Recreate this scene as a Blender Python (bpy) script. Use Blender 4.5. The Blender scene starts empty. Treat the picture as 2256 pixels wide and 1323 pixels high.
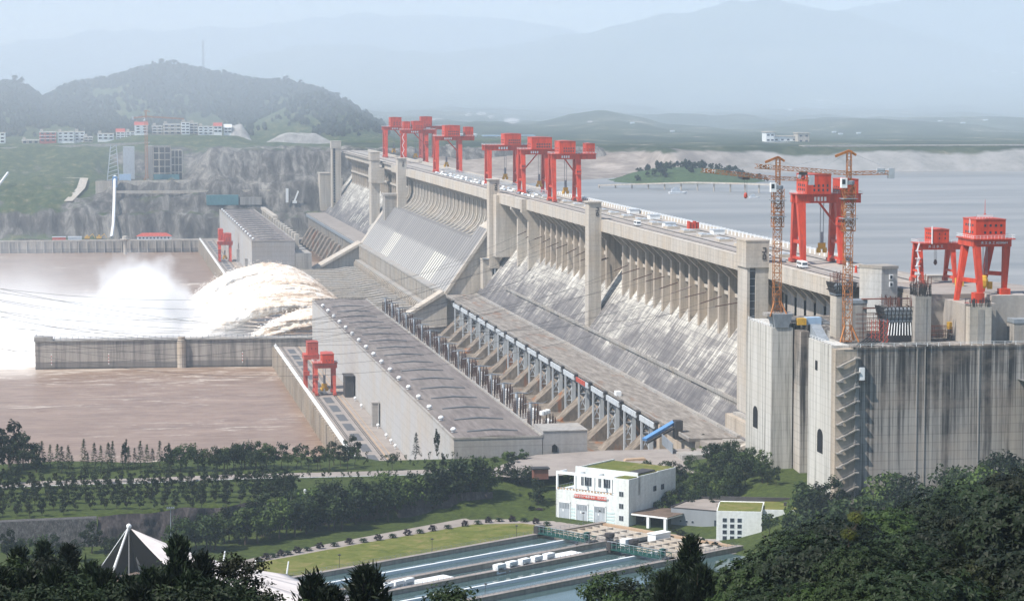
import bpy, math, random
from mathutils import Vector, noise
R = math.radians
C = bpy.context.scene.collection
# ---------------------------------------------------------------- camera
# axes: X across the dam (upstream +), Y along the dam crest (away +), Z metres above sea level
FPX, CU, CV, CAMZ, VU, VV = 5430.0, 1128.0, 661.5, 262.0, 205.0, 192.0
PITCH = math.atan((CV - VV) / FPX)
YAW = R(9.6118)
cam = bpy.data.objects.new('camera', bpy.data.cameras.new('camera'))
C.objects.link(cam)
cam.location = (0, 0, CAMZ)
cam.rotation_euler = (R(90) - PITCH, 0, -YAW)
cam.data.sensor_width = 36.0
cam.data.lens = 36.0 * FPX / 2256.0
cam.data.clip_start = 1.0
cam.data.clip_end = 60000.0
bpy.context.scene.camera = cam
# ---------------------------------------------------------------- light
SUN = Vector((-0.57, -0.225, 0.79)).normalized()
world = bpy.data.worlds.new('World')
bpy.context.scene.world = world
world.use_nodes = True
wt = world.node_tree
sky = wt.nodes.new('ShaderNodeTexSky')
sky.sky_type = 'NISHITA'
sky.sun_disc = False
sky.sun_elevation = math.asin(SUN.z)
sky.sun_rotation = math.atan2(SUN.x, SUN.y)
sky.altitude = 200
sky.dust_density = 0.4
sky.air_density = 1.0
bg = wt.nodes['Background']
wt.links.new(sky.outputs[0], bg.inputs[0])
bg.inputs[1].default_value = 0.10
sl = bpy.data.lights.new('sun', 'SUN')
sl.energy = 4.2
sl.angle = R(0.5)
sl.color = (1.0, 0.935, 0.85)
sun = bpy.data.objects.new('sun', sl)
C.objects.link(sun)
sun.rotation_euler = SUN.to_track_quat('Z', 'Y').to_euler()
sun.location = (0, 0, 900)
sc = bpy.context.scene
sc.view_settings.view_transform = 'Standard'
sc.view_settings.look = 'None'
sc.view_settings.gamma = 1.0
sc.view_settings.use_curve_mapping = False
sc.view_settings.exposure = 0.74
sc.render.engine = 'CYCLES'
sc.cycles.use_denoising = True
sc.cycles.volume_bounces = 4
sc.cycles.max_bounces = 6
sc.cycles.diffuse_bounces = 2
sc.cycles.glossy_bounces = 2
sc.cycles.transparent_max_bounces = 64
sc.cycles.volume_step_rate = 1.0
sc.cycles.volume_max_steps = 128

# ---------------------------------------------------------------- pixel helpers (2256 x 1323 photograph)
_cp, _sp, _cy, _sy = math.cos(PITCH), math.sin(PITCH), math.cos(YAW), math.sin(YAW)


def ray(u, v):
    x = (u - CU) / FPX
    y = -(v - CV) / FPX
    f = _cp + y * _sp
    return (x * _cy + f * _sy, -x * _sy + f * _cy, -_sp + y * _cp)


def AZ(u, v, z):
    q = ray(u, v); k = (z - CAMZ) / q[2]
    return Vector((k * q[0], k * q[1], z))


def AT(u, v, t):
    q = ray(u, v); k = t / q[0]
    return Vector((t, k * q[1], CAMZ + k * q[2]))


def AS(u, v, s):
    q = ray(u, v); k = s / q[1]
    return Vector((k * q[0], s, CAMZ + k * q[2]))


def UH(t, s):
    return CU + FPX * 1.0037 * math.tan(math.atan2(t, s) - YAW)


def TH(u, s):
    return AS(u, VV, s).x


# ---------------------------------------------------------------- mesh builder
def tag(o, label=None, cat=None, group=None, kind=None):
    if label: o['label'] = label
    if cat: o['category'] = cat
    if group: o['group'] = group
    if kind: o['kind'] = kind
    return o


def empty(name, loc, label=None, cat=None, group=None, rz=0.0, kind=None):
    o = bpy.data.objects.new(name, None)
    C.objects.link(o)
    o.location = loc
    o.rotation_euler = (0, 0, rz)
    o.empty_display_size = 1.0
    return tag(o, label, cat, group, kind)


class MB:
    def __init__(s):
        s.v = []; s.f = []; s.mi = []; s.m = 0

    def add(s, vs, fs):
        b = len(s.v)
        s.v.extend([tuple(p) for p in vs])
        for f in fs:
            s.f.append(tuple(b + i for i in f)); s.mi.append(s.m)
        return s

    def box(s, x0, x1, y0, y1, z0, z1):
        return s.add([(x0, y0, z0), (x1, y0, z0), (x1, y1, z0), (x0, y1, z0), (x0, y0, z1), (x1, y0, z1), (x1, y1, z1), (x0, y1, z1)],
                     [(0, 3, 2, 1), (4, 5, 6, 7), (0, 1, 5, 4), (1, 2, 6, 5), (2, 3, 7, 6), (3, 0, 4, 7)])

    def prism(s, poly, a0, a1, axis='s'):
        """polygon extruded: axis 's' poly=(t,z); axis 't' poly=(s,z); axis 'z' poly=(t,s)"""
        n = len(poly)
        def P(p, a):
            return {'s': (p[0], a, p[1]), 't': (a, p[0], p[1]), 'z': (p[0], p[1], a)}[axis]
        vs = [P(p, a0) for p in poly] + [P(p, a1) for p in poly]
        fs = [tuple(range(n)), tuple(range(2 * n - 1, n - 1, -1))]
        for i in range(n):
            j = (i + 1) % n
            fs.append((i, i + n, j + n, j))
        return s.add(vs, fs)

    def bar(s, a, b, w, d=None):
        """square bar between two points"""
        a = Vector(a); b = Vector(b); d = d or w
        ax = (b - a)
        if ax.length < 1e-6: return s
        ax.normalize()
        up = Vector((0, 0, 1)) if abs(ax.z) < 0.95 else Vector((0, 1, 0))
        p = ax.cross(up).normalized() * (w / 2)
        q = p.cross(ax).normalized() * (d / 2)
        vs = [a - p - q, a + p - q, a + p + q, a - p + q, b - p - q, b + p - q, b + p + q, b - p + q]
        return s.add(vs, [(0, 3, 2, 1), (4, 5, 6, 7), (0, 1, 5, 4), (1, 2, 6, 5), (2, 3, 7, 6), (3, 0, 4, 7)])

    def tube(s, a, b, r0, r1=None, n=8, cap=True):
        a = Vector(a); b = Vector(b); r1 = r0 if r1 is None else r1
        ax = (b - a)
        if ax.length < 1e-6: return s
        ax.normalize()
        up = Vector((0, 0, 1)) if abs(ax.z) < 0.95 else Vector((0, 1, 0))
        p = ax.cross(up).normalized(); q = p.cross(ax).normalized()
        vs = []
        for c, r in ((a, r0), (b, r1)):
            for i in range(n):
                t = 2 * math.pi * i / n
                vs.append(c + p * (r * math.cos(t)) + q * (r * math.sin(t)))
        fs = [(i, (i + 1) % n, n + (i + 1) % n, n + i) for i in range(n)]
        if cap:
            fs += [tuple(range(n - 1, -1, -1)), tuple(range(n, 2 * n))]
        return s.add(vs, fs)

    def path(s, pts, r, n=5):
        for a, b in zip(pts[:-1], pts[1:]): s.tube(a, b, r, r, n, False)
        return s

    def ball(s, c, rx, ry=None, rz=None, seg=8, ring=5, half=False, jit=0.0):
        ry = ry or rx; rz = rz or rx
        vs = []; fs = []
        for j in range(ring + 1):
            ph = (math.pi / 2 if half else math.pi) * j / ring
            for i in range(seg):
                th = 2 * math.pi * i / seg
                k = 1 + (random.random() - .5) * jit
                vs.append((c[0] + rx * k * math.sin(ph) * math.cos(th), c[1] + ry * k * math.sin(ph) * math.sin(th), c[2] + rz * k * math.cos(ph)))
        for j in range(ring):
            for i in range(seg):
                a = j * seg + i; b = j * seg + (i + 1) % seg
                fs.append((a, a + seg, b + seg, b))
        return s.add(vs, fs)

    def lathe(s, c, prof, n=10):
        vs = []; fs = []
        for r, z in prof:
            for i in range(n):
                t = 2 * math.pi * i / n
                vs.append((c[0] + r * math.cos(t), c[1] + r * math.sin(t), c[2] + z))
        for j in range(len(prof) - 1):
            for i in range(n):
                a = j * n + i; b = j * n + (i + 1) % n
                fs.append((a, b, b + n, a + n))
        return s.add(vs, fs)

    def grid(s, rows):
        n = len(rows[0])
        vs = [p for r in rows for p in r]
        fs = [(j * n + i, j * n + i + 1, (j + 1) * n + i + 1, (j + 1) * n + i) for j in range(len(rows) - 1) for i in range(n - 1)]
        return s.add(vs, fs)

    def mesh(s, name, mats, smooth=False):
        me = bpy.data.meshes.new(name)
        me.from_pydata(s.v, [], s.f)
        if not isinstance(mats, (list, tuple)): mats = [mats]
        for m in mats:
            if m: me.materials.append(m)
        if len(mats) > 1: me.polygons.foreach_set('material_index', s.mi)
        if smooth: me.polygons.foreach_set('use_smooth', [True] * len(s.f))
        me.update()
        return me

    def build(s, name, mats, parent=None, smooth=False):
        o = bpy.data.objects.new(name, s.mesh(name, mats, smooth))
        C.objects.link(o)
        if parent: o.parent = parent
        return o


def inst(name, me, parent=None, loc=(0, 0, 0), rz=0.0, scale=None):
    o = bpy.data.objects.new(name, me)
    C.objects.link(o)
    o.location = loc
    o.rotation_euler = (0, 0, rz)
    if scale: o.scale = scale if isinstance(scale, (tuple, list)) else (scale,) * 3
    if parent: o.parent = parent
    return o


def copy_tree(o, parent=None):
    c = o.copy(); C.objects.link(c); c.parent = parent
    for ch in list(o.children): copy_tree(ch, c)
    return c


# ---------------------------------------------------------------- materials
class NT:
    def __init__(s, name):
        s.m = bpy.data.materials.new(name); s.m.use_nodes = True
        s.t = s.m.node_tree
        s.b = s.t.nodes['Principled BSDF']
        s.b.inputs['Specular IOR Level'].default_value = 0.25
        s.pos = None

    def n(s, typ, **kw):
        o = s.t.nodes.new(typ)
        for k, v in kw.items(): setattr(o, k, v)
        return o

    def l(s, a, b): s.t.links.new(a, b)

    def coord(s, sx, sy, sz, obj=False):
        if obj:
            g = s.n('ShaderNodeTexCoord').outputs['Object']
        else:
            g = s.n('ShaderNodeNewGeometry').outputs['Position']
        mp = s.n('ShaderNodeMapping')
        mp.inputs['Scale'].default_value = (sx, sy, sz)
        s.l(g, mp.inputs['Vector'])
        return mp.outputs[0]

    def noise(s, scale=(1, 1, 1), sc=1.0, detail=4.0, rough=0.6, dist=0.0, obj=False):
        t = s.n('ShaderNodeTexNoise')
        t.inputs['Scale'].default_value = sc
        t.inputs['Detail'].default_value = detail
        t.inputs['Roughness'].default_value = rough
        t.inputs['Distortion'].default_value = dist
        s.l(s.coord(*scale, obj=obj), t.inputs['Vector'])
        return t.outputs['Fac']

    def wave(s, scale, sc, dist=0.0):
        t = s.n('ShaderNodeTexWave')
        t.inputs['Scale'].default_value = sc
        t.inputs['Distortion'].default_value = dist
        s.l(s.coord(*scale), t.inputs['Vector'])
        return t.outputs['Fac']

    def ramp(s, fac, *stops):
        r = s.n('ShaderNodeValToRGB')
        e = r.color_ramp.elements
        while len(e) > 1: e.remove(e[-1])
        for i, (p, c) in enumerate(stops):
            if not isinstance(c, (tuple, list)): c = (c, c, c)
            el = e[0] if i == 0 else e.new(p)
            el.position = p; el.color = (*c, 1)
        s.l(fac, r.inputs[0])
        return r.outputs[0]

    def mix(s, fac, a, b, mode='MIX'):
        m = s.n('ShaderNodeMix', data_type='RGBA', blend_type=mode)
        for sock, val in ((m.inputs[0], fac), (m.inputs[6], a), (m.inputs[7], b)):
            if isinstance(val, (int, float)): sock.default_value = val
            elif isinstance(val, (tuple, list)): sock.default_value = (*val, 1)
            else: s.l(val, sock)
        return m.outputs[2]

    def math(s, op, a, b=0.0):
        m = s.n('ShaderNodeMath', operation=op)
        for sock, val in ((m.inputs[0], a), (m.inputs[1], b)):
            if isinstance(val, (int, float)): sock.default_value = val
            else: s.l(val, sock)
        return m.outputs[0]

    def sep(s):
        x = s.n('ShaderNodeSeparateXYZ')
        s.l(s.n('ShaderNodeNewGeometry').outputs['Position'], x.inputs[0])
        return x.outputs

    def maprange(s, v, a, b, c=0.0, d=1.0):
        m = s.n('ShaderNodeMapRange')
        m.inputs[1].default_value = a; m.inputs[2].default_value = b; m.inputs[3].default_value = c; m.inputs[4].default_value = d
        s.l(v, m.inputs[0])
        return m.outputs[0]

    def blocks(s, sy, sz, sx=0.0):
        """one random value per pour block (metres sy along the dam, sz in height)"""
        x, y, z = s.sep()
        c = s.n('ShaderNodeCombineXYZ')
        s.l(s.math('FLOOR', s.math('DIVIDE', y, sy)), c.inputs[0])
        s.l(s.math('FLOOR', s.math('DIVIDE', z, sz)), c.inputs[1])
        if sx: s.l(s.math('FLOOR', s.math('DIVIDE', x, sx)), c.inputs[2])
        w = s.n('ShaderNodeTexWhiteNoise', noise_dimensions='3D')
        s.l(c.outputs[0], w.inputs['Vector'])
        return w.outputs['Value']

    def bump(s, h, strength=0.3, dist=0.3):
        b = s.n('ShaderNodeBump')
        b.inputs['Strength'].default_value = strength
        b.inputs['Distance'].default_value = dist
        s.l(h, b.inputs['Height'])
        s.l(b.outputs[0], s.b.inputs['Normal'])

    def done(s, col, rough=0.85, metal=0.0):
        if isinstance(col, (tuple, list)): s.b.inputs['Base Color'].default_value = (*col, 1)
        else: s.l(col, s.b.inputs['Base Color'])
        s.b.inputs['Roughness'].default_value = rough
        s.b.inputs['Metallic'].default_value = metal
        return s.m


def m_paint(name, c, rough=0.55, var=0.25, sc=0.6, spec=None):
    k = NT(name)
    f = k.noise((1, 1, .35), sc, 5, .65)
    d = tuple(x * (1 - var) for x in c)
    e = tuple(min(1, x * (1 + var * .35)) for x in c)
    if name.startswith(('crane', 'faded')):
        g = k.noise((1.2, 1.2, .12), 1.0, 5, .7)
        return k.done(k.mix(k.maprange(g, .52, .7, 0, .5), k.ramp(f, (.3, d), (.55, c), (.75, e)), (.17, .05, .03)), rough)
    if spec is not None: k.b.inputs['Specular IOR Level'].default_value = spec
    return k.done(k.ramp(f, (.3, d), (.55, c), (.75, e)), rough)


def m_concrete(name, c, stain=0.35, vs=0.5, lift=3.0, liftk=0.12, warm=None, dark=None):
    """weathered concrete: vertical run-off streaks, blotches, horizontal lift joints"""
    k = NT(name)
    st = k.noise((vs, vs, .02), 1.0, 6, .7)
    bl = k.noise((.05, .05, .05), 1.0, 5, .6)
    fi = k.noise((.9, .9, .9), 1.0, 3, .6)
    d = dark or tuple(x * (1 - stain) for x in c)
    col = k.ramp(st, (.36, d), (.52, c), (.7, tuple(min(1, x * 1.12) for x in c)))
    w = warm or (c[0] * 1.0, c[1] * .93, c[2] * .84)
    col = k.mix(k.maprange(bl, .42, .68), col, k.mix(1.0, col, tuple(a / b for a, b in zip(w, c)), 'MULTIPLY'))
    col = k.mix(k.maprange(fi, .3, .7, .0, .18), col, (.08, .08, .085))
    if lift:
        wv = k.n('ShaderNodeTexWave', bands_direction='Z')
        wv.inputs['Scale'].default_value = 0.314 / lift
        k.l(k.coord(1, 1, 1), wv.inputs['Vector'])
        ln = k.maprange(wv.outputs['Fac'], .93, 1.0, 0, liftk)
        col = k.mix(ln, col, (.05, .05, .05))
    return k.done(col, .9)
M = {}
M['conc'] = m_concrete('pale_concrete', (.50, .46, .405), .22, .35)
M['conc_rib'] = m_concrete('rib_concrete', (.43, .37, .305), .34, .5, 3.0, .1)
M['conc_deck'] = m_concrete('deck_concrete', (.40, .37, .34), .25, .15, 0)
M['conc_grey'] = m_concrete('grey_concrete', (.36, .345, .325), .3, .3)
M['conc_warm'] = m_concrete('warm_concrete', (.46, .40, .33), .3, .4)
M['conc_dark'] = m_concrete('dark_gap_concrete', (.17, .15, .135), .3, .4)  # dark tone put into the gaps, as fins and wall are lit alike
M['hall_grey'] = m_paint('grey_hall_tiles', (.25, .27, .29), .7, .12, .2)
M['mint'] = m_paint('pale_mint_louvre', (.58, .70, .70), .6, .1)
M['conc_new'] = m_concrete('fresh_concrete', (.48, .48, .47), .2, .4)


def m_slope():
    k = NT('slope_concrete')
    x, y, z = k.sep()
    a = k.noise((.03, .42, .03), 1.0, 7, .72)          # streaks down the slope
    b = k.noise((.02, .025, .05), 1.0, 5, .65)        # big weathering patches
    c = k.noise((.25, .12, .25), 1.0, 4, .7)
    m = k.math('ADD', k.math('MULTIPLY', a, .62), k.math('MULTIPLY', b, .38))
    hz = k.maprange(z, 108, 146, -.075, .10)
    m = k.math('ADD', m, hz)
    m = k.math('ADD', m, k.maprange(k.blocks(9.6, 2.4), 0, 1, -.025, .025))
    m = k.math('ADD', m, k.maprange(k.blocks(19.2, 7.2), 0, 1, -.03, .03))
    m = k.math('ADD', m, k.maprange(k.noise((.12, .1, .2), 1.0, 5, .7), .3, .7, -.025, .025))
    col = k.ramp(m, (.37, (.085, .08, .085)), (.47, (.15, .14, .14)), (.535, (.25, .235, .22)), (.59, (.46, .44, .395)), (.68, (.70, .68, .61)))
    col = k.mix(k.maprange(c, .35, .7, 0, .35), col, (.14, .13, .125))
    wv = k.n('ShaderNodeTexWave', bands_direction='Z')
    wv.inputs['Scale'].default_value = .105
    k.l(k.coord(1, 1, 1), wv.inputs['Vector'])
    col = k.mix(k.maprange(wv.outputs['Fac'], .9, 1, 0, .35), col, (.08, .08, .08))
    wy = k.n('ShaderNodeTexWave', bands_direction='Y')
    wy.inputs['Scale'].default_value = .0314
    k.l(k.coord(1, 1, 1), wy.inputs['Vector'])
    col = k.mix(k.maprange(wy.outputs['Fac'], .96, 1, 0, .4), col, (.08, .08, .08))
    return k.done(col, .92)


def m_spill():
    k = NT('spillway_concrete')
    x, y, z = k.sep()
    a = k.noise((.02, .55, .02), 1.0, 5, .7)
    b = k.noise((.02, .02, .05), 1.0, 4, .6)
    wy = k.n('ShaderNodeTexWave', bands_direction='Y')
    wy.inputs['Scale'].default_value = .028
    k.l(k.coord(1, 1, 1), wy.inputs['Vector'])
    lo = k.maprange(z, 130, 133)                      # damp darker upper apron, paler lower apron
    cu = k.ramp(a, (.35, (.15, .15, .155)), (.55, (.24, .23, .225)), (.7, (.36, .34, .32)))
    cl = k.ramp(a, (.35, (.27, .265, .26)), (.55, (.36, .35, .34)), (.7, (.46, .45, .43)))
    col = k.mix(lo, cl, cu)
    col = k.mix(k.maprange(wy.outputs['Fac'], .45, .9, 0, .8), col, (.11, .105, .10))
    # two bright dry groups of chutes on the lower apron
    def band(v, lo_, hi): return k.math('MULTIPLY', k.math('GREATER_THAN', v, lo_), k.math('LESS_THAN', v, hi))
    g = k.math('MAXIMUM', k.math('MULTIPLY', band(y, 1888, 1960), band(z, 112, 131)), k.math('MULTIPLY', band(y, 2168, 2225), band(z, 112, 131)))
    g = k.math('MULTIPLY', g, k.math('LESS_THAN', wy.outputs['Fac'], .35))
    g = k.math('MULTIPLY', g, k.maprange(b, .3, .5, .6, 1))
    col = k.mix(g, col, (.62, .60, .53))
    return k.done(col, .9)


M['slope'] = m_slope()
M['spill'] = m_spill()


def m_lock():
    k = NT('stained_lock_concrete')
    x, y, z = k.sep()
    st = k.noise((1.1, .25, .012), 1.0, 7, .68)
    st2 = k.noise((.28, .1, .02), 1.0, 5, .65)
    bl = k.noise((.06, .06, .09), 1.0, 5, .6)
    m = k.math('ADD', k.math('MULTIPLY', st, .6), k.math('MULTIPLY', st2, .4))
    m = k.math('SUBTRACT', m, k.maprange(z, 125, 168, -.035, .075))
    m = k.math('ADD', m, k.maprange(k.blocks(500, 3.1, 300.0), 0, 1, -.008, .008))
    col = k.ramp(m, (.385, (.028, .027, .027)), (.455, (.12, .112, .105)), (.515, (.33, .31, .285)), (.63, (.50, .465, .415)))
    col = k.mix(k.maprange(bl, .45, .65, 0, .45), col, (.40, .33, .27))
    wv = k.n('ShaderNodeTexWave', bands_direction='Z')
    wv.inputs['Scale'].default_value = .1
    k.l(k.coord(1, 1, 1), wv.inputs['Vector'])
    col = k.mix(k.maprange(wv.outputs['Fac'], .94, 1, 0, .25), col, (.06, .06, .06))
    return k.done(col, .92)


def m_lockside():
    k = NT('pale_lock_concrete')
    st = k.noise((.3, .55, .012), 1.0, 6, .7)
    bl = k.noise((.06, .06, .06), 1.0, 5, .6)
    col = k.ramp(st, (.34, (.12, .115, .105)), (.42, (.33, .32, .29)), (.5, (.50, .485, .45)), (.7, (.58, .565, .53)))
    col = k.mix(k.maprange(bl, .45, .7, 0, .5), col, (.46, .43, .38))
    wv = k.n('ShaderNodeTexWave', bands_direction='Z')
    wv.inputs['Scale'].default_value = .1
    k.l(k.coord(1, 1, 1), wv.inputs['Vector'])
    col = k.mix(k.maprange(wv.outputs['Fac'], .93, 1, 0, .12), col, (.1, .1, .1))
    return k.done(col, .92)


def m_guide():
    k = NT('tide_stained_concrete')
    x, y, z = k.sep()
    st = k.noise((.25, .25, .015), 1.0, 7, .72)
    col = k.ramp(st, (.36, (.15, .135, .125)), (.46, (.27, .24, .21)), (.56, (.36, .32, .28)), (.72, (.44, .41, .37)))
    w = k.noise((.05, .05, .02), 1.0, 3, .5)
    zz = k.math('ADD', z, k.math('MULTIPLY', w, 2.0))
    col = k.mix(k.maprange(zz, 73.4, 74.2, .62, 0), col, (.11, .10, .095))
    col = k.mix(k.maprange(zz, 69.8, 70.4, .8, 0), col, (.06, .055, .05))
    return k.done(col, .9)


M['lock'] = m_lock()
M['lockside'] = m_lockside()
M['guide'] = m_guide()
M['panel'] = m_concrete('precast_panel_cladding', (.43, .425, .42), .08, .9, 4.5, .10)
M['panel_dim'] = m_concrete('shaded_panel_cladding', (.36, .35, .345), .08, .7, 4.5, .18)  # panel cladding with the weaker grazing light of the end wall in its colour


def m_roof():
    k = NT('roof_gravel')
    a = k.noise((.4, .035, .4), 1.0, 6, .7)
    b = k.noise((.05, .02, .05), 1.0, 4, .6)
    col = k.ramp(a, (.33, (.105, .09, .085)), (.5, (.17, .145, .135)), (.68, (.25, .22, .205)))
    col = k.mix(k.maprange(b, .42, .62, 0, .5), col, (.22, .195, .175))
    return k.done(col, .95)


M['roof'] = m_roof()


def m_rust_conc():
    k = NT('rust_streaked_concrete')
    a = k.noise((.25, .25, .1), 1.0, 6, .7)
    b = k.noise((.16, .045, .02), 1.0, 4, .6)
    c = k.noise((.4, .4, .4), 1.0, 4, .6)
    col = k.ramp(a, (.33, (.10, .083, .068)), (.52, (.20, .165, .13)), (.68, (.31, .265, .215)))
    col = k.mix(k.maprange(b, .57, .66, 0, .85), col, (.27, .105, .035))
    col = k.mix(k.maprange(c, .5, .7, 0, .4), col, (.13, .12, .115))
    return k.done(col, .92)


M['rust'] = m_rust_conc()
M['red'] = m_paint('crane_red_paint', (.58, .055, .02), .45, .4, .35, .35)
M['red_dark'] = m_paint('faded_red_paint', (.50, .085, .055), .55, .3, .35)
M['orange'] = m_paint('rusty_orange_paint', (.42, .165, .05), .65, .5, .8)
M['yellow'] = m_paint('yellow_paint', (.62, .36, .04), .5, .25)
M['white'] = m_paint('white_paint', (.80, .82, .82), .55, .08, .3)
M['white_wall'] = m_concrete('white_wall_tiles', (.74, .785, .775), .10, .55, 1.2, .05, (.72, .74, .70))
M['lgrey'] = m_paint('light_grey_steel', (.44, .48, .52), .5, .2)
M['palesteel'] = m_paint('pale_steel_paint', (.56, .60, .63), .5, .2)
M['slate'] = m_paint('slate_sheet', (.12, .13, .14), .6, .2)
M['steel'] = m_paint('grey_steel', (.26, .29, .32), .5, .3)
M['dark'] = m_paint('dark_metal', (.06, .055, .055), .6, .3)
M['brown'] = m_paint('brown_porcelain', (.085, .045, .035), .35, .2)
M['glass'] = m_paint('dark_glass', (.035, .045, .06), .12, .2, 1.0, .6)
M['void'] = m_paint('dark_opening', (.012, .012, .014), .9, .1)
M['blue'] = m_paint('blue_sheet', (.12, .27, .52), .5, .15)
M['paleblue'] = m_paint('pale_blue_sheet', (.36, .5, .66), .5, .12)
M['green_steel'] = m_paint('green_steel', (.014, .075, .062), .5, .2)
M['asphalt'] = m_paint('asphalt', (.11, .115, .125), .9, .25, .3)
M['rebar'] = m_paint('rusty_rebar', (.20, .085, .06), .8, .3)
M['tan'] = m_paint('tan_brick', (.42, .30, .20), .8, .2)
M['wire'] = m_paint('wire_metal', (.10, .10, .105), .6, .1)
M['fabric'] = m_paint('canopy_fabric', (.62, .57, .545), .8, .1, .3)
M['fabric_in'] = m_paint('shaded_canopy_underside', (.075, .07, .06), .9, .1, .3)  # near-black colour carries the shade inside the canopy
M['teal_net'] = m_paint('teal_netting', (.09, .22, .25), .8, .2)


def m_rock(name, c0, c1, c2, s=.05, grass=None, gk=(.5, .6)):
    k = NT(name)
    a = k.noise((1, 1, .35), s * 2.2, 8, .74, .6)
    b = k.noise((1, 1, 1), s * .45, 4, .6)
    m = k.math('ADD', k.math('MULTIPLY', a, .7), k.math('MULTIPLY', b, .3))
    col = k.ramp(m, (.36, c0), (.5, c1), (.63, c2))
    if grass:
        g = k.noise((1, 1, 1), s * .8, 6, .65)
        nz = k.n('ShaderNodeSeparateXYZ')
        k.l(k.n('ShaderNodeNewGeometry').outputs['Normal'], nz.inputs[0])
        f = k.math('ADD', g, k.maprange(nz.outputs[2], .35, .95, -.18, .22))
        h = k.noise((1, 1, 1), s * 5, 5, .7)
        gc = k.ramp(h, (.3, tuple(x * .5 for x in grass)), (.55, grass), (.75, (grass[0] * 1.7, grass[1] * 1.5, grass[2] * 1.4)))
        col = k.mix(k.maprange(f, gk[0], gk[1]), col, gc)
    k.bump(m, .8, 2.0)
    return k.done(col, .95)


M['rock'] = m_rock('cliff_rock', (.07, .065, .075), (.145, .13, .135), (.30, .275, .26), .05)
M['rock_veg'] = m_rock('rock_with_scrub', (.09, .085, .085), (.21, .195, .185), (.36, .34, .31), .045, (.05, .085, .03), (.44, .58))
M['rock_cut'] = m_rock('cut_rock_face', (.05, .042, .045), (.095, .08, .08), (.17, .145, .14), .3)
M['hill'] = m_rock('hill_ground', (.05, .045, .03), (.05, .07, .03), (.10, .10, .05), .01, (.035, .068, .024), (.3, .42))
M['mount'] = m_rock('mountain_ground', (.03, .05, .025), (.045, .07, .03), (.12, .12, .07), .0035)
M['shore'] = m_rock('shore_soil', (.20, .15, .11), (.33, .255, .195), (.45, .37, .30), .02, (.055, .085, .035), (.44, .58))
M['scree'] = m_rock('grey_scree', (.24, .23, .22), (.34, .325, .305), (.46, .44, .41), .06)
M['grassland'] = m_rock('rough_grass', (.03, .04, .012), (.07, .075, .022), (.16, .13, .06), .11, (.052, .075, .014), (.46, .60))
M['lawn'] = m_rock('mown_lawn', (.075, .10, .016), (.13, .145, .028), (.22, .185, .07), .07)
M['stonewall'] = m_rock('rubble_masonry', (.05, .048, .05), (.12, .115, .115), (.26, .25, .24), 1.2)
M['path'] = m_paint('worn_concrete_paving', (.30, .265, .24), .9, .25, .12)
M['dirt'] = m_paint('bare_earth', (.15, .11, .085), .95, .35, .2)


def m_river():
    k = NT('muddy_water')
    a = k.noise((.55, 1.6, 1), .03, 7, .68, .6)
    b = k.noise((.5, 1.5, 1), .14, 6, .72, .4)
    x, y, z = k.sep()
    foam = k.noise((.45, 1.5, 1), .07, 9, .8, 1.0)
    area = k.noise((.6, 1, 1), .010, 3, .5)
    col = k.ramp(a, (.32, (.15, .088, .056)), (.5, (.20, .122, .08)), (.68, (.265, .17, .118)))
    col = k.mix(k.maprange(b, .4, .62, 0, .5), col, (.36, .255, .18))
    fm = k.maprange(k.math('ADD', foam, k.maprange(area, .3, .7, -.10, .09)), .565, .65, 0, .7)
    churn = k.math('MULTIPLY', k.maprange(y, 1700, 1790, 0, 1), k.maprange(y, 2140, 1960, 0, 1))
    churn2 = k.math('MULTIPLY', k.maprange(x, -30, -50, 0, 1), k.math('MULTIPLY', k.maprange(y, 1655, 1730, 0, 1), k.maprange(y, 2140, 1960, 0, 1)))
    ch = k.math('MAXIMUM', k.math('MULTIPLY', churn, k.maprange(x, 160, 120, 0, 1)), churn2)
    fm2 = k.math('MULTIPLY', ch, k.maprange(foam, .34, .52, .25, 1))
    col = k.mix(k.math('MAXIMUM', fm, fm2), col, (.74, .66, .56))
    k.bump(b, .5, .5)
    k.b.inputs['Specular IOR Level'].default_value = .3
    return k.done(col, .4)


def m_lake():
    k = NT('lake_water')
    b = k.noise((.5, 1.6, 1), .2, 6, .72)
    a = k.noise((.35, 1.5, 1), .008, 6, .65)
    k.bump(b, .35, .4)
    k.b.inputs['Specular IOR Level'].default_value = .2
    return k.done(k.ramp(a, (.36, (.17, .17, .165)), (.5, (.22, .215, .205)), (.64, (.28, .27, .255))), .4)


def m_pool():
    k = NT('pool_water')
    b = k.noise((1, 1, 1), .8, 4, .6)
    k.bump(b, .08, .1)
    return k.done(k.ramp(b, (.3, (.05, .088, .092)), (.7, (.068, .11, .114))), .06)


M['river'] = m_river()
M['lake'] = m_lake()
M['pool'] = m_pool()


def m_leaf(name, c, tr=0.16, hue=.45):
    k = NT(name)
    a = k.noise((1, 1, 1), .35, 3, .6)
    oi = k.n('ShaderNodeObjectInfo').outputs['Random']
    col = k.ramp(a, (.3, tuple(x * .62 for x in c)), (.55, c), (.75, (c[0] * 1.5, c[1] * 1.35, c[2] * 1.2)))
    v = k.maprange(oi, 0, 1, 1 - hue, 1 + hue)
    hs = k.n('ShaderNodeHueSaturation')
    k.l(v, hs.inputs['Value']); k.l(col, hs.inputs['Color'])
    col = hs.outputs[0]
    k.done(col, .6)
    tl = k.n('ShaderNodeBsdfTranslucent')
    k.l(col, tl.inputs[0])
    ms = k.n('ShaderNodeMixShader')
    ms.inputs[0].default_value = tr
    k.l(k.b.outputs[0], ms.inputs[1]); k.l(tl.outputs[0], ms.inputs[2])
    k.l(ms.outputs[0], k.t.nodes['Material Output'].inputs[0])
    return k.m


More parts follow.
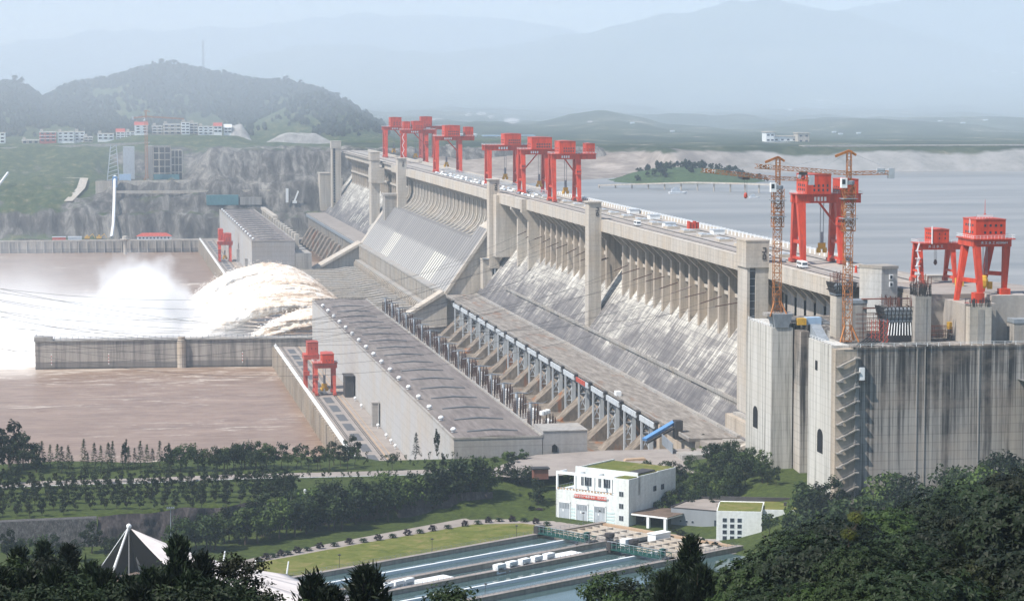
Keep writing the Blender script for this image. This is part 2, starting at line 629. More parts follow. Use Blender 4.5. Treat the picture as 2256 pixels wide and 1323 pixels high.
M['leaf_mid'] = m_leaf('broad_leaf_green', (.027, .049, .011))
M['leaf_dark'] = m_leaf('dark_leaf_green', (.014, .026, .008))
M['leaf_lite'] = m_leaf('fresh_leaf_green', (.062, .098, .020))
M['leaf_olive'] = m_leaf('olive_leaf', (.017, .023, .006))
M['leaf_pine'] = m_leaf('pine_needle_green', (.009, .018, .006), .1)
M['leaf_purple'] = m_leaf('purple_leaf', (.022, .013, .02), .15)
M['leaf_gold'] = m_leaf('yellow_green_leaf', (.12, .14, .025))
M['bark'] = m_paint('bark', (.09, .07, .055), .95, .3, 1.0)
M['limewash'] = m_paint('limewashed_trunk', (.55, .53, .5), .9, .2, 1.0)
g = MB().box(-4490, 11490, -110, 25400, 58, 60); o = g.build('ground', M['dirt']); tag(o, kind='structure')
w = MB(); w.add([(-1480, 800, 68), (256, 800, 68), (256, 2990, 68), (-1480, 2990, 68)], [(0, 1, 2, 3)]); o = w.build('river', M['river']); tag(o, kind='structure')
w = MB(); w.add([(331, 700, 156), (5000, 700, 156), (5000, 7400, 156), (331, 7400, 156)], [(0, 1, 2, 3)]); o = w.build('reservoir', M['lake']); tag(o, kind='structure')
# ================================================================ the dam
dam = empty('concrete_dam', (300, 1800, 110), 'long grey concrete gravity dam with rows of ribs crossing the river', 'dam')


def part(mb, name, mat, parent=dam, smooth=False):
    o = mb.build(name, mat, None, smooth)
    o.parent = parent
    o.matrix_parent_inverse = parent.matrix_basis.inverted()
    if parent.location.length > 0 or parent.rotation_euler.z:
        bpy.context.view_layer.update()
        o.matrix_parent_inverse = parent.matrix_world.inverted()
    return o


def part_inst(name, me, parent, loc=(0, 0, 0), rz=0.0, scale=None):
    o = inst(name, me, None, loc, rz, scale)
    o.parent = parent
    o.matrix_parent_inverse = PINV(parent)
    return o


_pinv = {}


def PINV(p):
    if p.name not in _pinv:
        bpy.context.view_layer.update()
        _pinv[p.name] = p.matrix_world.inverted()
    return _pinv[p.name]


def part(mb, name, mat, parent=dam, smooth=False):
    o = mb.build(name, mat, None, smooth)
    o.parent = parent
    o.matrix_parent_inverse = PINV(parent)
    return o


BEAM0, CREST = 178.0, 185.0
S_SPILL0, S_SPILL1 = 1846.0, 2376.0

# --- solid body behind the faces
b = MB()
b.box(311, 331, 935, 1846, 60, 183.4)
b.box(306, 331, 1846, 2376, 60, 183.4)
b.box(311, 331, 2376, 3010, 60, 183.4)
part(b, 'dam_wall', M['conc_rib'])
# --- sloping faces
def slope_poly(t0, z0, k, z1): return [(t0, z0 - 30), (t0, z0), (t0 + (z1 - z0) * k, z1), (t0 + (z1 - z0) * k + 6, z1), (t0 + 30, z0 - 30)]
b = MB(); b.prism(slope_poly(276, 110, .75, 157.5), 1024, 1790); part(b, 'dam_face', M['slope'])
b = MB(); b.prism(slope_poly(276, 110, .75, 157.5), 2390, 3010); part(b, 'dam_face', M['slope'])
b = MB(); b.prism([(253.9, 80), (254, 110), (280.6, 148), (305, 149), (305, 80)], 1846, 2376); part(b, 'spillway_face', M['spill'])
# end block under the tower at the near end of the spillway
b = MB(); b.prism([(254, 66), (254, 110), (287, 157), (300, 166), (312, 166), (312, 66)], 1792, 1846); part(b, 'end_block', M['conc'])
b = MB(); b.add([(253.8, 1797, 110.2), (253.8, 1846, 110.2), (286.8, 1846, 157.2), (286.8, 1797, 157.2)], [(0, 1, 2, 3)]); part(b, 'end_slope', M['spill'])
b = MB(); b.prism([(254, 66), (254, 110), (287, 157), (300, 166), (312, 166), (312, 66)], 2376, 2392); part(b, 'end_block', M['conc'])
# kerb running along the slope edge of the end blocks
b = MB(); b.prism([(252.8, 109), (252.8, 111.2), (285.4, 158.2), (287, 157), (255, 110.5)], 1790, 1793.5); part(b, 'coping', M['conc'])
# --- crest
b = MB()
for s0, s1, t in ((938, 1412, 292.0), (1412, 1676, 293.0), (1676, 1786, 289.5), (1786, 1846, 290), (1846, 2380, 291.0), (2380, 2450, 292.5), (2450, 2952, 297)):
    b.box(t, t + 4, s0, s1, BEAM0, CREST)
part(b, 'crest_beam', M['conc'])
b = MB()
s = 945
while s < 2940:
    b.box(291.9 if s < 1412 else 290.9, 292.2, s, s + .35, BEAM0, CREST - .02); s += 20
b = MB(); b.box(295, 331.5, 935, 3010, 183.4, 184.85); part(b, 'crest_deck', M['conc_deck'])
b = MB(); b.box(296.0, 301.5, 935, 3000, 184.85, 184.9); part(b, 'crest_road', M['path'])
b = MB()
for t in (304.5, 305.6, 321.6, 322.7): b.box(t, t + .35, 935, 2980, 184.85, 185.0)
part(b, 'crane_rail', M['dark'])
b = MB(); b.box(295.6, 296.0, 935, 3000, 184.85, 185.25); part(b, 'kerb', M['dark'])
b = MB()
b.box(329.5, 331.5, 1052, 3000, 184.85, 186.6)
part(b, 'parapet', M['conc'])
b = MB()
ppm = b.box(329.1, 331.9, 0, 1.3, 184.85, 187.3).mesh('parapet_post', M['white'])
for i in range(98): part_inst('parapet_post', ppm, dam, (0, 1056 + 7.6 * i, 0))

# --- ribs of the power plant sections
rib_poly = [(292.6, 178), (300, 171), (300, 139.5), (304, 143), (312, 152), (312, 178)]
rm = MB().prism(rib_poly, -1.75, 1.75).mesh('rib', M['conc_rib'])
rib_s = [1066, 1086, 1106] + [1126.5 + 20.2 * i for i in range(15)] + [1436 + 20 * i for i in range(12)]
rib_s = [s for s in rib_s if not (1405 < s < 1428)]
for s in rib_s: part_inst('rib', rm, dam, (0, s, 0))
for i in range(8): part_inst('rib', rm, dam, (0, 945 + 14.6 * i, 0))
for i in range(28): part_inst('rib', rm, dam, (4, 2400 + 20 * i, 0))
# two broad ribs beside the step in the crest
b = MB().prism([(289.6, 185), (289.6, 176), (294.5, 170), (294.5, 136), (312, 152), (312, 185)], -2.5, 2.5).mesh('broad_rib', M['conc'])
for s in (1673, 1716): part_inst('broad_rib', b, dam, (0, s, 0))
b = MB(); b.box(287, 312, 1764, 1776, 139, 184); part(b, 'wall_panel', M['conc'])
# horizontal walkway beam between ribs
b = MB()
for s0, s1 in ((1110, 1404), (1436, 1666), (1690, 1760), (2400, 2940)):
    part(MB().box(302.5, 304, s0, s1, 161.6, 163.6), 'walkway_beam', M['conc'])
hole = MB()
for k in range(7):
    a = math.pi * k / 6
    hole.v.append((303.3, -1.3 * math.cos(a), 2.2 + 1.3 * math.sin(a)))
hv = [(303.0, 1.3, 0), (303.0, -1.3, 0)] + [(303.0, -1.3 * math.cos(math.pi * k / 6), 2.0 + 1.3 * math.sin(math.pi * k / 6)) for k in range(7)]
hm = MB().add([(x, y, z) for x, y, z in hv] + [(x + 1.5, y, z) for x, y, z in hv], [tuple(range(9))] + [(i, (i + 1) % 9, 9 + (i + 1) % 9, 9 + i) for i in range(9)]).mesh('gallery_opening', M['void'])
wallp = MB()
for s in rib_s:
    if 1110 < s < 1760:
        part_inst('gallery_opening', hm, dam, (8, s + 10, 166))
# rough ledge part-way up the slope
b = MB()
b.box(282.6, 287, 1060, 1700, 121.0, 121.8)
b.box(282.5, 282.8, 1060, 1700, 121.8, 122.9)
s = 1062
while s < 1700:
    if noise.noise(Vector((s * .02, 0, 3))) > .05 or s < 1120: b.box(282.9, 286.5, s, s + 1.2, 118.4, 121)
    s += 3.4
part(b, 'ledge', M['conc_grey'])
b = MB(); b.prism([(276.5, 104), (276.5, 117), (286, 117), (290, 104)], 1026, 1062); part(b, 'buttress_block', M['conc_warm'])
b = MB(); b.box(279, 296, 1030, 1058, 117, 118.2); part(b, 'block_platform', M['conc_grey'])

# --- spillway piers with curved noses
fr = [(291.5, 178), (297.5, 173.5), (297.8, 163), (296.6, 158), (293.5, 153.5), (288.5, 149.5), (282, 146.5), (278.5, 145)]
pm = MB().prism(fr + [(292, 150), (307, 160), (307, 178)], -1.7, 1.7).mesh('spillway_pier', M['conc'])
for i in range(24): part_inst('spillway_pier', pm, dam, (0, 1862 + 21.3 * i, 0))
pm2 = MB().prism(fr[:5] + [(290, 150.6), (292, 150), (307, 160), (307, 178)], -1.0, 1.0).mesh('pier_rib', M['conc'])
for i in range(23): part_inst('pier_rib', pm2, dam, (.4, 1872.6 + 21.3 * i, 0))
# lower outlet wall with upright fins, in two tiers
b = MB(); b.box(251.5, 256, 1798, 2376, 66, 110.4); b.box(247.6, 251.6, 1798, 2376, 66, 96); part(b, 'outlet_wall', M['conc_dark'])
b = MB(); b.box(249.2, 257, 1796, 2378, 110.4, 111.8); part(b, 'outlet_coping', M['conc_grey'])
b = MB(); b.box(246.2, 251.4, 1798, 2376, 96, 97); part(b, 'lower_coping', M['conc_grey'])
fm = MB().prism([(249.4, 109.6), (249.4, 110.4), (252, 110.4), (252, 97), (250.6, 97), (249.4, 100)], -1.5, 1.5).mesh('outlet_fin', M['conc'])
for i in range(60): part_inst('outlet_fin', fm, dam, (0, 1803 + 9.6 * i, 0))
fm2 = MB().prism([(244.6, 94), (246.2, 96), (248, 96), (248, 76), (246, 76), (244.6, 82)], -1.7, 1.7).mesh('lower_fin', M['conc_warm'])
for i in range(60): part_inst('lower_fin', fm2, dam, (0, 1806 + 9.6 * i, 0))
tm = MB().prism([(188, 60), (188, 89), (225, 89), (236, 91), (247, 91), (247, 60)], -1.9, 1.9).mesh('training_wall', M['conc'])
for i in range(28): part_inst('training_wall', tm, dam, (0, 1812 + 20.4 * i, 0))
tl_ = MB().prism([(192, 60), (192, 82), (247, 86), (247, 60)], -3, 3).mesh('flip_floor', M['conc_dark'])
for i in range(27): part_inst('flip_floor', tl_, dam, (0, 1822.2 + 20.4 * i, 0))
b = MB(); b.box(194, 250, 1800, 2376, 58, 76); part(b, 'outlet_apron', M['dark'])
b = MB(); b.prism([(250, 111), (222, 93), (205, 84), (205, 60), (254, 60), (254, 111)], 1786, 1800)
b.prism([(251, 113), (222, 95), (222, 93), (252, 111)], 1784, 1802)
part(b, 'dividing_wall', M['conc']); b = MB(); b.prism([(252, 111), (200, 82), (200, 60), (254, 60)], 2360, 2384)
b.prism([(252, 113.5), (200, 84.5), (200, 82), (252, 111)], 2356, 2388)
part(b, 'dividing_wall', M['conc'])


# --- elevator towers on the crest
def tower(t0, t1, s0, s1, z0, ztop, name='elevator_tower', cap=None, slot=False):
    b = MB()
    if slot:
        w = t0 + (t1 - t0) * .13
        b.box(t0, w, s0, s1, z0, cap)
        b.box(w + 2.6, t1, s0, s1, z0, cap)
        b.box(w, w + 2.6, s0 + 1.0, s1, z0, cap)
    else:
        b.box(t0, t1, s0, s1, z0, ztop)
    if cap:
        b.box(t0 - .7, t1 + .05, s0 - .7, s1, cap, ztop)
    b.box(t0 - .9, t1 + .3, s0 - .9, s1 + .3, ztop, ztop + .7)
    o = part(b, name, M['conc'])
    if slot:
        w = t0 + (t1 - t0) * .13
        g = MB(); g.box(w + .05, w + 2.55, s0 + .7, s0 + .98, z0 + 6, cap)
        gl = part(g, 'window_strip', M['glass'], o)
        g = MB(); z = z0 + 8
        while z < cap: g.box(w, w + 2.6, s0 + .45, s0 + .68, z, z + .25); z += 3.3
        part(g, 'window_bars', M['steel'], o)
    return o


def emblem(o, t, s, z, k=1.0):
    """the dark sign plate letters on a tower top: two stacked square rings"""
    g = MB()
    w, h, q = 1.5 * k, 2.0 * k, .42 * k
    for i, dz in enumerate((0, 2.9 * k)):
        z0 = z + dz
        g.box(t - .25 * i, t + w, s - .25, s - .02, z0, z0 + q); g.box(t + .1 * i, t + w, s - .25, s - .02, z0 + h - q, z0 + h)
        g.box(t + w - q, t + w, s - .25, s - .02, z0 + q, z0 + h - q)
        if i == 0: g.box(t, t + q, s - .25, s - .02, z0 + q, z0 + h - q)
    g.box(t + w * .4, t + w * .62, s - .25, s - .02, z + h, z + 2.9 * k)
    part(g, 'sign_letters', M['dark'], o)


t6 = tower(282.3, 292, 1048, 1064, 104, 194.5, cap=183, slot=True); emblem(t6, 289.0, 1047.3, 186.5, 1.1)
t5 = tower(284.5, 292, 1411, 1422, 118, 194.8); emblem(t5, 288.7, 1411, 187, 1.05)
t4 = tower(283.9, 291.5, 1776, 1787, 130, 194.5); emblem(t4, 288, 1776, 187, 1.05)
t3 = tower(283.3, 291.5, 2320, 2334, 126, 194.5); emblem(t3, 287.5, 2320, 187, 1.1)
t2 = tower(283, 291.8, 2545, 2565, 108, 194.5, cap=186.5)
b = MB(); b.box(282.7, 296.5, 2542, 2570, 163, 178.5); part(b, 'tower_shoulder', M['conc'])
t1 = tower(281, 292, 2951, 2968, 118, 197, cap=189, slot=True)
b = MB(); b.box(271, 284, 3000, 3030, 112, 157); b.box(284, 300, 3014, 3030, 112, 150); b.box(270.4, 284.6, 2999.4, 3030.6, 157, 158); part(b, 'end_pier', M['conc'])
# shaft beside the second-last tower, and the hoist house under the spillway tower
b = MB(); b.box(272, 287, 2330, 2350, 108, 159); b.box(271.4, 288, 2329, 2351, 159, 161); b.box(279, 279.6, 2329.7, 2330, 110, 159); b.box(274, 274.6, 2329.7, 2330, 110, 158); part(b, 'gate_shaft', M['conc_grey'])
b = MB(); b.box(279.5, 286.5, 1778, 1790, 110, 136); b.box(279, 287, 1777.4, 1790.6, 136, 136.8); part(b, 'pump_shaft', M['conc'])
b = MB(); b.path([(279, 1777, 137.2), (287.5, 1777, 136.4), (288.2, 1776.6, 135), (288.4, 1776, 112), (296, 1740, 117.5)], .55, 6); part(b, 'drain_pipe', M['steel'])
# anchor plate patches and a bright hatch on the slope of the far section
b = MB()
random.seed(5)
for i in range(16):
    s = 2470 + i * 17 + random.uniform(-2, 2); z0 = 113 + random.uniform(0, 4); l = random.uniform(5, 10)
    if 2540 < s < 2575 or i in (5, 9): continue
    t = 276 + (z0 - 110) * .75
    b.add([(t - .6, s, z0), (t - .6, s + 5.5, z0), (t + l * .75 - .6, s + 5.5, z0 + l), (t + l * .75 - .6, s, z0 + l), (t + .3, s, z0 - .6), (t + .3, s + 5.5, z0 - .6)],
          [(0, 1, 2, 3), (0, 4, 5, 1)])
part(b, 'face_slab', M['lockside'])

# --- penstock casings between the dam and the power house (near plant)
cm = MB().prism([(243, 78), (245.5, 82.5), (263.5, 99), (277, 101), (277, 78)], -6.5, 6.5).mesh('penstock_casing', M['rust'])
for i in range(18):
    s = 1112 + 38.3 * i
    if s < 1790: part_inst('penstock_casing', cm, dam, (0, s, 0))
cm2 = MB().prism([(240, 78), (242, 82), (251, 97), (254, 98), (254, 78)], -7, 7).mesh('penstock_casing', M['rust'])
for i in range(14): part_inst('penstock_casing', cm2, dam, (0, 2420 + 38.3 * i, 0))
b = MB(); b.box(268, 277, 1024, 1792, 66, 109.6); b.box(255, 277, 2384, 3010, 66, 109.6); part(b, 'foundation_wall', M['conc_grey'])
b = MB(); b.box(206.5, 268, 1030, 1786, 66, 82.5); b.prism([(206.5, 82.5), (206.5, 92), (246, 82.5)], 1030, 1786); part(b, 'penstock_floor', M['rust'])

# ================================================================ penstock trestle (near) and its deck
tr = empty('penstock_trestle', (262, 1430, 82), 'rusty-topped service deck on braced steel frames at the foot of the near dam slope', 'trestle')
b = MB(); b.box(253, 276, 1034, 1790, 108.6, 110.0); part(b, 'deck', M['path'], tr)


def m_deckrust():
    k = NT('rust_stained_deck')
    a = k.noise((.35, .06, .3), 1.0, 6, .7); c = k.noise((.1, .02, .1), 1.0, 4, .6)
    col = k.ramp(a, (.35, (.15, .13, .115)), (.52, (.24, .215, .19)), (.66, (.33, .30, .27)))
    col = k.mix(k.maprange(c, .56, .64, 0, .75), col, (.21, .13, .09))
    o = k.noise((.09, .045, .1), 1.0, 3, .5)
    col = k.mix(k.maprange(o, .70, .73, 0, .8), col, (.30, .12, .035))
    return k.done(col, .95)


M['deckrust'] = m_deckrust()
tr.children[0].data.materials[0] = M['deckrust']
b = MB(); b.box(274.6, 276.4, 1034, 1790, 110, 111.0); b.box(253, 253.5, 1034, 1790, 110, 110.5); part(b, 'deck_kerb', M['conc_grey'], tr)
fmB = MB()
fmB.box(253.6, 254.5, -.5, .5, 80, 107.8)
fmB.box(257.4, 259.6, -.9, .9, 80, 107.8)
for z0 in (82, 90.5, 99):
    fmB.bar((254, 0, z0), (258, 0, z0 + 8), .42); fmB.bar((258, 0, z0), (254, 0, z0 + 8), .42)
    fmB.bar((254, 0, z0), (258, 0, z0), .4)
fmB.box(253.4, 262, -1.3, 1.3, 106.6, 108.6)
frame_me = fmB.mesh('steel_frame', M['palesteel'])
f2 = MB()
f2.box(264.5, 266.3, -.8, .8, 80, 107.8)
f2.bar((259, 0, 84), (265, 0, 96), .5); f2.bar((265, 0, 84), (259, 0, 96), .5)
f2m = f2.mesh('rear_leg', M['steel'])
capm = MB(); capm.box(251.9, 254.6, -2.4, 2.4, 107, 109.6); capm.box(251.2, 253, -3.2, 3.2, 109.0, 109.5); capm.box(252, 252.4, -3, -2.6, 105.5, 109)
capm = capm.mesh('bearing_box', M['dark'])
grm = MB(); grm.box(251.9, 252.6, 3.6, 33.5, 105.6, 108.2)
for k in range(9): grm.box(251.7, 251.9, 4 + k * 3.6, 4.5 + k * 3.6, 105.6, 108.2)
grm = grm.mesh('girder', M['palesteel'])
FS = [1094 + 38.3 * i for i in range(18)]
for i, s in enumerate(FS):
    part_inst('steel_frame', frame_me, tr, (0, s, 0))
    part_inst('rear_leg', f2m, tr, (0, s, 0))
    part_inst('bearing_box', capm, tr, (0, s, 0))
    if i < 17: part_inst('girder', grm, tr, (0, s, 0), 0, None)
b = MB()
b.prism([(1034, 106), (1094, 96), (1094, 108.6), (1034, 108.6)], 256, 275, 't')
b.box(256.4, 275, 1034, 1094, 92, 106)
for k in range(7): b.box(256.1, 256.4, 1036 + k * 9, 1036.4 + k * 9, 92, 106.5)
b.box(252.5, 258, 1088, 1094, 92, 108.6)
part(b, 'abutment', M['conc_warm'], tr)
b = MB(); b.box(252.8, 255.4, 1184, 1189, 110, 112.2); part(b, 'tank_box', M['white'], tr)
b = MB(); b.box(251.6, 252.0, 1258, 1282, 106, 108.4); part(b, 'red_girder', M['red_dark'], tr)

# far deck of the far plant
fd = empty('penstock_deck', (262, 2680, 82), 'pale service deck with a blue-grey edge pipe at the foot of the far dam slope', 'deck')
b = MB(); b.box(253, 276, 2392, 2990, 108.6, 110.2); part(b, 'deck', M['path'], fd)
b = MB(); b.box(252.2, 254, 2392, 2990, 106.2, 109.2); part(b, 'edge_pipe', M['steel'], fd)
b = MB(); b.box(254, 275, 2392, 2990, 82, 108.6); part(b, 'deck_wall', M['conc_warm'], fd)
pmm = MB(); pmm.box(252.6, 254, -1, 1, 84, 107); pmm = pmm.mesh('deck_pilaster', M['conc_grey'])
for i in range(30): part_inst('deck_pilaster', pmm, fd, (0, 2400 + 19.15 * i, 0))
# ================================================================ power houses
def power_house(s0, s1, label, zr=114.0, t0=148.5, t1=186.5, annex=True, n=17, zb=66):
    ph = empty('power_house', ((t0 + t1) / 2, (s0 + s1) / 2, 82), label, 'power plant')
    b = MB(); b.box(t0, t1, s0 + .4, s1, zb, zr); part(b, 'hall', M['panel'], ph)
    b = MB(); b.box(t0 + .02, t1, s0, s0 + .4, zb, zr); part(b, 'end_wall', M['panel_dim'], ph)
    b = MB()
    m = (t0 + t1) / 2
    b.prism([(t0 + .5, zr), (m, zr + .9), (t1 - .5, zr)], s0 + .5, s1 - .5)
    part(b, 'roof', M['roof'], ph)
    b = MB(); b.box(t0 - .35, t0 + .5, s0 - .2, s1, zr - .5, zr + .35); b.box(t1 - .5, t1 + .3, s0 - .2, s1, zr - .5, zr + .7)
    b.box(t0 + .5, t1 - .5, s0 - .2, s0 + .5, zr - .5, zr + .3)
    part(b, 'roof_edge', M['conc_grey'], ph)
    sk = MB()
    a, c = t0 + 8, t1 - 8
    sk.prism([(a, .2), (m, 1.05), (c, .2), (c, -.8), (m, 0), (a, -.8)], -.8, .8)
    sk = sk.mesh('skylight', M['slate'])
    dm = MB(); dm.lathe((0, 0, 0), [(.9, 0), (.9, .7), (1.35, .8), (1.2, 1.5), (.7, 2.0), (0, 2.15)], 10)
    dm = dm.mesh('roof_vent', M['white'], True)
    for i in range(n):
        s = s0 + 16 + 38.3 * i
        if s < s1 - 8:
            part_inst('skylight', sk, ph, (0, s, zr + .55))
            part_inst('roof_vent', dm, ph, (t0 + 2.2, s + 1, zr + .35))
    b = MB()
    for k in range(36): b.box(t0 + 1 + k, t0 + 1.45 + k, s1 - 1.5, s1 - 1, zr, zr + 1.3)
    b.box(t0, t1, s1 - 1.4, s1 - 1.2, zr + .9, zr + 1.1)
    part(b, 'roof_railing', M['dark'], ph)
    if annex:
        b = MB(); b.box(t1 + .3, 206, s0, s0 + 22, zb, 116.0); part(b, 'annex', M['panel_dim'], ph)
        b = MB(); b.box(t1 + .3, 207, s0 + 22, s1, zb, 105.8); part(b, 'switch_yard_deck', M['conc_deck'], ph)
        b = MB(); b.box(t1 + .3, 206.3, s0 - .25, s0 + 22.2, 116, 116.4); part(b, 'annex_coping', M['conc_grey'], ph)
    return ph


ph1 = power_house(1024, 1712, 'long near power house with white roof vents and a brown gravel roof')
b = MB(); b.prism([(190.7, 107.2), (193, 107.2), (193, 109.6), (191.8, 110.6), (190.7, 109.8)], 1023.7, 1024); part(b, 'tunnel_door', M['void'], ph1)
ph2 = power_house(2352, 2965, 'far power house half hidden behind the tall white water jet', 116.0, 147, 188, False, 16)
b = MB(); b.box(188.3, 204, 2352, 2900, 66, 104); part(b, 'switch_yard_deck', M['conc_grey'], ph2)
b = MB()
for i in range(14):
    s = 2400 + 36 * i; b.box(192, 196, s, s + 12, 104, 119)
b.box(192, 197, 2700, 2900, 119, 122)
part(b, 'transformer_bay', M['conc'], ph2)
dm = MB(); dm.box(148.2, 148.55, 0, 5, 82, 95); dm = dm.mesh('door', M['dark'])

# --- transformer bushings in the switch yard, one bay per unit
def yard_bay(s, i):
    y = empty('transformer_bay', (198, s, 105.8), 'row of pale bus duct columns and dark brown bushings beside the power house roof', 'transformer', 'transformer bays along the near power house')
    return y


duct = MB()
for k, (x, yy) in enumerate(((0, 0), (-.3, -2.6), (-.6, -5.2))): duct.tube((x, yy, 0), (x, yy, 9.2 - k * .3), .55, .55, 8)
duct_m = duct.mesh('bus_duct', M['lgrey'])
bush = MB(); bush.tube((0, 0, 0), (0, 0, 1.8), .22, .22, 6); bush.tube((0, 0, 1.8), (0, 0, 7.6), .4, .26, 7)
for k in range(8): bush.tube((0, 0, 2 + k * .68), (0, 0, 2.2 + k * .68), .52, .52, 7)
bush.tube((0, 0, 7.6), (0, 0, 8.3), .2, .2, 5)
bush_m = bush.mesh('bushing', M['brown'])
ins = MB()
for k in range(4): ins.box(-.5, .6, k * 2.1, k * 2.1 + .8, .2, 3.6); ins.ball((.9, k * 2.1, 3.4), .55, seg=6, ring=4)
for k in range(3): ins.bar((0, k * 2.1, 1.2), (1.6, k * 2.1 + 1, 3.8), .35)
ins_m = ins.mesh('circuit_breaker', M['white'])
busw = MB()
for k in range(3): busw.path([(-4 + k * 1.5, -6 + k, 9.2), (0, -3, 9.6 - k * .2), (6, 0, 8.8), (9, 4, 9.4)], .11, 4)
bus_m = busw.mesh('busbar', M['lgrey'])
bush_pos = [(-2.2, -13), (-1, -11), (1.4, -9.5), (3.0, -7.6), (4.6, -6), (2.2, 3), (4.2, 5), (6, 7.5)]
for i in range(17):
    s = 1075 + 38.3 * i
    y = empty('transformer_bay', (197, s, 105.8), 'row of pale duct columns and dark brown bushings beside the power house roof', 'transformer', 'transformer bays along the near power house')
    y.scale = (1, 1, 1.22)
    if i == 0:
        y['label'] = 'nearest transformer bay with three white caps, beside the power house end'
        del y['group']
    if i != 0: inst('bus_duct', duct_m, y, (0, 0, 0))
    for x, yy in bush_pos: inst('bushing', bush_m, y, (x - 1, yy, 0))
    inst('circuit_breaker', ins_m, y, (6.2, -14, 0), 0.0)
    if i != 0: inst('busbar', bus_m, y, (0, 0, 0))
    if i == 0:
        cp = MB()
        for q in range(3): cp.lathe((-1 + q * 1.6, 1 + q * 2.2, 8.2), [(.2, 0), (1.3, .3), (1.3, 1.6), (.9, 1.8), (0, 1.9)], 10)
        cp.build('white_cap', M['white'], y)

# ================================================================ tailrace decks
def tailrace(s0, s1, label, tw=123.0, te=148.2):
    o = empty('tailrace_wall', (tw, (s0 + s1) / 2, 68), label, 'tailrace deck')
    b = MB(); b.box(tw, te, s0, s1, 60, 81.8); part(b, 'deck', M['path'], o)
    b = MB(); b.box(tw - 1.2, tw + .2, s0, s1, 58, 82.6); part(b, 'quay_wall', M['guide'], o)
    b = MB(); b.box(tw - 1.5, tw + .5, s0, s1, 82.6, 83.2)
    s = s0 + 2
    while s < s1 - 1: b.box(tw - .8, tw - .6, s, s + .2, 83.2, 84.3); s += 3
    b.box(tw - .85, tw - .55, s0, s1, 84.2, 84.4)
    part(b, 'parapet', M['white'], o)
    pm = MB(); pm.box(tw - 2.6, tw - 1.2, -.9, .9, 58, 82.2); pm = pm.mesh('wall_pier', M['conc_warm'])
    k = 0
    s = s0 + 6
    while s < s1 and k < 72:
        part_inst('wall_pier', pm, o, (0, s, 0)); s += 9.57; k += 1
    b = MB()
    for t in (126.2, 127.1, 136.6, 137.6): b.box(t, t + .3, s0, s1, 81.8, 81.98)
    part(b, 'crane_rail', M['dark'], o)
    b = MB()
    s = s0 + 10
    while s < s1 - 40: b.box(129.4, 134.2, s, s + 27, 81.8, 81.85); s += 38.3
    part(b, 'asphalt_strip', M['asphalt'], o)
    b = MB(); b.box(138.6, 139.2, s0, s1, 81.8, 82.0); b.box(141.5, 141.8, s0, s1, 81.8, 82.0)
    part(b, 'kerb', M['tan'], o)
    return o


tailrace(1160, 1712, 'near tailrace deck with a white railing above the brown water')
tailrace(2330, 2940, 'far tailrace deck beside the far power house, seen past the water jet')
kp = MB(); kp.box(144.2, 147.4, -3, 3, 0, 12.5); kp.box(143.9, 147.7, -3.3, 3.3, 12.5, 13.2)
kiosk = kp.mesh('ventilation_shaft', M['panel_dim'])
o = inst('ventilation_shaft', kiosk, None, (0, 1300, 81.8)); tag(o, 'grey concrete ventilation shaft against the near power house wall', 'shaft')
o = inst('ventilation_shaft', kiosk, None, (0, 2420, 81.8)); tag(o, 'ventilation shaft nearer the jet against the far power house wall', 'shaft')
o = inst('ventilation_shaft', kiosk, None, (0, 2560, 81.8)); tag(o, 'ventilation shaft deeper along the far power house wall', 'shaft')
gb = MB(); gb.box(142.5, 147.8, 1424, 1436, 82, 94); gb.box(142, 148, 1423, 1437, 94, 94.6)
o = gb.build('gate_stack', M['dark']); tag(o, 'tall black gate stack leaning on the power house wall behind the tailrace crane', 'gate stack')
lamp = MB(); lamp.tube((0, 0, 0), (0, 0, 1.2), .3, .3, 6); lamp.ball((0, 0, 1.9), .9, seg=8, ring=5); lamp = lamp.mesh('vent_cowl', M['white'], True)
for s in (1220, 1258, 1296, 1378, 1412, 1238):
    o = inst('vent_cowl', lamp, None, (146.4, s - 6, 81.8)); tag(o, 'small white vent cowl at the foot of the near power house wall', 'vent', 'vent cowls along the near power house wall')

# ================================================================ guide wall in the river
gw = empty('guide_wall', (50, 1718, 68), 'long stained concrete guide wall standing in the brown river', 'guide wall')
b = MB(); 
b.prism([(-42, 1722), (-42, 1732), (150, 1728), (254, 1800), (254, 1786), (150, 1714)], 58, 87.2, 'z'); part(b, 'wall', M['guide'], gw)
b = MB(); b.prism([(-42.6, 1721.2), (-42.6, 1732.6), (150, 1728.6), (150, 1713.2)], 87.2, 88.0, 'z')
b.prism([(1721.0, 87.2), (1721.0, 90.2), (1732, 90.2), (1732, 87.2)], -42.6, -30, 't'); part(b, 'coping', M['conc_grey'], gw)
b = MB()
x = -41.0
while x < 148: 
    y = 1721.4 - (x + 42) * .0417
    z = 88.0 if x > -28 else 88.0 + 2.2 * (-28 - x) / 14
    b.box(x, x + .28, y, y + .28, z, z + 2.7); x += 4.05
for dz in (1.2, 2.0):
    b.bar((-28, 1721.6, 88 + dz), (148, 1714.2, 88 + dz), .14); b.bar((-42, 1721.6, 90.2 + dz), (-28, 1721.4, 88 + dz), .14)
part(b, 'railing', M['steel'], gw)
b = MB(); b.lathe((58, 1717.6, 58), [(3.0, 0), (3.0, 29), (2.4, 29.5), (2.4, 31.5), (0, 31.7)], 12); part(b, 'bollard_tower', M['conc_warm'], gw)
pole = MB()
for k in range(7):
    pole.m = k % 2
    pole.tube((0, 0, 1.5 + k * 1.1), (0, 0, 2.6 + k * 1.1), .22, .22, 6)
pole_m = pole.mesh('staff_gauge', [M['white'], M['red_dark']])
for x in (-31, 8, 100): part_inst('staff_gauge', pole_m, gw, (x, 1720.6 - (x + 42) * .0417, 69.5))
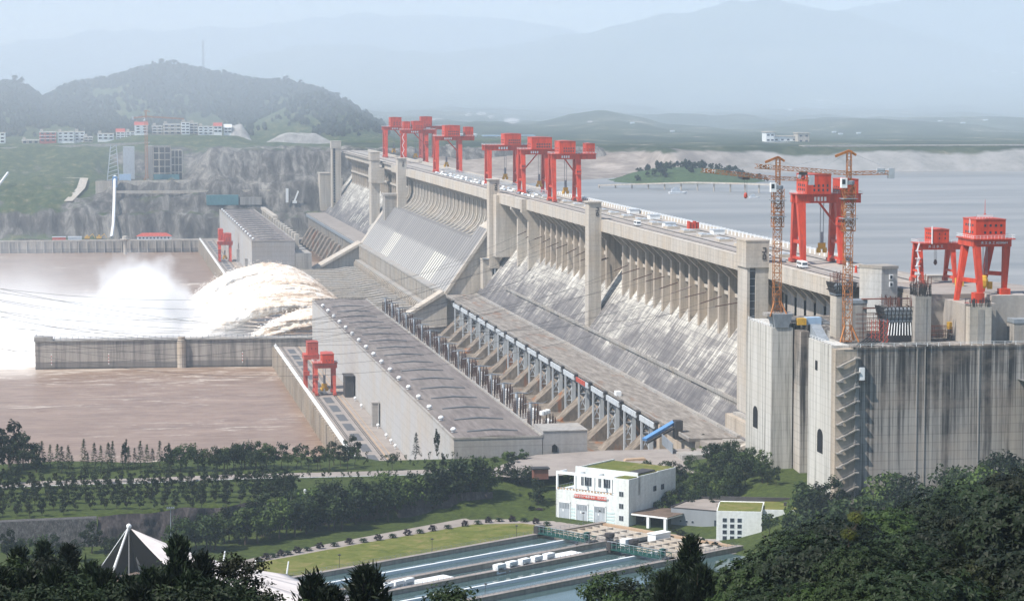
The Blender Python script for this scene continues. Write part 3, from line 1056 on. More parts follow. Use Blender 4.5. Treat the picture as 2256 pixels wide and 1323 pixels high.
# ================================================================ unfinished ship lift (right)
def text_mesh(txt, size, depth=.05):
    cu = bpy.data.curves.new('lettering', 'FONT')
    cu.body = txt; cu.size = size; cu.extrude = depth; cu.align_x = 'CENTER'; cu.align_y = 'CENTER'
    cu.resolution_u = 2
    ob = bpy.data.objects.new('lettering', cu)
    C.objects.link(ob)
    dg = bpy.context.evaluated_depsgraph_get()
    me = bpy.data.meshes.new_from_object(ob.evaluated_get(dg))
    bpy.data.objects.remove(ob)
    return me


def lettering(txt, size, mat, parent, loc, rot, name='lettering'):
    me = text_mesh(txt, size)
    me.materials.clear(); me.materials.append(mat)
    o = inst(name, me, parent, loc); o.rotation_euler = rot
    return o


LZ = 169.0
sl_ = empty('ship_lift', (290, 900, 100), 'huge black-streaked concrete walls of the unfinished ship lift at the right', 'ship lift')
ZB = 98
LX, NY = 262.0, 850.0
b = MB(); b.box(LX, LX + 8.4, 934, 973, ZB, LZ - 1.2); part(b, 'lift_pier', M['lockside'], sl_)
b = MB(); b.box(LX, LX + 6.8, 855, 884, ZB, LZ - .02); part(b, 'lift_pier', M['lockside'], sl_)
b = MB()
b.prism([(LX + 6.9, NY), (420, NY), (420, 973), (LX + 8.5, 973), (LX + 8.5, 941), (LX + 16, 941), (LX + 16, 885), (LX + 6.9, 884)], ZB, LZ - .3, 'z')
part(b, 'lift_wall', M['lock'], sl_)
b = MB(); b.box(LX + 9, LX + 12.5, 925, 934.5, ZB, LZ - 2); part(b, 'slot_pillar', M['lock'], sl_)
b = MB(); b.box(LX + 7.6, LX + 8.8, NY - .6, NY, ZB, LZ - 12); part(b, 'corner_strip', M['conc_grey'], sl_)
for t in (292.5, 295.5, 316, 345):
    b = MB(); b.box(t, t + .35, NY - .25, NY, ZB, LZ - .5); part(b, 'joint_strip', M['conc_grey'], sl_)
for tt, s, z in ((LX - .05, 958, 125), (LX - .05, 868, 128)):
    b = MB(); b.add([(tt, s - 3.6, z), (tt, s + 3.6, z)] + [(tt, s + 3.6 * math.cos(math.pi * k / 8), z + 6.5 + 2.4 * math.sin(math.pi * k / 8)) for k in range(9)], [tuple(range(11))])
    part(b, 'arched_opening', M['void'], sl_)
b = MB(); b.box(LX - .1, LX - .03, 872, 875, 158, 161.5); part(b, 'square_opening', M['void'], sl_)
for k in range(11):
    z = LZ - 4 - k * 5.2
    st = MB()
    st.bar((LX + 7.6, NY - 1.4, z), (LX + 1.2, NY - 1.4, z - 3.0), 1.5, .45)
    st.box(LX + .3, LX + 2.6, NY - 2.4, NY - .1, z - 3.4, z - 3.0)
    st.box(LX + 6.9, LX + 8.7, NY - 2.4, NY - .1, z - .2, z + .2)
    st.bar((LX + 7.7, NY - 2.2, z + 1.2), (LX + 1.2, NY - 2.2, z - 1.8), .14)
    st.bar((LX + 7.6, NY - 1.4, z), (LX + 6.9, NY - 1.4, z - 5.2), .3, .2)
    part(st, 'stair_flight', M['conc_grey'], sl_)
b = MB(); b.box(LX + .05, LX + 8, NY - .1, 854.9, ZB, LZ - 1); part(b, 'stair_recess', M['conc_warm'], sl_)
b = MB(); b.box(LX + 8.6, LX + 10.4, NY - 2, NY - .3, 157, 161.5); part(b, 'lift_cabin', M['white'], sl_)
b = MB(); b.box(LX + 8.2, LX + 10.8, NY - 2.2, NY - .1, 156.4, 156.9); part(b, 'cabin_platform', M['dark'], sl_)
b = MB()
pts = [(LX + .4, 884), (LX + .2, NY + 1), (LX + 2, NY - 1), (LX + 9, NY - 1), (419, NY - 1)]
for (x0, y0), (x1, y1) in zip(pts[:-1], pts[1:]):
    for dz in (.55, 1.1): b.bar((x0, y0 + .3, LZ + dz), (x1, y1 + .3, LZ + dz), .1)
x = LX + 9
while x < 419: b.box(x, x + .14, NY - .8, NY - .6, LZ - .3, LZ + 1.15); x += 4.2
for y in range(856, 884, 4): b.box(LX + .2, LX + .34, y, y + .14, LZ, LZ + 1.1)
for y in range(935, 973, 4): b.box(LX + .2, LX + .34, y, y + .14, LZ - 1.2, LZ)
for dz in (-.6, -.1): b.bar((LX + .3, 935, LZ + dz), (LX + .3, 972, LZ + dz), .1)
part(b, 'railing', M['white'], sl_)
b = MB(); b.add([(LX, 933, LZ + 4.2), (LX + 8, 933, LZ + 4.2), (LX + 8, 942, LZ + 4.2), (LX, 942, LZ + 4.2), (LX + 1.2, 933.6, LZ - 1.2), (LX + 6.5, 933.6, LZ - 1.2), (LX + 6.5, 941, LZ - 1.2), (LX + 1.2, 941, LZ - 1.2)], [(0, 1, 2, 3), (0, 4, 5, 1), (1, 5, 6, 2), (2, 6, 7, 3), (3, 7, 4, 0)])
part(b, 'work_platform', M['steel'], sl_)
b = MB()
for k in range(5): b.bar((LX + 9, 936 + k * 3, LZ + .2 + .3 * k), (LX + 24, 934 + k * 3.1, LZ + .2 + .3 * k), .35)
part(b, 'steel_beams', M['steel'], sl_)
b = MB(); b.box(LX + 14, LX + 20, 934, 938, LZ - .2, LZ + 2.6); part(b, 'site_hut', M['paleblue'], sl_)
b = MB(); b.box(LX + 10, LX + 13.6, 933, 936, LZ - .2, LZ + 2.4); part(b, 'yellow_frame', M['yellow'], sl_)
b = MB(); b.add([(LX + .6, 872, LZ), (LX + 4.5, 872, LZ), (LX + 4.5, 884, LZ + 5), (LX + .6, 884, LZ + 5), (LX + .6, 884, LZ), (LX + 4.5, 884, LZ)], [(0, 1, 2, 3), (0, 3, 4), (1, 5, 2), (3, 2, 5, 4)]); part(b, 'hopper', M['steel'], sl_)

# --- columns rising from the wall head (each a thing)
def column(t0, t1, s0, s1, z1, mat, label, cap=0, z0=LZ - .3, joints=True):
    o = empty('concrete_column', ((t0 + t1) / 2, (s0 + s1) / 2, z0), label, 'column')
    b = MB(); b.box(t0, t1, s0, s1, z0, z1); part(b, 'shaft', mat, o)
    if joints:
        b = MB(); m = (t0 + t1) / 2; b.box(m - 1.2, m + 1.2, s0 - .15, s0, z0, z1 - 1); part(b, 'slot', M['conc_grey'], o)
    if cap:
        b = MB(); b.box(t0 - .2, t1 + .2, s0 - .2, s1 + .2, z1, z1 + cap); part(b, 'cap', M['steel'], o)
    return o


def rebar_crown(o, t0, t1, s0, s1, z0, z1, n=26, mat=None, name='rebar_cage'):
    b = MB()
    for i in range(n):
        x = t0 + (t1 - t0) * random.random(); y = random.choice((s0, s1, s0 + (s1 - s0) * random.random()))
        b.bar((x, y, z0), (x + random.uniform(-.3, .3), y, z0 + (z1 - z0) * random.uniform(.7, 1)), .16)
    for k in range(4):
        z = z0 + (z1 - z0) * (k + .4) / 4.6
        b.bar((t0, s0, z), (t1, s0, z), .12); b.bar((t0, s0, z), (t0, s1, z), .12)
    part(b, name, mat or M['rebar'], o)


def formwork(o, t0, t1, s0, s1, z0, z1):
    """flared shutter frames round a column head"""
    b = MB()
    n = 7
    for i in range(n + 1):
        f = i / n
        for (xa, ya, xo, yo) in ((t0 + (t1 - t0) * f, s0, 0, -1.6), (t0, s0 + (s1 - s0) * f, -1.6, 0), (t1, s0 + (s1 - s0) * f, 1.6, 0)):
            b.bar((xa, ya, z0), (xa + xo, ya + yo, z1), .28); b.bar((xa, ya, z0 + (z1 - z0) * .5), (xa + xo, ya + yo, z0 + (z1 - z0) * .4), .22)
            b.bar((xa, ya, z1), (xa + xo, ya + yo, z1 - 1.2), .22)
    for k in range(5):
        z = z0 + (z1 - z0) * k / 4; e = 1.6 * k / 4
        b.bar((t0 - e, s0 - e, z), (t1 + e, s0 - e, z), .22); b.bar((t0 - e, s0 - e, z), (t0 - e, s1, z), .22); b.bar((t1 + e, s0 - e, z), (t1 + e, s1, z), .22)
    part(b, 'formwork', M['dark'], o)
    b = MB(); b.box(t0 - .3, t1 + .3, s0 - .3, s1 + .3, z0 + .3, z1 - .8); part(b, 'shutter_core', M['steel'], o)


def pxcol(u0, u1, vb, vt, s, dep):
    """column from its pixel edges at distance s"""
    return AS(u0, vb, s).x, AS(u1, vb, s).x, s, s + dep, AS(u0, vt, s).z


random.seed(8)
t0, t1, s0, s1, z1 = pxcol(1842, 1872, 735, 652, 884, 8)
o = column(t0, t1, s0, s1, z1, M['conc'], 'pale column behind the right tower crane mast with dark formwork around its head')
formwork(o, t0, t1 + 1, s0, s1, z1, z1 + 5.0); rebar_crown(o, t0, t1, s0, s1, z1 + 5, z1 + 9, 18)
t0, t1, s0, s1, z1 = pxcol(1876, 1909, 740, 668, 876, 7)
column(t0, t1, s0, s1, z1, M['conc_grey'], 'grey column with a flat steel cap, right of the tower crane mast', 1.2)
t0, t1, s0, s1, z1 = pxcol(1908, 1940, 735, 592, 905, 7)
o = empty('elevator_shaft', ((t0 + 1), s0, LZ), 'tall white concrete shaft with two framed windows standing on the ship lift', 'shaft')
tR = AS(1978, 700, s0).x
b = MB(); b.prism([(t0, s0 + 9), (AS(1941, 700, s0).x, s0), (tR, s0 + 1), (tR - 1, s0 + 12)], LZ - .3, AS(1941, 592, s0).z, 'z'); part(b, 'shaft', M['conc_new'], o)
b = MB(); b.prism([(t0 - .3, s0 + 9.2), (AS(1941, 700, s0).x, s0 - .4), (tR + .3, s0 + .7), (tR - .8, s0 + 12.3)], AS(1941, 592, s0).z, AS(1941, 586, s0).z, 'z'); part(b, 'cap', M['conc_grey'], o)
for v in (610, 626):
    p = AS(1963, v, s0 + .3)
    b = MB(); b.box(p.x - .7, p.x + .8, s0 + .05, s0 + .5, p.z - .95, p.z + .95); w_ = part(b, 'window', M['white'], o)
    b = MB(); b.box(p.x - .4, p.x + .5, s0 - .05, s0 + .05, p.z - .65, p.z + .65); part(b, 'pane', M['glass'], w_)
t0, t1, s0, s1, z1 = pxcol(1953, 2012, 740, 705, 866, 9)
o = column(t0, t1, s0, s1, z1, M['dark'], 'dark column wrapped in flared formwork at the centre of the ship lift', 0, joints=False)
formwork(o, t0, t1, s0, s1, z1 - 1, AS(1953, 676, 866).z); rebar_crown(o, t0, t1, s0, s1, AS(1953, 676, 866).z, AS(1953, 652, 866).z, 34)
b = MB()
for i in range(9): b.bar((t0 + 1 + i * 1.0, s0 - .4, z1 - 1), (t0 + i * 1.1, s0 - 1.8, z1 - 5.5), .25)
part(b, 'shutter_strut', M['white'], o)
t0, t1, s0, s1, z1 = pxcol(2016, 2051, 735, 652, 862, 7)
o = column(t0, t1, s0, s1, z1, M['conc_grey'], 'grey column with a dark bundle of rebar on top, left of the largest red crane')
rebar_crown(o, t0, t1, s0, s1, z1, z1 + 4.8, 90, M['dark']); rebar_crown(o, t0, t1, s0, s1, z1 + 3, z1 + 8, 14)
t0, t1, s0, s1, z1 = pxcol(2136, 2184, 742, 676, 853, 6)
o = column(t0, t1, s0, s1, z1, M['conc'], 'broad pale column with fine rebar below the largest red crane')
rebar_crown(o, t0, t1, s0, s1, z1, z1 + 3, 40, M['dark'])
t0, t1, s0, s1, z1 = pxcol(2234, 2275, 742, 712, 855, 8)
column(t0, t1, s0, s1, z1, M['conc_grey'], 'low concrete column at the right edge with a wide grey cap', 1.5)

# scaffolding and rebar field between the columns
sc_ = empty('scaffold', (285, 866.50, LZ), 'rust-red scaffold and rebar frames between the ship lift columns', 'scaffold')
b = MB()
for i in range(52):
    p = AS(1890 + i * 4.3 + random.uniform(-1, 1), 735, 872.20 + random.uniform(-4, 6)); h = random.uniform(3, 10) if i < 30 else random.uniform(2, 6)
    b.bar((p.x, p.y, LZ), (p.x, p.y, LZ + h), .14)
part(b, 'upright', M['rebar'], sc_)
b = MB()
for k in range(6):
    z = LZ + 1 + k * 1.7
    uu0, uu1 = (1885, 2000) if k > 2 else (1885, 2140)
    for s in (869.35, 874.10, 876.95): a = AS(uu0, 700, s); c = AS(uu1, 700, s); b.bar((a.x, s, z), (c.x, s, z), .16)
part(b, 'ledger', M['rebar'], sc_)
b = MB()
for k in range(2): a = AS(1900, 700, 876.00); c = AS(2005, 700, 876.00); b.box(a.x, c.x, 875.05, 877.90, LZ + 11.2 + k * 3.4, LZ + 11.5 + k * 3.4)
part(b, 'working_deck', M['rebar'], sc_)
rf = MB()
p0 = AS(1920, 738, 861.75)
for k in range(5):
    rf.bar((p0.x + k * 1.5, 861.75, LZ), (p0.x + k * 1.5, 861.75, LZ + 8.5), .2)
    for j in range(5): rf.bar((p0.x + k * 1.5 - .7, 861.75, LZ + j * 1.7), (p0.x + k * 1.5 + .7, 861.75, LZ + j * 1.7 + 1.2), .14)
o = rf.build('rebar_frame', M['red_dark']); tag(o, 'red lattice rebar frame in front of the dark formwork column', 'rebar frame')
p0 = AS(1886, 740, 852.25); st = MB()
for k in range(6): st.bar((p0.x + k * 1.0, 851.30, LZ + .2), (p0.x + k * 1.0 + 5, 854.15, LZ + .3 + 2.6 - k * .3), .45)
o = st.build('shutter_panels', M['dark']); tag(o, 'stack of dark leaning shutter panels behind the ship lift railing', 'panels')
p0 = AS(2090, 735, 870.30)
b = MB(); b.box(p0.x, p0.x + 2.8, 870.30, 872.67, LZ + 3.6, LZ + 6.2); o = b.build('tool_container', M['yellow']); tag(o, 'small yellow container on the scaffold deck below the red cranes', 'container')
p0 = AS(2080, 700, 879.80); p1 = AS(2136, 700, 879.80)
b = MB(); b.prism([(879.80, LZ + 7.2), (884.55, LZ + 9), (889.30, LZ + 7.2)], p0.x, p1.x + 4, 't'); 
o = empty('site_shed', (p0.x + 4, 884.55, LZ), 'long site shed with a bright blue roof on the ship lift', 'shed'); part(b, 'roof', M['blue'], o)
b = MB(); b.box(p0.x + .3, p1.x + 3.7, 880.27, 888.82, LZ - .3, LZ + 7.2); part(b, 'wall', M['white'], o)
b = MB(); b.box(p0.x - 14, p1.x + 8, 890.25, 893.10, LZ - .3, 176.5); o = b.build('retaining_wall', M['conc_new']); tag(o, 'pale retaining wall with rebar stubs behind the blue-roofed shed', 'wall')

# --- upper head of the ship lift (land right of the crest) and the bridge
uh = MB(); uh.prism([(306, 880), (370, 880), (352, 940), (336, 985), (331, 1052), (300, 1052), (300, 950), (306, 940)], 100, 183.2, 'z')
o = uh.build('crest_platform', M['conc_deck']); tag(o, kind='structure')
b = MB(); b.prism([(306.3, 881), (369, 881), (351.5, 940), (335.5, 985), (331, 1052), (300.3, 1052), (300.3, 951), (306.3, 941)], 183.2, 184.75, 'z'); o = b.build('service_road', M['path']); tag(o, kind='structure')
b = MB()
for u, v, s, w, h in ((2044, 622, 940, 10, 3.4), (2066, 660, 900, 9, 2.6)):
    p = AS(u, v, s); b.box(p.x, p.x + w, s, s + 4, 184.5, 187.4 + h * .4)
for i, (u, v, s, w) in enumerate(((2044, 625, 945, 11), (2066, 664, 896, 11))):
    p = AS(u, v, s)
    q = MB(); q.box(p.x, p.x + w, s, s + 4.5, p.z - 2, p.z + 3.2); q.box(p.x - .2, p.x + w + .2, s - .2, s + 4.7, p.z + 3.2, p.z + 3.5)
    o = q.build('concrete_block', M['conc_new']); tag(o, ('long pale concrete block between the two right-hand red cranes', 'low pale concrete block left of the largest crane foot')[i], 'block')
br = empty('road_bridge', (345, 850, 185), 'concrete bridge with a railing entering at the right edge beside the largest crane', 'bridge')
a = AS(2188, 648, 905); c = AS(2300, 672, 880)
b = MB(); b.prism([(a.x, a.y), (c.x, c.y), (c.x + 3, c.y + 12), (a.x + 4, a.y + 12)], a.z - 3.0, a.z, 'z'); part(b, 'deck_beam', M['conc'], br)
b = MB()
for dz in (.6, 1.2): b.bar((a.x, a.y + .4, a.z + dz), (c.x, c.y + .4, a.z + dz), .1)
for k in range(12): f = k / 11; q = a.lerp(c, f); b.bar((q.x, q.y + .4, a.z), (q.x, q.y + .4, a.z + 1.2), .12)
part(b, 'railing', M['steel'], br)
b = MB(); b.box(a.x + .6, a.x + 4.5, a.y + 1, a.y + 11, LZ - 2, a.z - 3); b.box(a.x + 12, a.x + 14, a.y + 1, a.y + 11, LZ - 2, a.z - 3.4); part(b, 'bridge_pier', M['conc_grey'], br)
b = MB(); b.box(a.x + 4.5, a.x + 20, a.y + 9, a.y + 11, LZ - 2, a.z - 3); part(b, 'abutment_wall', M['dark'], br)
# ================================================================ red gantry cranes
cube_me = {}


def pane(name, parent, lo, hi, mat='glass'):
    """one small box of its own, sharing a unit cube mesh"""
    if mat not in cube_me: cube_me[mat] = MB().box(-.5, .5, -.5, .5, -.5, .5).mesh(name, M[mat])
    return part_inst(name, cube_me[mat], parent, tuple((a + c) / 2 for a, c in zip(lo, hi)), 0, tuple(c - a for a, c in zip(lo, hi)))


def wins(parent, name, x0, x1, y, z0, z1, nx, nz, w, h, axis='x'):
    for i in range(nx):
        for j in range(nz):
            c = x0 + (x1 - x0) * (i + .5) / nx; z = z0 + (z1 - z0) * (j + .5) / nz
            if axis == 'x': pane(name, parent, (c - w / 2, y - .06, z - h / 2), (c + w / 2, y + .02, z + h / 2))
            else: pane(name, parent, (y - .06, c - w / 2, z - h / 2), (y + .02, c + w / 2, z + h / 2))


def machine_house(o, x0, x1, y0, y1, z0, z1, nx=5, nz=2, ny=3, mat=None, roof=None, wz=(.1, .55)):
    b = MB(); b.box(x0, x1, y0, y1, z0, z1); h = part(b, 'machine_house', mat or M['red'], o)
    b = MB(); b.prism([(x0 - .2, z1), (x0 - .2, z1 + .25), ((x0 + x1) / 2, z1 + .55), (x1 + .2, z1 + .25), (x1 + .2, z1)], y0 - .2, y1 + .2); part(b, 'house_roof', roof or M['red_dark'], h)
    d = z1 - z0; q = (x1 - x0)
    wins(h, 'house_window', x0 + q * .22, x1 - q * .06, y0, z0 + d * wz[0], z0 + d * wz[1], nx, nz, q * .07, d * .13)
    wins(h, 'house_window', y0 + (y1 - y0) * .15, y1 - (y1 - y0) * .15, x0, z0 + d * wz[0], z0 + d * wz[1], ny, nz, (y1 - y0) * .09, d * .13, 'y')
    return h


def gantry(label, t0, t1, s0, s1, zb, zg, zt, over=(0, 0), houses=(), leg=1.9, cab=True, brace=True, hook=True, mat=None, sign=None, group=None, stairs=False, text=True):
    """portal crane: legs at t0 / t1, spread s0..s1, girder zg..zt, overhang beyond the legs"""
    mat = mat or M['red']
    o = empty('gantry_crane', ((t0 + t1) / 2, (s0 + s1) / 2, zb), label, 'gantry crane', group)
    ms = (s0 + s1) / 2; sp = (s1 - s0)
    for t in (t0, t1):
        for (sa, sb) in ((s0, ms - sp * .22), (s1, ms + sp * .22)):
            b = MB()
            w0, w1 = leg * .62, leg
            b.add([(t - w0, sa - w0, zb + 1.6), (t + w0, sa - w0, zb + 1.6), (t + w0, sa + w0, zb + 1.6), (t - w0, sa + w0, zb + 1.6),
                   (t - w1, sb - w1, zg), (t + w1, sb - w1, zg), (t + w1, sb + w1, zg), (t - w1, sb + w1, zg)],
                  [(0, 3, 2, 1), (4, 5, 6, 7), (0, 1, 5, 4), (1, 2, 6, 5), (2, 3, 7, 6), (3, 0, 4, 7)])
            part(b, 'leg', mat, o)
            b = MB(); b.box(t - leg * .8, t + leg * .8, sa - leg * 1.5, sa + leg * 1.5, zb + .2, zb + 1.7); part(b, 'bogie', M['red_dark'], o)
        b = MB(); zm = zb + (zg - zb) * .33; b.box(t - leg * .45, t + leg * .45, s0 + sp * .08, s1 - sp * .08, zm, zm + leg * .8); b.box(t - leg * .5, t + leg * .5, s0, s1, zb + 1.7, zb + 2.7); part(b, 'tie_beam', mat, o)
    for s in (ms - sp * .24, ms + sp * .24):
        b = MB(); b.box(t0 - over[0], t1 + over[1], s - leg * .75, s + leg * .75, zg, zt); part(b, 'girder', mat, o)
    b = MB(); b.box(t0 - over[0] - .4, t1 + over[1] + .4, ms - sp * .3 - 1.2, ms + sp * .3 + 1.2, zt, zt + .3); part(b, 'platform', M['red_dark'], o)
    b = MB()
    ya, yb = ms - sp * .3 - 1.1, ms + sp * .3 + 1.1; xa, xb = t0 - over[0] - .3, t1 + over[1] + .3
    for dz in (.8, 1.4):
        for p, q in (((xa, ya), (xb, ya)), ((xa, ya), (xa, yb)), ((xb, ya), (xb, yb)), ((xa, yb), (xb, yb))): b.bar((*p, zt + dz), (*q, zt + dz), .09)
    n = int((xb - xa) / 2.2)
    for i in range(n + 1): x = xa + (xb - xa) * i / n; b.box(x, x + .1, ya, ya + .1, zt + .3, zt + 1.4)
    part(b, 'railing', M['white'], o)
    for h in houses: machine_house(o, *h[0], zt + .3, zt + .3 + h[1], **(h[2] if len(h) > 2 else {}))
    if brace:
        b = MB(); b.bar((t0, ms - sp * .2, zg - (zg - zb) * .42), (t0 + (t1 - t0) * .62, ms - sp * .2, zg + .5), leg * .5) if brace == 'l' else b.bar((t1, ms - sp * .2, zg - (zg - zb) * .42), (t0 + (t1 - t0) * .32, ms - sp * .2, zt), leg * .5)
        part(b, 'brace', mat, o)
    if cab:
        z = zg - (zg - zb) * .28
        t = t1 if cab != 'l' else t0
        b = MB(); b.box(t - 2.2 * leg / 1.9, t + 1.2, ms - sp * .45 - 1, ms - sp * .2, z - 2.2, z + 1.2); cb = part(b, 'cab', mat, o)
        wins(cb, 'cab_window', t - 1.9, t + .9, ms - sp * .45 - 1, z - 1.2, z + .6, 3, 1, .6, 1.0)
    if hook:
        x = t0 + (t1 - t0) * hook if isinstance(hook, float) else (t0 + t1) / 2
        zh = zb + (zg - zb) * .25
        b = MB()
        for dx, dy in ((-.7, -.5), (.7, -.5), (-.7, .5), (.7, .5)): b.bar((x + dx, ms + dy, zg), (x + dx, ms + dy, zh + 2), .14)
        b.box(x - .5, x + .5, ms - .5, ms + .5, zh + 2, zh + 7)
        part(b, 'hoist_rope', M['steel'], o)
        b = MB(); b.box(x - 1.6, x + 1.6, ms - .7, ms + .7, zh - .5, zh + 2.2); b.lathe((x - 1.4, ms, zh - 2.2), [(.9, 0), (1.1, 1), (.9, 2.2)], 8); b.lathe((x + 1.4, ms, zh - 2.2), [(.9, 0), (1.1, 1), (.9, 2.2)], 8); part(b, 'hook_block', M['yellow'], o)
    if text:
        b = MB(); w = (t1 - t0) * .07
        x = t0 + (t1 - t0) * .32
        for k in range(4): b.box(x + k * w * 1.25, x + k * w * 1.25 + w * .8, ms - sp * .24 - leg * .75 - .06, ms - sp * .24 - leg * .75, zg + (zt - zg) * .25, zg + (zt - zg) * .72)
        part(b, 'painted_sign', M['white'], o)
    if stairs:
        b = MB(); z = zb + 2; k = 0
        while z < zg - 3:
            b.bar((t0 - 2.4 + 1.8 * (k % 2), s0 - 1.5, z), (t0 - .6 - 1.8 * (k % 2), s0 - 1.5, z + 4), .5); z += 4; k += 1
        part(b, 'zigzag_stair', M['white'], o)
    return o


H = lambda x0, x1, y0, y1, z, **k: ((x0, x1, y0, y1), z, k)
# near crest crane with the blank red house (right of the tower crane)
gantry('tall red gantry crane standing on the crest behind the two orange tower cranes', 304.5, 321.8, 1037, 1053, 185, 211.5, 215.3, (2.2, 9.5),
       [H(305.5, 316.5, 1036, 1052, 8.4, nx=4, nz=2, ny=4), H(321.5, 329.5, 1038, 1050, 6.2, nx=3, nz=2, ny=3)], 1.75, True, True, .62)
# crest group right: three cranes
gantry('rightmost red gantry crane of the group in mid dam, with two separate red houses', 305.5, 322.6, 1632, 1652, 185, 213.5, 217, (1.5, 12), [H(309, 320, 1633, 1651, 8.2, nx=5), H(328, 333.8, 1636, 1648, 6.5, nx=3)], 1.7, True, True, .55)
gantry('middle red gantry crane of the mid-dam group with a long diagonal arm', 305.3, 322.6, 1750, 1772, 185, 213.5, 217, (2, 6.5), [H(311, 326, 1752, 1769, 8.4, nx=6)], 1.7, 'l', 'l', .75)
gantry('leftmost red gantry crane of the mid-dam group, its base hidden by a pale tower', 305.3, 328, 1905, 1925, 185, 212.5, 216.5, (4, 10), [H(317, 330, 1906, 1924, 8.6, nx=6)], 1.9, False, False, .6)
# group further along
gantry('red gantry crane on the far crest with a small second house at its right end', 305.3, 326.5, 2205, 2225, 185, 214, 217.5, (2, 13), [H(312, 326, 2206, 2224, 9.5, nx=6), H(331, 338.6, 2209, 2221, 8, nx=3)], 1.9, False, True, .45)
gantry('red gantry crane on the far crest wrapped by a pale zigzag stair', 311, 334, 2490, 2512, 185, 215, 218.5, (3, 9), [H(320, 330.5, 2492, 2510, 8.5, nx=4), H(311, 318, 2498, 2512, 8, nx=3)], 2.0, True, True, .55, stairs=True)
gantry('farthest red gantry crane on the crest, leftmost above the end tower', 316, 337, 2690, 2712, 185, 215, 218.5, (3, 8), [H(321, 333, 2692, 2710, 10, nx=3)], 2.1, False, True, .45)
gantry('hazy red gantry crane standing highest behind the zigzag stair crane', 352, 366, 2660, 2680, 185, 216, 219.5, (2, 12), [H(350, 362, 2662, 2680, 4.5, nx=3), H(351, 363, 2664, 2678, 10, nx=3)], 1.9, False, False, False, M['red_dark'])
# right small crane
o = gantry('smaller clean red crane with a white stair, left of the largest crane', 320.4, 334, 926, 938, 185, 198.2, 200.6, (.8, 5.0), [H(325, 331.6, 927, 937, 5.2, nx=2, nz=2, ny=3, wz=(.2, .85))], .95, False, False, False, text=False)
b = MB(); z = 186; k = 0
while z < 199: b.bar((318.2 + .9 * (k % 2), 926, z), (319.1 - .9 * (k % 2), 926, z + 3), .45); b.box(317.6, 319.6, 925.6, 926.6, z - .1, z + .1); z += 3; k += 1
b.bar((324.6, 927, 200.6), (324.6, 927, 207.5), .4)
part(b, 'white_stair', M['white'], o)
b = MB()
for dx in (-.5, 0, .5): b.bar((327.5 + dx, 931, 199), (327.5 + dx, 931, 194), .1)
b.lathe((327.5, 931, 192), [(.3, 0), (.8, .8), (.6, 1.8), (.2, 2.2)], 8)
part(b, 'hook_block', M['brown'], o)
lettering('夹 江 水 工', 1.3, M['white'], None, (0, 0, 0), (0, 0, 0)).name = 'lettering'
lt = C.objects[-1]; lt.parent = o; lt.matrix_parent_inverse = PINV(o); lt.location = (326.6, 928.1, 199.4); lt.rotation_euler = (R(90), 0, 0)

# largest crane at the right
o = empty('gantry_crane', (324.75, 870.5, 183.3), 'largest bright red crane with four splayed legs and a two-row windowed house at the right', 'gantry crane')
T0, T1, S0, S1, ZP = 319.5, 334.41, 865.25, 882.05, 205.98
for (fx, fy, fz), (tx, ty) in (((320.97, 862.1, 183.09), (T0 + 1.2, S0 + 1.5)), ((315.72, 873.65, 183.09), (T0 + 1.4, S1 - 3)), ((333.04, 870.5, 187.29), (T1 - 2, S0 + 2)), ((327.06, 877.85, 185.4), (T1 - 4, S1 - 4))):
    b = MB(); w0, w1 = .85, 1.25
    b.add([(fx - w0, fy - w0, fz), (fx + w0, fy - w0, fz), (fx + w0, fy + w0, fz), (fx - w0, fy + w0, fz), (tx - w1, ty - w1, ZP - 2.2), (tx + w1, ty - w1, ZP - 2.2), (tx + w1, ty + w1, ZP - 2.2), (tx - w1, ty + w1, ZP - 2.2)],
          [(0, 3, 2, 1), (4, 5, 6, 7), (0, 1, 5, 4), (1, 2, 6, 5), (2, 3, 7, 6), (3, 0, 4, 7)])
    part(b, 'leg', M['red'], o)
for p, q in ((( 320.13, 863.36), (317.4, 873.02)), ((332.73, 869.87), (328.11, 877.22))):
    b = MB(); z = 190.97 if p[0] < 321.6 else 192.96; b.bar((*p, z), (*q, z), 1.1, 1.5); part(b, 'tie_beam', M['red'], o)
b = MB(); b.box(T0 - .4, T1 - .6, S0 + .3, S0 + 2.3, ZP - 2.6, ZP); b.box(T0 - .4, T0 + 2.2, S0 + 2.3, S1, ZP - 2.6, ZP); b.box(T1 - 3.4, T1 - 1, S0 + 2.3, S1, ZP - 2.6, ZP); b.box(T0 + 2.2, T1 - 3.4, S1 - 3, S1 - 1, ZP - 2.6, ZP); part(b, 'girder', M['red'], o)
b = MB(); b.box(T0 - 1, T1 + .6, S0 - .6, S1 + .6, ZP, ZP + .35); part(b, 'platform', M['red'], o)
b = MB()
for dz in (.9, 1.6):
    for p, q in (((T0 - .9, S0 - .5), (T1 + .5, S0 - .5)), ((T0 - .9, S0 - .5), (T0 - .9, S1 + .5)), ((T1 + .5, S0 - .5), (T1 + .5, S1 + .5))): b.bar((*p, ZP + dz), (*q, ZP + dz), .1)
for i in range(12): x = T0 - .9 + i * 1.38; b.box(x, x + .1, S0 - .55, S0 - .45, ZP + .3, ZP + 1.6)
for i in range(9): y = S0 - .5 + i * 2.0; b.box(T0 - .95, T0 - .85, y, y + .1, ZP + .3, ZP + 1.6)
part(b, 'railing', M['white'], o)
h = machine_house(o, 320.76, 332.31, 867.88, 881.53, ZP + .35, ZP + 7.2, 4, 2, 4, wz=(.12, .88))
b = MB(); b.bar((320.55, 873.65, ZP + 7.4), (320.55, 873.65, ZP + 2), .7, .12); b.box(321.6, 327.9, 869.45, 869.56, ZP + 8.2, ZP + 8.9); b.bar((321.6, 869.45, ZP + 9.1), (327.9, 869.45, ZP + 9.1), .12)
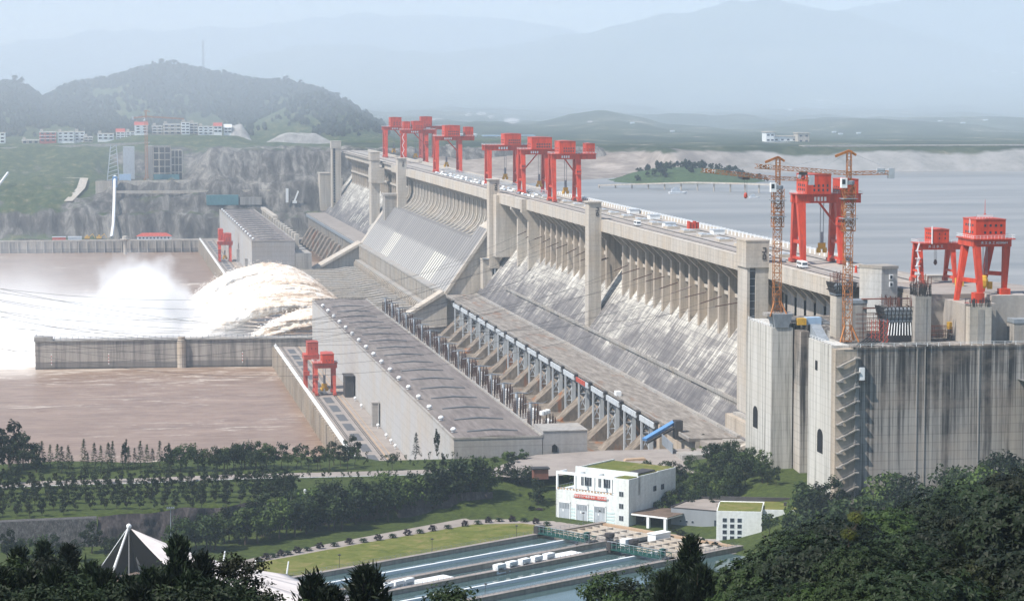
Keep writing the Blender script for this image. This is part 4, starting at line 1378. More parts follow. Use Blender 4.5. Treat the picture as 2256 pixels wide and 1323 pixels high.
for k in range(6): b.box(321.6 + k * 1.1, 321.71 + k * 1.1, 869.45, 869.58, ZP + 7.6, ZP + 9.1)
part(b, 'roof_ladder', M['white'], o)
b = MB(); b.tube((326.33, 873.65, ZP + 7.2), (326.33, 873.65, ZP + 14.5), .16, .06, 6); b.box(325.91, 326.74, 873.44, 873.86, ZP + 8.5, ZP + 9.2); part(b, 'mast', M['red'], o)
b = MB(); b.box(317.82, 321.39, 859.48, 863.68, 182.88, 186.87); b.box(314.88, 322.13, 860.84, 862.73, 181.94, 183.19); b.box(330, 333.78, 865.78, 869.45, 184.56, 187.71); part(b, 'motor_box', M['red'], o)
b = MB()
for dx in (-.9, -.5, .2, .6, 1): b.bar((325.8 + dx, 871.55, ZP), (325.8 + dx, 871.55, 192.75), .12)
part(b, 'hoist_rope', M['steel'], o)
b = MB(); b.lathe((325.38, 871.13, 187.5), [(.5, 0), (1.5, 1), (1.7, 3), (1.2, 4.6), (.4, 5)], 9); b.box(323.28, 324.54, 870.5, 871.76, 187.71, 190.23); b.box(326.85, 328.53, 870.5, 871.97, 187.29, 190.02); part(b, 'hook_block', M['yellow'], o)
lettering('夹 江 水 工 A2500kN', 1.15, M['white'], None, (0, 0, 0), (0, 0, 0))
lt = C.objects[-1]; lt.parent = o; lt.matrix_parent_inverse = PINV(o); lt.location = (327.06, S0 + .2, ZP - 1.2); lt.rotation_euler = (R(90), 0, 0)
b = MB(); b.box(313, 325, 857, 880, 168.5, 183.1); b.box(325.1, 340, 862, 880, 168.5, 185.6); o = b.build('crane_plinth', M['conc_deck']); tag(o, 'stepped concrete plinth carrying the feet of the largest red crane', 'plinth')
o = MB().box(331, 333.6, 915, 918, 184.7, 187.8).build('hook_block', M['yellow']); tag(o, 'spare yellow hook block lying on the pale concrete between the red cranes', 'hook block')

# tailrace cranes
o = gantry('red gantry crane with cabin on the near tailrace deck by the power house wall', 126.6, 137.3, 1434, 1450, 82, 97.6, 100.6, (1.2, 1.8), [H(130.2, 137, 1434, 1448, 5.2, nx=3, nz=1, ny=2)], 1.15, 'l', False, .5, M['red_dark'], text=False)
o2 = o
b = MB(); b.box(121.8, 131, 1462, 1476, 100, 103); b.box(122.4, 124, 1463, 1465, 82, 100); b.box(129, 130.4, 1474, 1476, 82, 100); b.box(122.4, 124, 1474, 1476, 82, 100); b.box(121.4, 125, 1462, 1464, 90.5, 93.2); part(b, 'rear_portal', M['red_dark'], o2)
machine_house(o2, 124, 130.4, 1463, 1474, 103, 110.2, 2, 1, 2, M['red_dark'], wz=(.25, .75))
gantry('red gantry crane with two red houses on the far tailrace deck by the mist', 127, 138, 2560, 2578, 82, 99, 102.5, (2, 2.5), [H(131, 139, 2561, 2577, 8, nx=2), H(126.5, 131, 2570, 2590, 12, nx=1)], 1.4, 'l', False, .5, text=False)

# ================================================================ tower cranes
def lattice(mb, a, b, w, n, r=.18):
    """square lattice boom between two points"""
    a = Vector(a); b = Vector(b); ax = (b - a); L = ax.length; ax.normalize()
    up = Vector((0, 0, 1)) if abs(ax.z) < .9 else Vector((0, 1, 0))
    p = ax.cross(up).normalized() * (w / 2); q = p.cross(ax).normalized() * (w / 2)
    cs = [p + q, p - q, -p - q, -p + q]
    for c in cs: mb.bar(a + c, b + c, r * 1.25)
    for i in range(n):
        f0 = a + ax * (L * i / n); f1 = a + ax * (L * (i + 1) / n)
        for k in range(4):
            c0, c1 = cs[k], cs[(k + 1) % 4]
            mb.bar(f0 + (c0 if i % 2 else c1), f1 + (c1 if i % 2 else c0), r)
            mb.bar(f0 + c0, f0 + c1, r)


def tower_crane(label, base, zs, ztop, jib_tip, cj_end, w=2.6, r=.17, sock=0, mat=None, hook=None, sign=True):
    mat = mat or M['orange']
    o = empty('tower_crane', base, label, 'tower crane')
    x, y, z0 = base
    m = MB(); n = int((zs - z0) / (w * 1.0)); lattice(m, (x, y, z0), (x, y, zs), w, n, r)
    if sock: lattice(m, (x, y, zs - sock), (x, y, zs - 1), w * 1.45, max(3, int(sock / 3)), r * 1.1)
    for k in range(n // 3): m.box(x - .5, x + .5, y - .5, y + .5, z0 + 3 * k * w, z0 + 3 * k * w + .4)
    part(m, 'mast', mat, o)
    m = MB(); lattice(m, (x, y, zs), (x, y, ztop), w * .55, int((ztop - zs) / 2), r)
    d = (Vector(jib_tip) - Vector((x, y, zs))); d.z = 0; d.normalize()
    m.bar(Vector((x, y, ztop)), Vector((x, y, ztop)) + d * 5.2 - Vector((0, 0, 2.0)), .9); m.bar(Vector((x, y, ztop)), Vector((x, y, ztop)) - d * 2.6 - Vector((0, 0, 1.6)), .8)
    part(m, 'tower_head', mat, o)
    jb = MB(); a = Vector((x, y, zs + 3)); t = Vector(jib_tip); lattice(jb, a, t, 1.5, int((t - a).length / 1.7), r * .8); part(jb, 'jib', mat, o)
    c = Vector(cj_end); m = MB(); lattice(m, a, c, 1.3, 6, r); part(m, 'counter_jib', mat, o)
    m = MB(); m.bar(c - (c - a).normalized() * 6 + Vector((0, 0, .9)), c - (c - a).normalized() * 3 + Vector((0, 0, .9)), 1.5); m.box(c.x - 1.6, c.x + .6, c.y - .8, c.y + .8, c.z - 2.2, c.z + 1.6); part(m, 'counterweight', M['lgrey'], o)
    m = MB(); top = Vector((x, y, ztop - .5)); m.bar(top, a.lerp(t, .62) + Vector((0, 0, .8)), .1); m.bar(top, a.lerp(t, .3) + Vector((0, 0, .8)), .1); m.bar(top, c + Vector((0, 0, 1)), .1); part(m, 'tie_rod', M['lgrey'], o)
    m = MB(); m.box(x - 3.4, x - 1.2, y - 2.2, y - .4, zs - 2.2, zs + 1.4); cb = part(m, 'cab', M['white'], o)
    m = MB(); m.box(x - 3.2, x - 2.0, y - 2.28, y - 2.18, zs - .8, zs + .9); part(m, 'cab_window', M['glass'], cb)
    m = MB(); m.lathe((x, y, zs - 1.2), [(1.0, 0), (2.2, .2), (2.2, 1.4), (1.2, 1.6)], 10)
    if sock:
        for dz in (sock * .35, sock * .75): m.box(x - w * 1.0, x + w * 1.0, y - w * 1.0, y + w * 1.0, zs - dz, zs - dz + .25)
        for dz in (sock * .35, sock * .75):
            m.bar((x - w, y - w, zs - dz + 1.1), (x + w, y - w, zs - dz + 1.1), .1)
    part(m, 'slewing_ring', M['steel'], o)
    if hook:
        f, zh = hook; h = a.lerp(t, f); m = MB(); m.box(h.x - 1.4, h.x + 1.4, h.y - .8, h.y + .8, h.z - 1.8, h.z - .6)
        for dx in (-.5, .5): m.bar((h.x + dx, h.y, h.z - 1), (h.x + dx, h.y, zh), .08)
        part(m, 'trolley', M['dark'], o); m = MB(); m.lathe((h.x, h.y, zh - 2.2), [(.2, 0), (.8, .6), (.7, 1.8), (.3, 2.4)], 8); part(m, 'hook_block', M['red_dark'], o)
    if sign:
        q0 = t + (a - t).normalized() * .6; q1 = t + (a - t).normalized() * 5.4; mid = (q0 + q1) / 2
        lt = lettering('S·C·M', 2.0, M['white'], None, (0, 0, 0), (0, 0, 0)); lt.parent = o; lt.matrix_parent_inverse = PINV(o)
        lt.location = (mid.x, mid.y - 1.0, mid.z); lt.rotation_euler = (R(90), math.atan2(-(a - t).normalized().z, 1), 0)
        m = MB(); m.bar(q0 + Vector((0, -.85, 0)), q1 + Vector((0, -.85, 0)), .12, 1.5); part(m, 'sign_board', M['orange'], o)
    m = MB()
    for dx, dy in ((-3.4, -3), (3.6, -3), (3.6, 3)): m.bar((x + dx, y + dy, z0 + .1), (x + dx * .35, y + dy * .35, z0 + 6), .5)
    part(m, 'base_strut', mat, o)
    return o


bA = AS(1711, 697, 937); bB = AS(1866, 740, 866)
tA, cA = AS(1545, 375, 937), AS(1790, 395, 937)
zA = AS(1711, 410, 937).z
tower_crane('left of the two orange tower cranes on the ship lift, its lower jib reaching left', (bA.x, 937, LZ + 3.2), zA, AS(1711, 346, 937).z, tA, cA, 2.8, .16, 16, None, (.82 if False else .42, AS(1660, 425, 937).z))
tB, cB = AS(1664, 366, 866), AS(1966, 380, 866)
tower_crane('right of the two orange tower cranes, tallest, its jib crossing the other crane', (bB.x, 866, LZ + .2), AS(1875, 400, 866).z, AS(1880, 332, 866).z, tB, cB, 2.8, .16, 18, None, (.49, AS(1770, 383, 866).z))
bb = MB(); bb.box(bA.x - 4.5, bA.x + 6.5, 934.4, 941.5, LZ + 3.2, LZ + 4.4); o = bb.build('ballast_block', M['conc_grey']); tag(o, 'grey ballast block under the foot of the left tower crane', 'block')
# ================================================================ foreground terrain
def lerp_tab(tab, x):
    if x <= tab[0][0]: return tab[0][1]
    for (a, p), (b, q) in zip(tab[:-1], tab[1:]):
        if x <= b: return p + (q - p) * (x - a) / (b - a)
    return tab[-1][1]


def sm(a, b, x):
    f = max(0.0, min(1.0, (x - a) / (b - a)))
    return f * f * (3 - 2 * f)


CUT = [(-120, 885), (-35, 893), (0, 896), (26, 905), (60, 916), (100, 932), (140, 944), (175, 955), (230, 945), (300, 930)]
ZP0, ZU = 97.0, 107.0
CANOPY = [(-400, 1352), (1250, 1352), (1440, 1335), (1520, 1285), (1600, 1255), (1720, 1215), (1850, 1195), (2000, 1150), (2130, 1120), (2256, 1080), (2500, 1020)]


def hill_z(t, s):
    u = UH(t, max(s, 30.0))
    k = (262 - AS(u, lerp_tab(CANOPY, u), 1.0).z)
    return 262 - k * s - (9 - 4 * sm(400, 800, s))


def ground_z(t, s):
    c = lerp_tab(CUT, t)
    w = 1.5 if t < 120 else 1.5 + (t - 120) * .8
    zb = ZP0 + (ZU - ZP0) * sm(c - w, c + w, s)
    if 118 <= t < 258: zb -= 25 * sm(1019, 1026, s)
    if t < 118: zb -= 40 * sm(1030, 1075, s + noise.noise(Vector((t * .03, 0, 0))) * 8)
    zb += 10 * sm(222, 262, t) * sm(770, 840, s) * sm(1010, 960, s)
    if s < 790: zb = min(zb, ZP0) - 2.5 * sm(790, 740, s)
    return max(zb, hill_z(t, s) if s < 1000 else -1e9)


rows = []
for j in range(0, 176):
    s = -100 + 7 * j if j < 160 else 1020 + (j - 160) * 5
    if s > 1085: break
    rows.append([(t, s, ground_z(t, s) + (noise.noise(Vector((t * .05, s * .05, 0))) * .5 if s < 780 or t < 110 and s > 1005 else 0)) for t in range(-400, 560, 7)])
g = MB().grid(rows)
o = g.build('hillside', M['grassland'], None, True); tag(o, kind='structure')


def sheet(name, pts, mat, z, dz=.05, kind='structure', label=None, cat=None):
    P = [AZ(u, v, z) for u, v in pts]
    b = MB(); b.add([(p.x, p.y, z + dz) for p in P], [tuple(range(len(P)))])
    o = b.build(name, mat); tag(o, label, cat, None, kind)
    return o


def strip(name, line, w, mat, z, dz):
    P = [AZ(u, v, z) for u, v in line]
    L, Rr = [], []
    for i, p in enumerate(P):
        d = (P[min(i + 1, len(P) - 1)] - P[max(i - 1, 0)]); d.z = 0; d.normalize(); n = Vector((-d.y, d.x, 0))
        L.append(tuple(p + n * w / 2 + Vector((0, 0, dz)))); Rr.append(tuple(p - n * w / 2 + Vector((0, 0, dz))))
    o = MB().grid([L, Rr]).build(name, mat); tag(o, kind='structure')
    return o


strip('road', [(-60, 1071), (120, 1063), (300, 1058), (520, 1049), (700, 1045), (860, 1041), (1000, 1037), (1110, 1034)], 11, M['path'], ZU, .08)
strip('kerb', [(-60, 1077), (120, 1069), (300, 1064), (520, 1055), (700, 1051), (860, 1047), (1000, 1043), (1110, 1040)], .8, M['white'], ZU, .14)
ap = MB(); P = [AZ(u, v, ZU) for u, v in ((1050, 1047), (1120, 1018), (1180, 1002), (1330, 992), (1640, 985), (1640, 1040), (1500, 1042), (1380, 1032), (1250, 1046), (1150, 1052))]
ap.add([(p.x, p.y, ZU + .12) for p in P], [tuple(range(len(P)))]); o = ap.build('yard', M['path']); tag(o, kind='structure')
# steps between the yard and the trestle deck
b = MB()
b.prism([(258, 1034), (306, 1034), (306, 985), (276, 985), (262, 1000)], 100, 109.2, 'z')
o = b.build('loading_apron', M['path']); tag(o, kind='structure')
b = MB(); b.prism([(1003, 107), (1003, 109.2), (992, 109.2), (992, 107)], 240, 266, 't'); b.box(240, 268, 988.5, 990, 98, 107.4); o = b.build('terrace_wall', M['conc_grey']); tag(o, 'stained concrete terrace wall left of the ship lift foot', 'wall')
b = MB(); b.prism([(262, 108.9), (280, 116), (280, 113.5), (262, 106)], 1000, 1006); b.prism([(262, 108.9), (280, 116.0), (280, 100), (262, 100)], 1003, 1006); o = b.build('stair_ramp', M['conc']); tag(o, 'pale concrete stair ramp climbing to the ship lift tower', 'ramp')
b = MB(); b.prism([(259, 106.5), (262.5, 109.8), (266, 106.5)], 994, 1001); o = b.build('concrete_wedge', M['conc']); tag(o, 'small pyramid-like concrete wedge at the foot of the stair ramp', 'block')
P0, P1 = AZ(1458, 978, 107), AZ(1482, 1000, 107)
b = MB(); b.prism([(P0.x, P0.y), (P1.x, P1.y), (P1.x + .3, P1.y + .3), (P0.x + .3, P0.y + .3)], 107, 111.5, 'z'); o = b.build('metal_gate', M['steel']); tag(o, 'grey barred metal gate by the end of the trestle deck', 'gate')
cv = empty('conveyor', (244, 1052, 107), 'bright blue covered conveyor slanting under the trestle end', 'conveyor')
b = MB(); b.bar((236, 1046, 108.3), (252.5, 1058, 114.2), 2.6, 1.2); part(b, 'blue_cover', M['blue'], cv)
b = MB(); b.bar((236.8, 1044.6, 107.2), (253, 1056.4, 112.4), 1.6, .8); b.box(251.5, 255, 1053, 1058, 107, 115.2); part(b, 'conveyor_frame', M['dark'], cv)
sh = empty('brick_hut', AZ(1192, 1055, ZU), 'small brown hut with a flat roof on the pale yard', 'hut')
p = sh.location
b = MB(); b.box(p.x - 3, p.x + 3, p.y, p.y + 4, ZU, ZU + 4); part(b, 'wall', M['rebar'], sh)
b = MB(); b.box(p.x - 3.5, p.x + 3.5, p.y - .5, p.y + 4.5, ZU + 4, ZU + 4.5); part(b, 'roof', M['dark'], sh)
b = MB(); p = AZ(1375, 1016, ZU)
o = MB().prism([(p.x, ZU), (p.x + 10, ZU + .2), (p.x + 9, ZU + 1.2), (p.x + 1, ZU + .9)], p.y, p.y + 3).build('timber_pile', M['tan']); tag(o, 'low pile of boards lying on the pale yard', 'pile')

# retaining wall of rubble and the cut rock face
P = [AZ(u, v, ZU) for u, v in ((-60, 1150), (100, 1148), (213, 1146))]
rows = [[(p.x, lerp_tab(CUT, p.x) - 4.2 + 1.2 * f, ZP0 - .5 + (ZU + .6 - ZP0) * f) for p in P] for f in (0, .5, 1)]
b = MB().grid(rows); b.grid([[(p.x, lerp_tab(CUT, p.x) - 3.0, ZU + .1) for p in P], [(p.x, lerp_tab(CUT, p.x) + 1.5, ZU + .1) for p in P]]); o = b.build('rubble_wall', M['stonewall']); tag(o, 'dark rubble masonry retaining wall at the left below the orchard', 'retaining wall')
rows = []
for j in range(11):
    f = j / 10
    row = []
    for i in range(151):
        t = P[-1].x + .4 + i * 1.02
        n = noise.noise(Vector((t * .16, f * 1.2, 1))) * 1.6 + noise.noise(Vector((t * .6, f * 4, 1))) * .6
        hh = (ZU - ZP0) * (1 - .35 * sm(90, 150, t)) + noise.noise(Vector((t * .08, 2, 5))) * 1.0
        row.append((t, lerp_tab(CUT, t) - 4.5 + 2.6 * f + n, ZP0 - .5 + (hh + .9) * f))
    rows.append(row)
o = MB().grid(rows).build('rock_face', M['rock_cut'], None, True); tag(o, 'dark cut rock face below the orchard, behind the row of round trees', 'rock face')

# ================================================================ water works: lawn, lane, basins
sheet('lane', [(430, 1262), (560, 1228), (760, 1190), (1040, 1138), (1090, 1128), (1180, 1135), (1225, 1148), (1390, 1172), (1470, 1150), (1600, 1172), (1640, 1215), (1500, 1240), (1200, 1190), (1060, 1160), (560, 1250), (470, 1290)], M['path'], ZP0, .06)
sheet('lawn', [(560, 1240), (800, 1196), (1040, 1155), (1150, 1152), (1212, 1160), (1226, 1174), (960, 1222), (700, 1268), (560, 1264)], M['lawn'], ZP0, .10)
E1 = Vector((.823, .568, 0)); E2 = Vector((.568, -.823, 0)); TO = AZ(700, 1272, ZP0)
WR = math.atan2(.568, .823)
ww = empty('settling_basin', (TO.x, TO.y, ZP0), 'long concrete settling basins full of blue-green water beside the lawn', 'settling basin', rz=WR)


def wbox(mb, a0, a1, b0, b1, z0, z1): mb.box(a0, a1, -b1, -b0, z0 - ZP0, z1 - ZP0)


def lpart(mb, name, mat, parent):
    o = mb.build(name, mat); o.parent = parent
    return o


A0, A1 = -34, 112
b = MB()
wbox(b, A0, A1 + 28, -.9, .9, 94, 98.7)
wbox(b, A0, A1, 26, 28.2, 94, 98.8)
wbox(b, A0, A1, 38, 40, 94, 98.7)
wbox(b, A0, A1 + 28, 66.5, 68.6, 94, 98.8)
wbox(b, A1, A1 + 1.2, .9, 26, 94, 98.6); wbox(b, A1, A1 + 1.2, 40, 66.5, 94, 98.6)
lpart(b, 'basin_wall', M['conc_warm'], ww)
b = MB()
wbox(b, A0, A1 + 28, -1.0, 1.2, 98.7, 98.9); wbox(b, A0, A1, 25.7, 28.5, 98.8, 99.0); wbox(b, A0, A1, 37.6, 40.4, 98.7, 98.9); wbox(b, A0, A1 + 28, 66.2, 69, 98.8, 99.0)
lpart(b, 'wall_coping', M['path'], ww)
b = MB(); wbox(b, A0, A1, 13.3, 14.3, 95, 98.4); wbox(b, A0, A1, 52.2, 53.2, 95, 98.4); lpart(b, 'divider', M['white'], ww)
b = MB(); wbox(b, A0, A1, 12.2, 13.3, 95, 97.9); wbox(b, A0, A1, 51.1, 52.2, 95, 97.9); lpart(b, 'divider_base', M['conc_grey'], ww)
b = MB(); wbox(b, A0, A1, .9, 26, 94, 97.3); lpart(b, 'water', M['pool'], ww)
b = MB(); wbox(b, A0, A1, 40, 66.5, 94, 97.3); lpart(b, 'water', M['pool'], ww)
b = MB(); wbox(b, A0, A1 + 20, 28.2, 38, 94, 97.2); lpart(b, 'water', M['pool'], ww)
b = MB(); wbox(b, A0, A1 + 20, 68.6, 96, 94, 97.25); lpart(b, 'water', M['pool'], ww)
rl = MB()
for bb_, a1 in ((-.6, A1 + 26), (26.2, A1), (28.0, A1), (39.8, A1), (66.6, A1 + 26), (68.6, A1 + 26)):
    zb = 1.8
    a = A0
    while a < a1: rl.box(a, a + .07, -bb_ - .04, -bb_ + .04, zb, zb + 1.25); a += 2.4
    for dz in (.65, 1.2): rl.box(A0, a1, -bb_ - .03, -bb_ + .03, zb + dz, zb + dz + .06)
lpart(rl, 'railing', M['steel'], ww)
# white gate frames in the middle channel
gf = MB()
gf.box(-4.2, 4.2, -2, 2, 1.4, 2.0); gf.box(-3.6, -2.4, -1.6, 1.6, 2.0, 4.6); gf.box(2.4, 3.6, -1.6, 1.6, 2.0, 4.6); gf.box(-3.6, 3.6, -1.8, 1.8, 4.6, 6.4); gf.box(-2.4, 2.4, .4, 1.0, 2.0, 3.6)
gfm = gf.mesh('gate_frame', M['white'])
for i, (u, v) in enumerate(((1100, 1257), (1127, 1251), (1155, 1245), (1182, 1239), (1209, 1233))):
    p = AZ(u, v, 98.3)
    o = inst('sluice_frame', gfm, None, (p.x, p.y, ZP0 - .2), WR + .12, .62); tag(o, 'white concrete sluice frame in the row of five standing in the middle channel', 'sluice frame', 'five white sluice frames in the middle channel')
for i, (u, v) in enumerate(((852, 1300), (876, 1294), (898, 1289))):
    p = AZ(u, v, 98.3)
    o = inst('sluice_frame', gfm, None, (p.x, p.y, ZP0 - .2), WR + .12, .62); tag(o, 'white concrete sluice frame in the cluster of three near the canopy', 'sluice frame', 'three white sluice frames by the canopy')
for (a0, a1), lab in (((56, 92), 'long white slab carrying the five sluice frames'), ((16, 30), 'white slab carrying the three sluice frames near the canopy')):
    b = MB(); b.box(a0, a1, -36.5, -30, -.4, 1.3); o = b.build('channel_slab', M['white']); o.location = ww.location; o.rotation_euler = ww.rotation_euler; tag(o, lab, 'slab')
# baffle flumes at the far end
fl = empty('baffle_flume', (TO.x, TO.y, ZP0), 'maze of pale concrete baffle flumes at the basin end before the white building', 'flume', rz=WR)
b = MB()
wbox(b, A1 + 1.2, A1 + 26, 1, 66, 94, 97.2)
for k in range(6): wbox(b, A1 + 3 + k * 4, A1 + 3.5 + k * 4, 2, 30, 97.2, 98.4); wbox(b, A1 + 3 + k * 4, A1 + 3.5 + k * 4, 38, 64, 97.2, 98.4)
for k in range(5): wbox(b, A1 + 3, A1 + 24, 2 + k * 7, 2.5 + k * 7, 97.2, 98.5); wbox(b, A1 + 3, A1 + 24, 38 + k * 6.4, 38.5 + k * 6.4, 97.2, 98.5)
lpart(b, 'baffle', M['conc'], fl)
b = MB(); wbox(b, A1 + 26, A1 + 28, 0, 66, 94, 98.6); lpart(b, 'flume_edge', M['tan'], fl)
b = MB()
for k in range(26): wbox(b, A1 + 2.2, A1 + 2.27, 1 + k * 2.6, 1.07 + k * 2.6, 98, 99.4)
wbox(b, A1 + 2.2, A1 + 2.26, 1, 66, 99.3, 99.4)
lpart(b, 'railing', M['steel'], fl)
# travelling bridges of green lattice
def mud_bridge(a, b0, b1, label):
    o = empty('scraper_bridge', (TO.x, TO.y, ZP0), label, 'scraper bridge', rz=WR)
    m = MB()
    n = 10
    for aa in (a, a + 3.2):
        m.bar((aa, -b0, 2.2), (aa, -b1, 2.2), .45); m.bar((aa, -b0, 4.0), (aa, -b1, 4.0), .28)
        for i in range(n):
            f0 = b0 + (b1 - b0) * i / n; f1 = b0 + (b1 - b0) * (i + 1) / n
            m.bar((aa, -f0, 2.2), (aa, -f1, 4.0), .16); m.bar((aa, -f1, 2.2), (aa, -f1, 4.0), .16)
    m.box(a, a + 3.2, -b1, -b0, 1.9, 2.15)
    lpart(m, 'lattice_beam', M['green_steel'], o)
    m = MB(); m.box(a - .3, a + 3.6, -b0 - 1.6, -b0 + .6, 1.0, 4.6); m.box(a - .6, a + 4, -b1 - .5, -b1 + 1.2, 1.0, 2.6); lpart(m, 'end_carriage', M['dark'], o)
    m = MB(); m.box(a + .6, a + 2.4, -b1 + 2.0, -b1 + 3.4, 2.2, 5.4); lpart(m, 'control_cabinet', M['green_steel'], o)
    m = MB(); 
    for i in range(14): f = b0 + (b1 - b0) * i / 13; m.bar((a - .1, -f, 2.2), (a - .1, -f, 5.0), .08)
    m.bar((a - .1, -b0, 5.0), (a - .1, -b1, 5.0), .1)
    lpart(m, 'handrail', M['lgrey'], o)
    return o


mud_bridge(104, -.5, 27, 'green lattice scraper bridge over the basin nearest the lawn')
mud_bridge(100, 40, 67.5, 'green lattice scraper bridge over the right basin, nearer the dark trees')
bk = MB(); bk.lathe((0, 0, 0), [(1.5, 0), (1.5, 3.2), (1.9, 3.4), (1.9, 4.6), (0, 4.8)], 10); bkm = bk.mesh('gate_motor', M['dark'])
p = AZ(1343, 1192, 98); o = inst('gate_motor', bkm, None, (p.x, p.y, 96.5)); tag(o, 'dark motor housing at the right end of the bridge nearest the lawn', 'motor')
p = AZ(1396, 1206, 98); o = inst('gate_motor', bkm, None, (p.x, p.y, 96.5)); tag(o, 'dark motor housing at the left end of the right-hand bridge', 'motor')
p = AZ(1380, 1205, 98); b = MB(); b.box(-2, 2, -1.4, 1.4, 0, 3.2); b.box(-4.5, 3, -2.2, 2.2, -.4, 0); o = b.build('pump_housing', M['white']); o.location = (p.x, p.y, 98); o.rotation_euler = (0, 0, WR); tag(o, 'small white pump housing between the two green bridges', 'pump')
p = AZ(1452, 1185, 98); b = MB(); b.box(-4, 4, -2, 2, 0, 3); b.box(-4.2, 4.2, -2.2, 2.2, 3, 3.3); o = b.build('valve_house', M['white']); o.location = (p.x, p.y, 97); o.rotation_euler = (0, 0, WR); tag(o, 'low white valve house behind the right-hand green bridge', 'valve house')

# ================================================================ white three-storey building
L_, C_ = AZ(1225, 1140, ZP0), AZ(1385, 1160, ZP0)
BR = math.atan2(C_.y - L_.y, C_.x - L_.x)
BW = (C_ - L_).length; BD = 33.0; BH = 18.4
wb = empty('white_building', (L_.x, L_.y, ZP0), 'white three-storey building with three grey garage doors, red banner and a grass roof', 'building', rz=BR)
zb_ = 11.2
x0 = BW * .80
b = MB(); b.box(0, BW, 0, BD, -1, zb_); b.box(x0, BW, 0, 8, zb_, BH - .4); b.box(0.0 + 4.5, BW, 6.5, BD, zb_, BH); b.box(x0, BW - .01, 8, 20, zb_, BH - .8); lpart(b, 'wall', M['white_wall'], wb)
b = MB(); b.box(4.5, BW - .3, 6.5, 7.0, BH, BH + 1.3); b.box(4.5, 5.0, 7.0, BD, BH, BH + .9); b.box(BW - .5, BW, 20, BD, BH, BH + .2); lpart(b, 'parapet', M['white_wall'], wb)
b = MB(); b.box(5.0, BW - .5, 7.0, BD - .4, BH, BH + .35); b.box(x0 + .5, BW - .5, .5, 7.6, BH - .4, BH - .15); lpart(b, 'roof_grass', M['lawn'], wb)
b = MB(); b.box(x0 + .2, BW - .8, 8.2, 19.5, BH, BH + .9); lpart(b, 'roof_hatch', M['dark'], wb)
pg = MB()
for x in (.3, BW * .26, BW * .52, BW * .76): pg.box(x - .35, x + .35, .05, .75, zb_, BH - .7)
pg.box(0, x0, 0, .8, BH - 1.1, BH - .1)
for x in (.3, BW * .26, BW * .52, BW * .76): pg.box(x - .3, x + .3, .8, 6.5, BH - 1.0, BH - .3)
pg.box(-.05, .3, 0, .8, -1, zb_)
lpart(pg, 'pergola', M['white'], wb)
b = MB()
for k in range(18):
    x = .6 + k * 1.42
    if x < x0: b.box(x, x + .9, -.06, 0, zb_ + .25, zb_ + .95)
lpart(b, 'balustrade', M['tan'], wb)
b = MB(); b.box(.3, 4.5, .2, .3, zb_ + .9, zb_ + 1.0)
for k in range(6): b.box(.25, .3, .8 + k * 2, .9 + k * 2, zb_, zb_ + 1.4)
b.box(.2, .3, .5, 14, zb_ + 1.3, zb_ + 1.4); lpart(b, 'balcony_rail', M['steel'], wb)
dr = MB()
for fx in (.045, .29, .535):
    x = BW * fx
    d = MB(); d.box(x, x + 5.0, -.12, .0, 0, 6.4); dd = lpart(d, 'garage_door', M['lgrey'], wb)
    d = MB()
    for k in range(4): d.box(x + .3 + k * 1.18, x + 1.25 + k * 1.18, -.16, -.12, 4.2, 6.0)
    lpart(d, 'door_pane', M['steel'], dd)
    d = MB(); d.box(x + 1.6, x + 2.2, -.18, -.12, 3.0, 3.8); lpart(d, 'notice', M['white'], dd)
    d = MB(); d.box(x - .35, x, -.3, 0, 0, 6.8); d.box(x + 5.0, x + 5.35, -.3, 0, 0, 6.8); d.box(x - .35, x + 5.35, -.3, 0, 6.4, 6.8); lpart(d, 'door_surround', M['white'], dd)
for fx, w in ((.205, 2.4), (.45, 2.4), (.70, 3.6)):
    lv = MB()
    for k in range(4): lv.box(BW * fx, BW * fx + w, -.1, 0, .4 + k * 1.25, 1.15 + k * 1.25)
    lpart(lv, 'louvre', M['mint'], wb)


def window(x, z, w, h, y, parent, bars=1, side=False):
    d = MB()
    if side: d.box(x - .1, x + .08, y - w / 2, y + w / 2, z, z + h)
    else: d.box(x - w / 2, x + w / 2, y - .1, y + .05, z, z + h)
    f = lpart(d, 'window', M['lgrey'], parent)
    d = MB(); n = bars + 1
    for i in range(n):
        a = -w / 2 + w * i / n + .1; c = -w / 2 + w * (i + 1) / n - .1
        if side: d.box(x + .08, x + .14, y + a, y + c, z + .12, z + h - .12)
        else: d.box(x + a, x + c, y - .16, y - .1, z + .12, z + h - .12)
    lpart(d, 'pane', M['glass'], f)


for fx, w in ((.235, 1.2), (.315, 3.2), (.475, 1.2), (.58, 3.4), (.705, 2.0), (.765, 1.0)): window(BW * fx, 12.6, w, 3.4, 6.45, wb, 2 if w > 3 else 1)
for z in (2.0, 6.6, 11.2): window(BW * .90, z, 2.0, 2.0, 0, wb)
for y in (18, 23.5): window(BW, 11.2, 2.2, 2.2, y, wb, 1, True); window(BW, 5.0, 2.2, 2.2, y, wb, 1, True)
b = MB(); b.box(BW * .262, BW * .70, -.35, -.25, 8.95, 10.35); bn = lpart(b, 'banner', M['red'], wb)
lt = lettering('加强安全生产管理 争创一流供水服务', 1.02, M['white'], bn, (BW * .48, -.37, 9.66), (R(90), 0, 0))
cp = empty('porch', (C_.x, C_.y, ZP0), 'flat brown-roofed porch on white posts joining the white building to the low grey hall', 'porch', rz=BR)
b = MB(); b.box(.3, 16.5, 1.0, 18, 4.5, 5.1); lpart(b, 'porch_beam', M['white'], cp)
b = MB(); b.box(.3, 17, 1.2, 18.2, 5.1, 5.3); lpart(b, 'porch_roof', M['dirt'], cp)
for x in (7.8, 15.4):
    b = MB(); b.box(x - .55, x + .55, 1.1, 2.1, -1, 4.5); lpart(b, 'post', M['white'], cp)
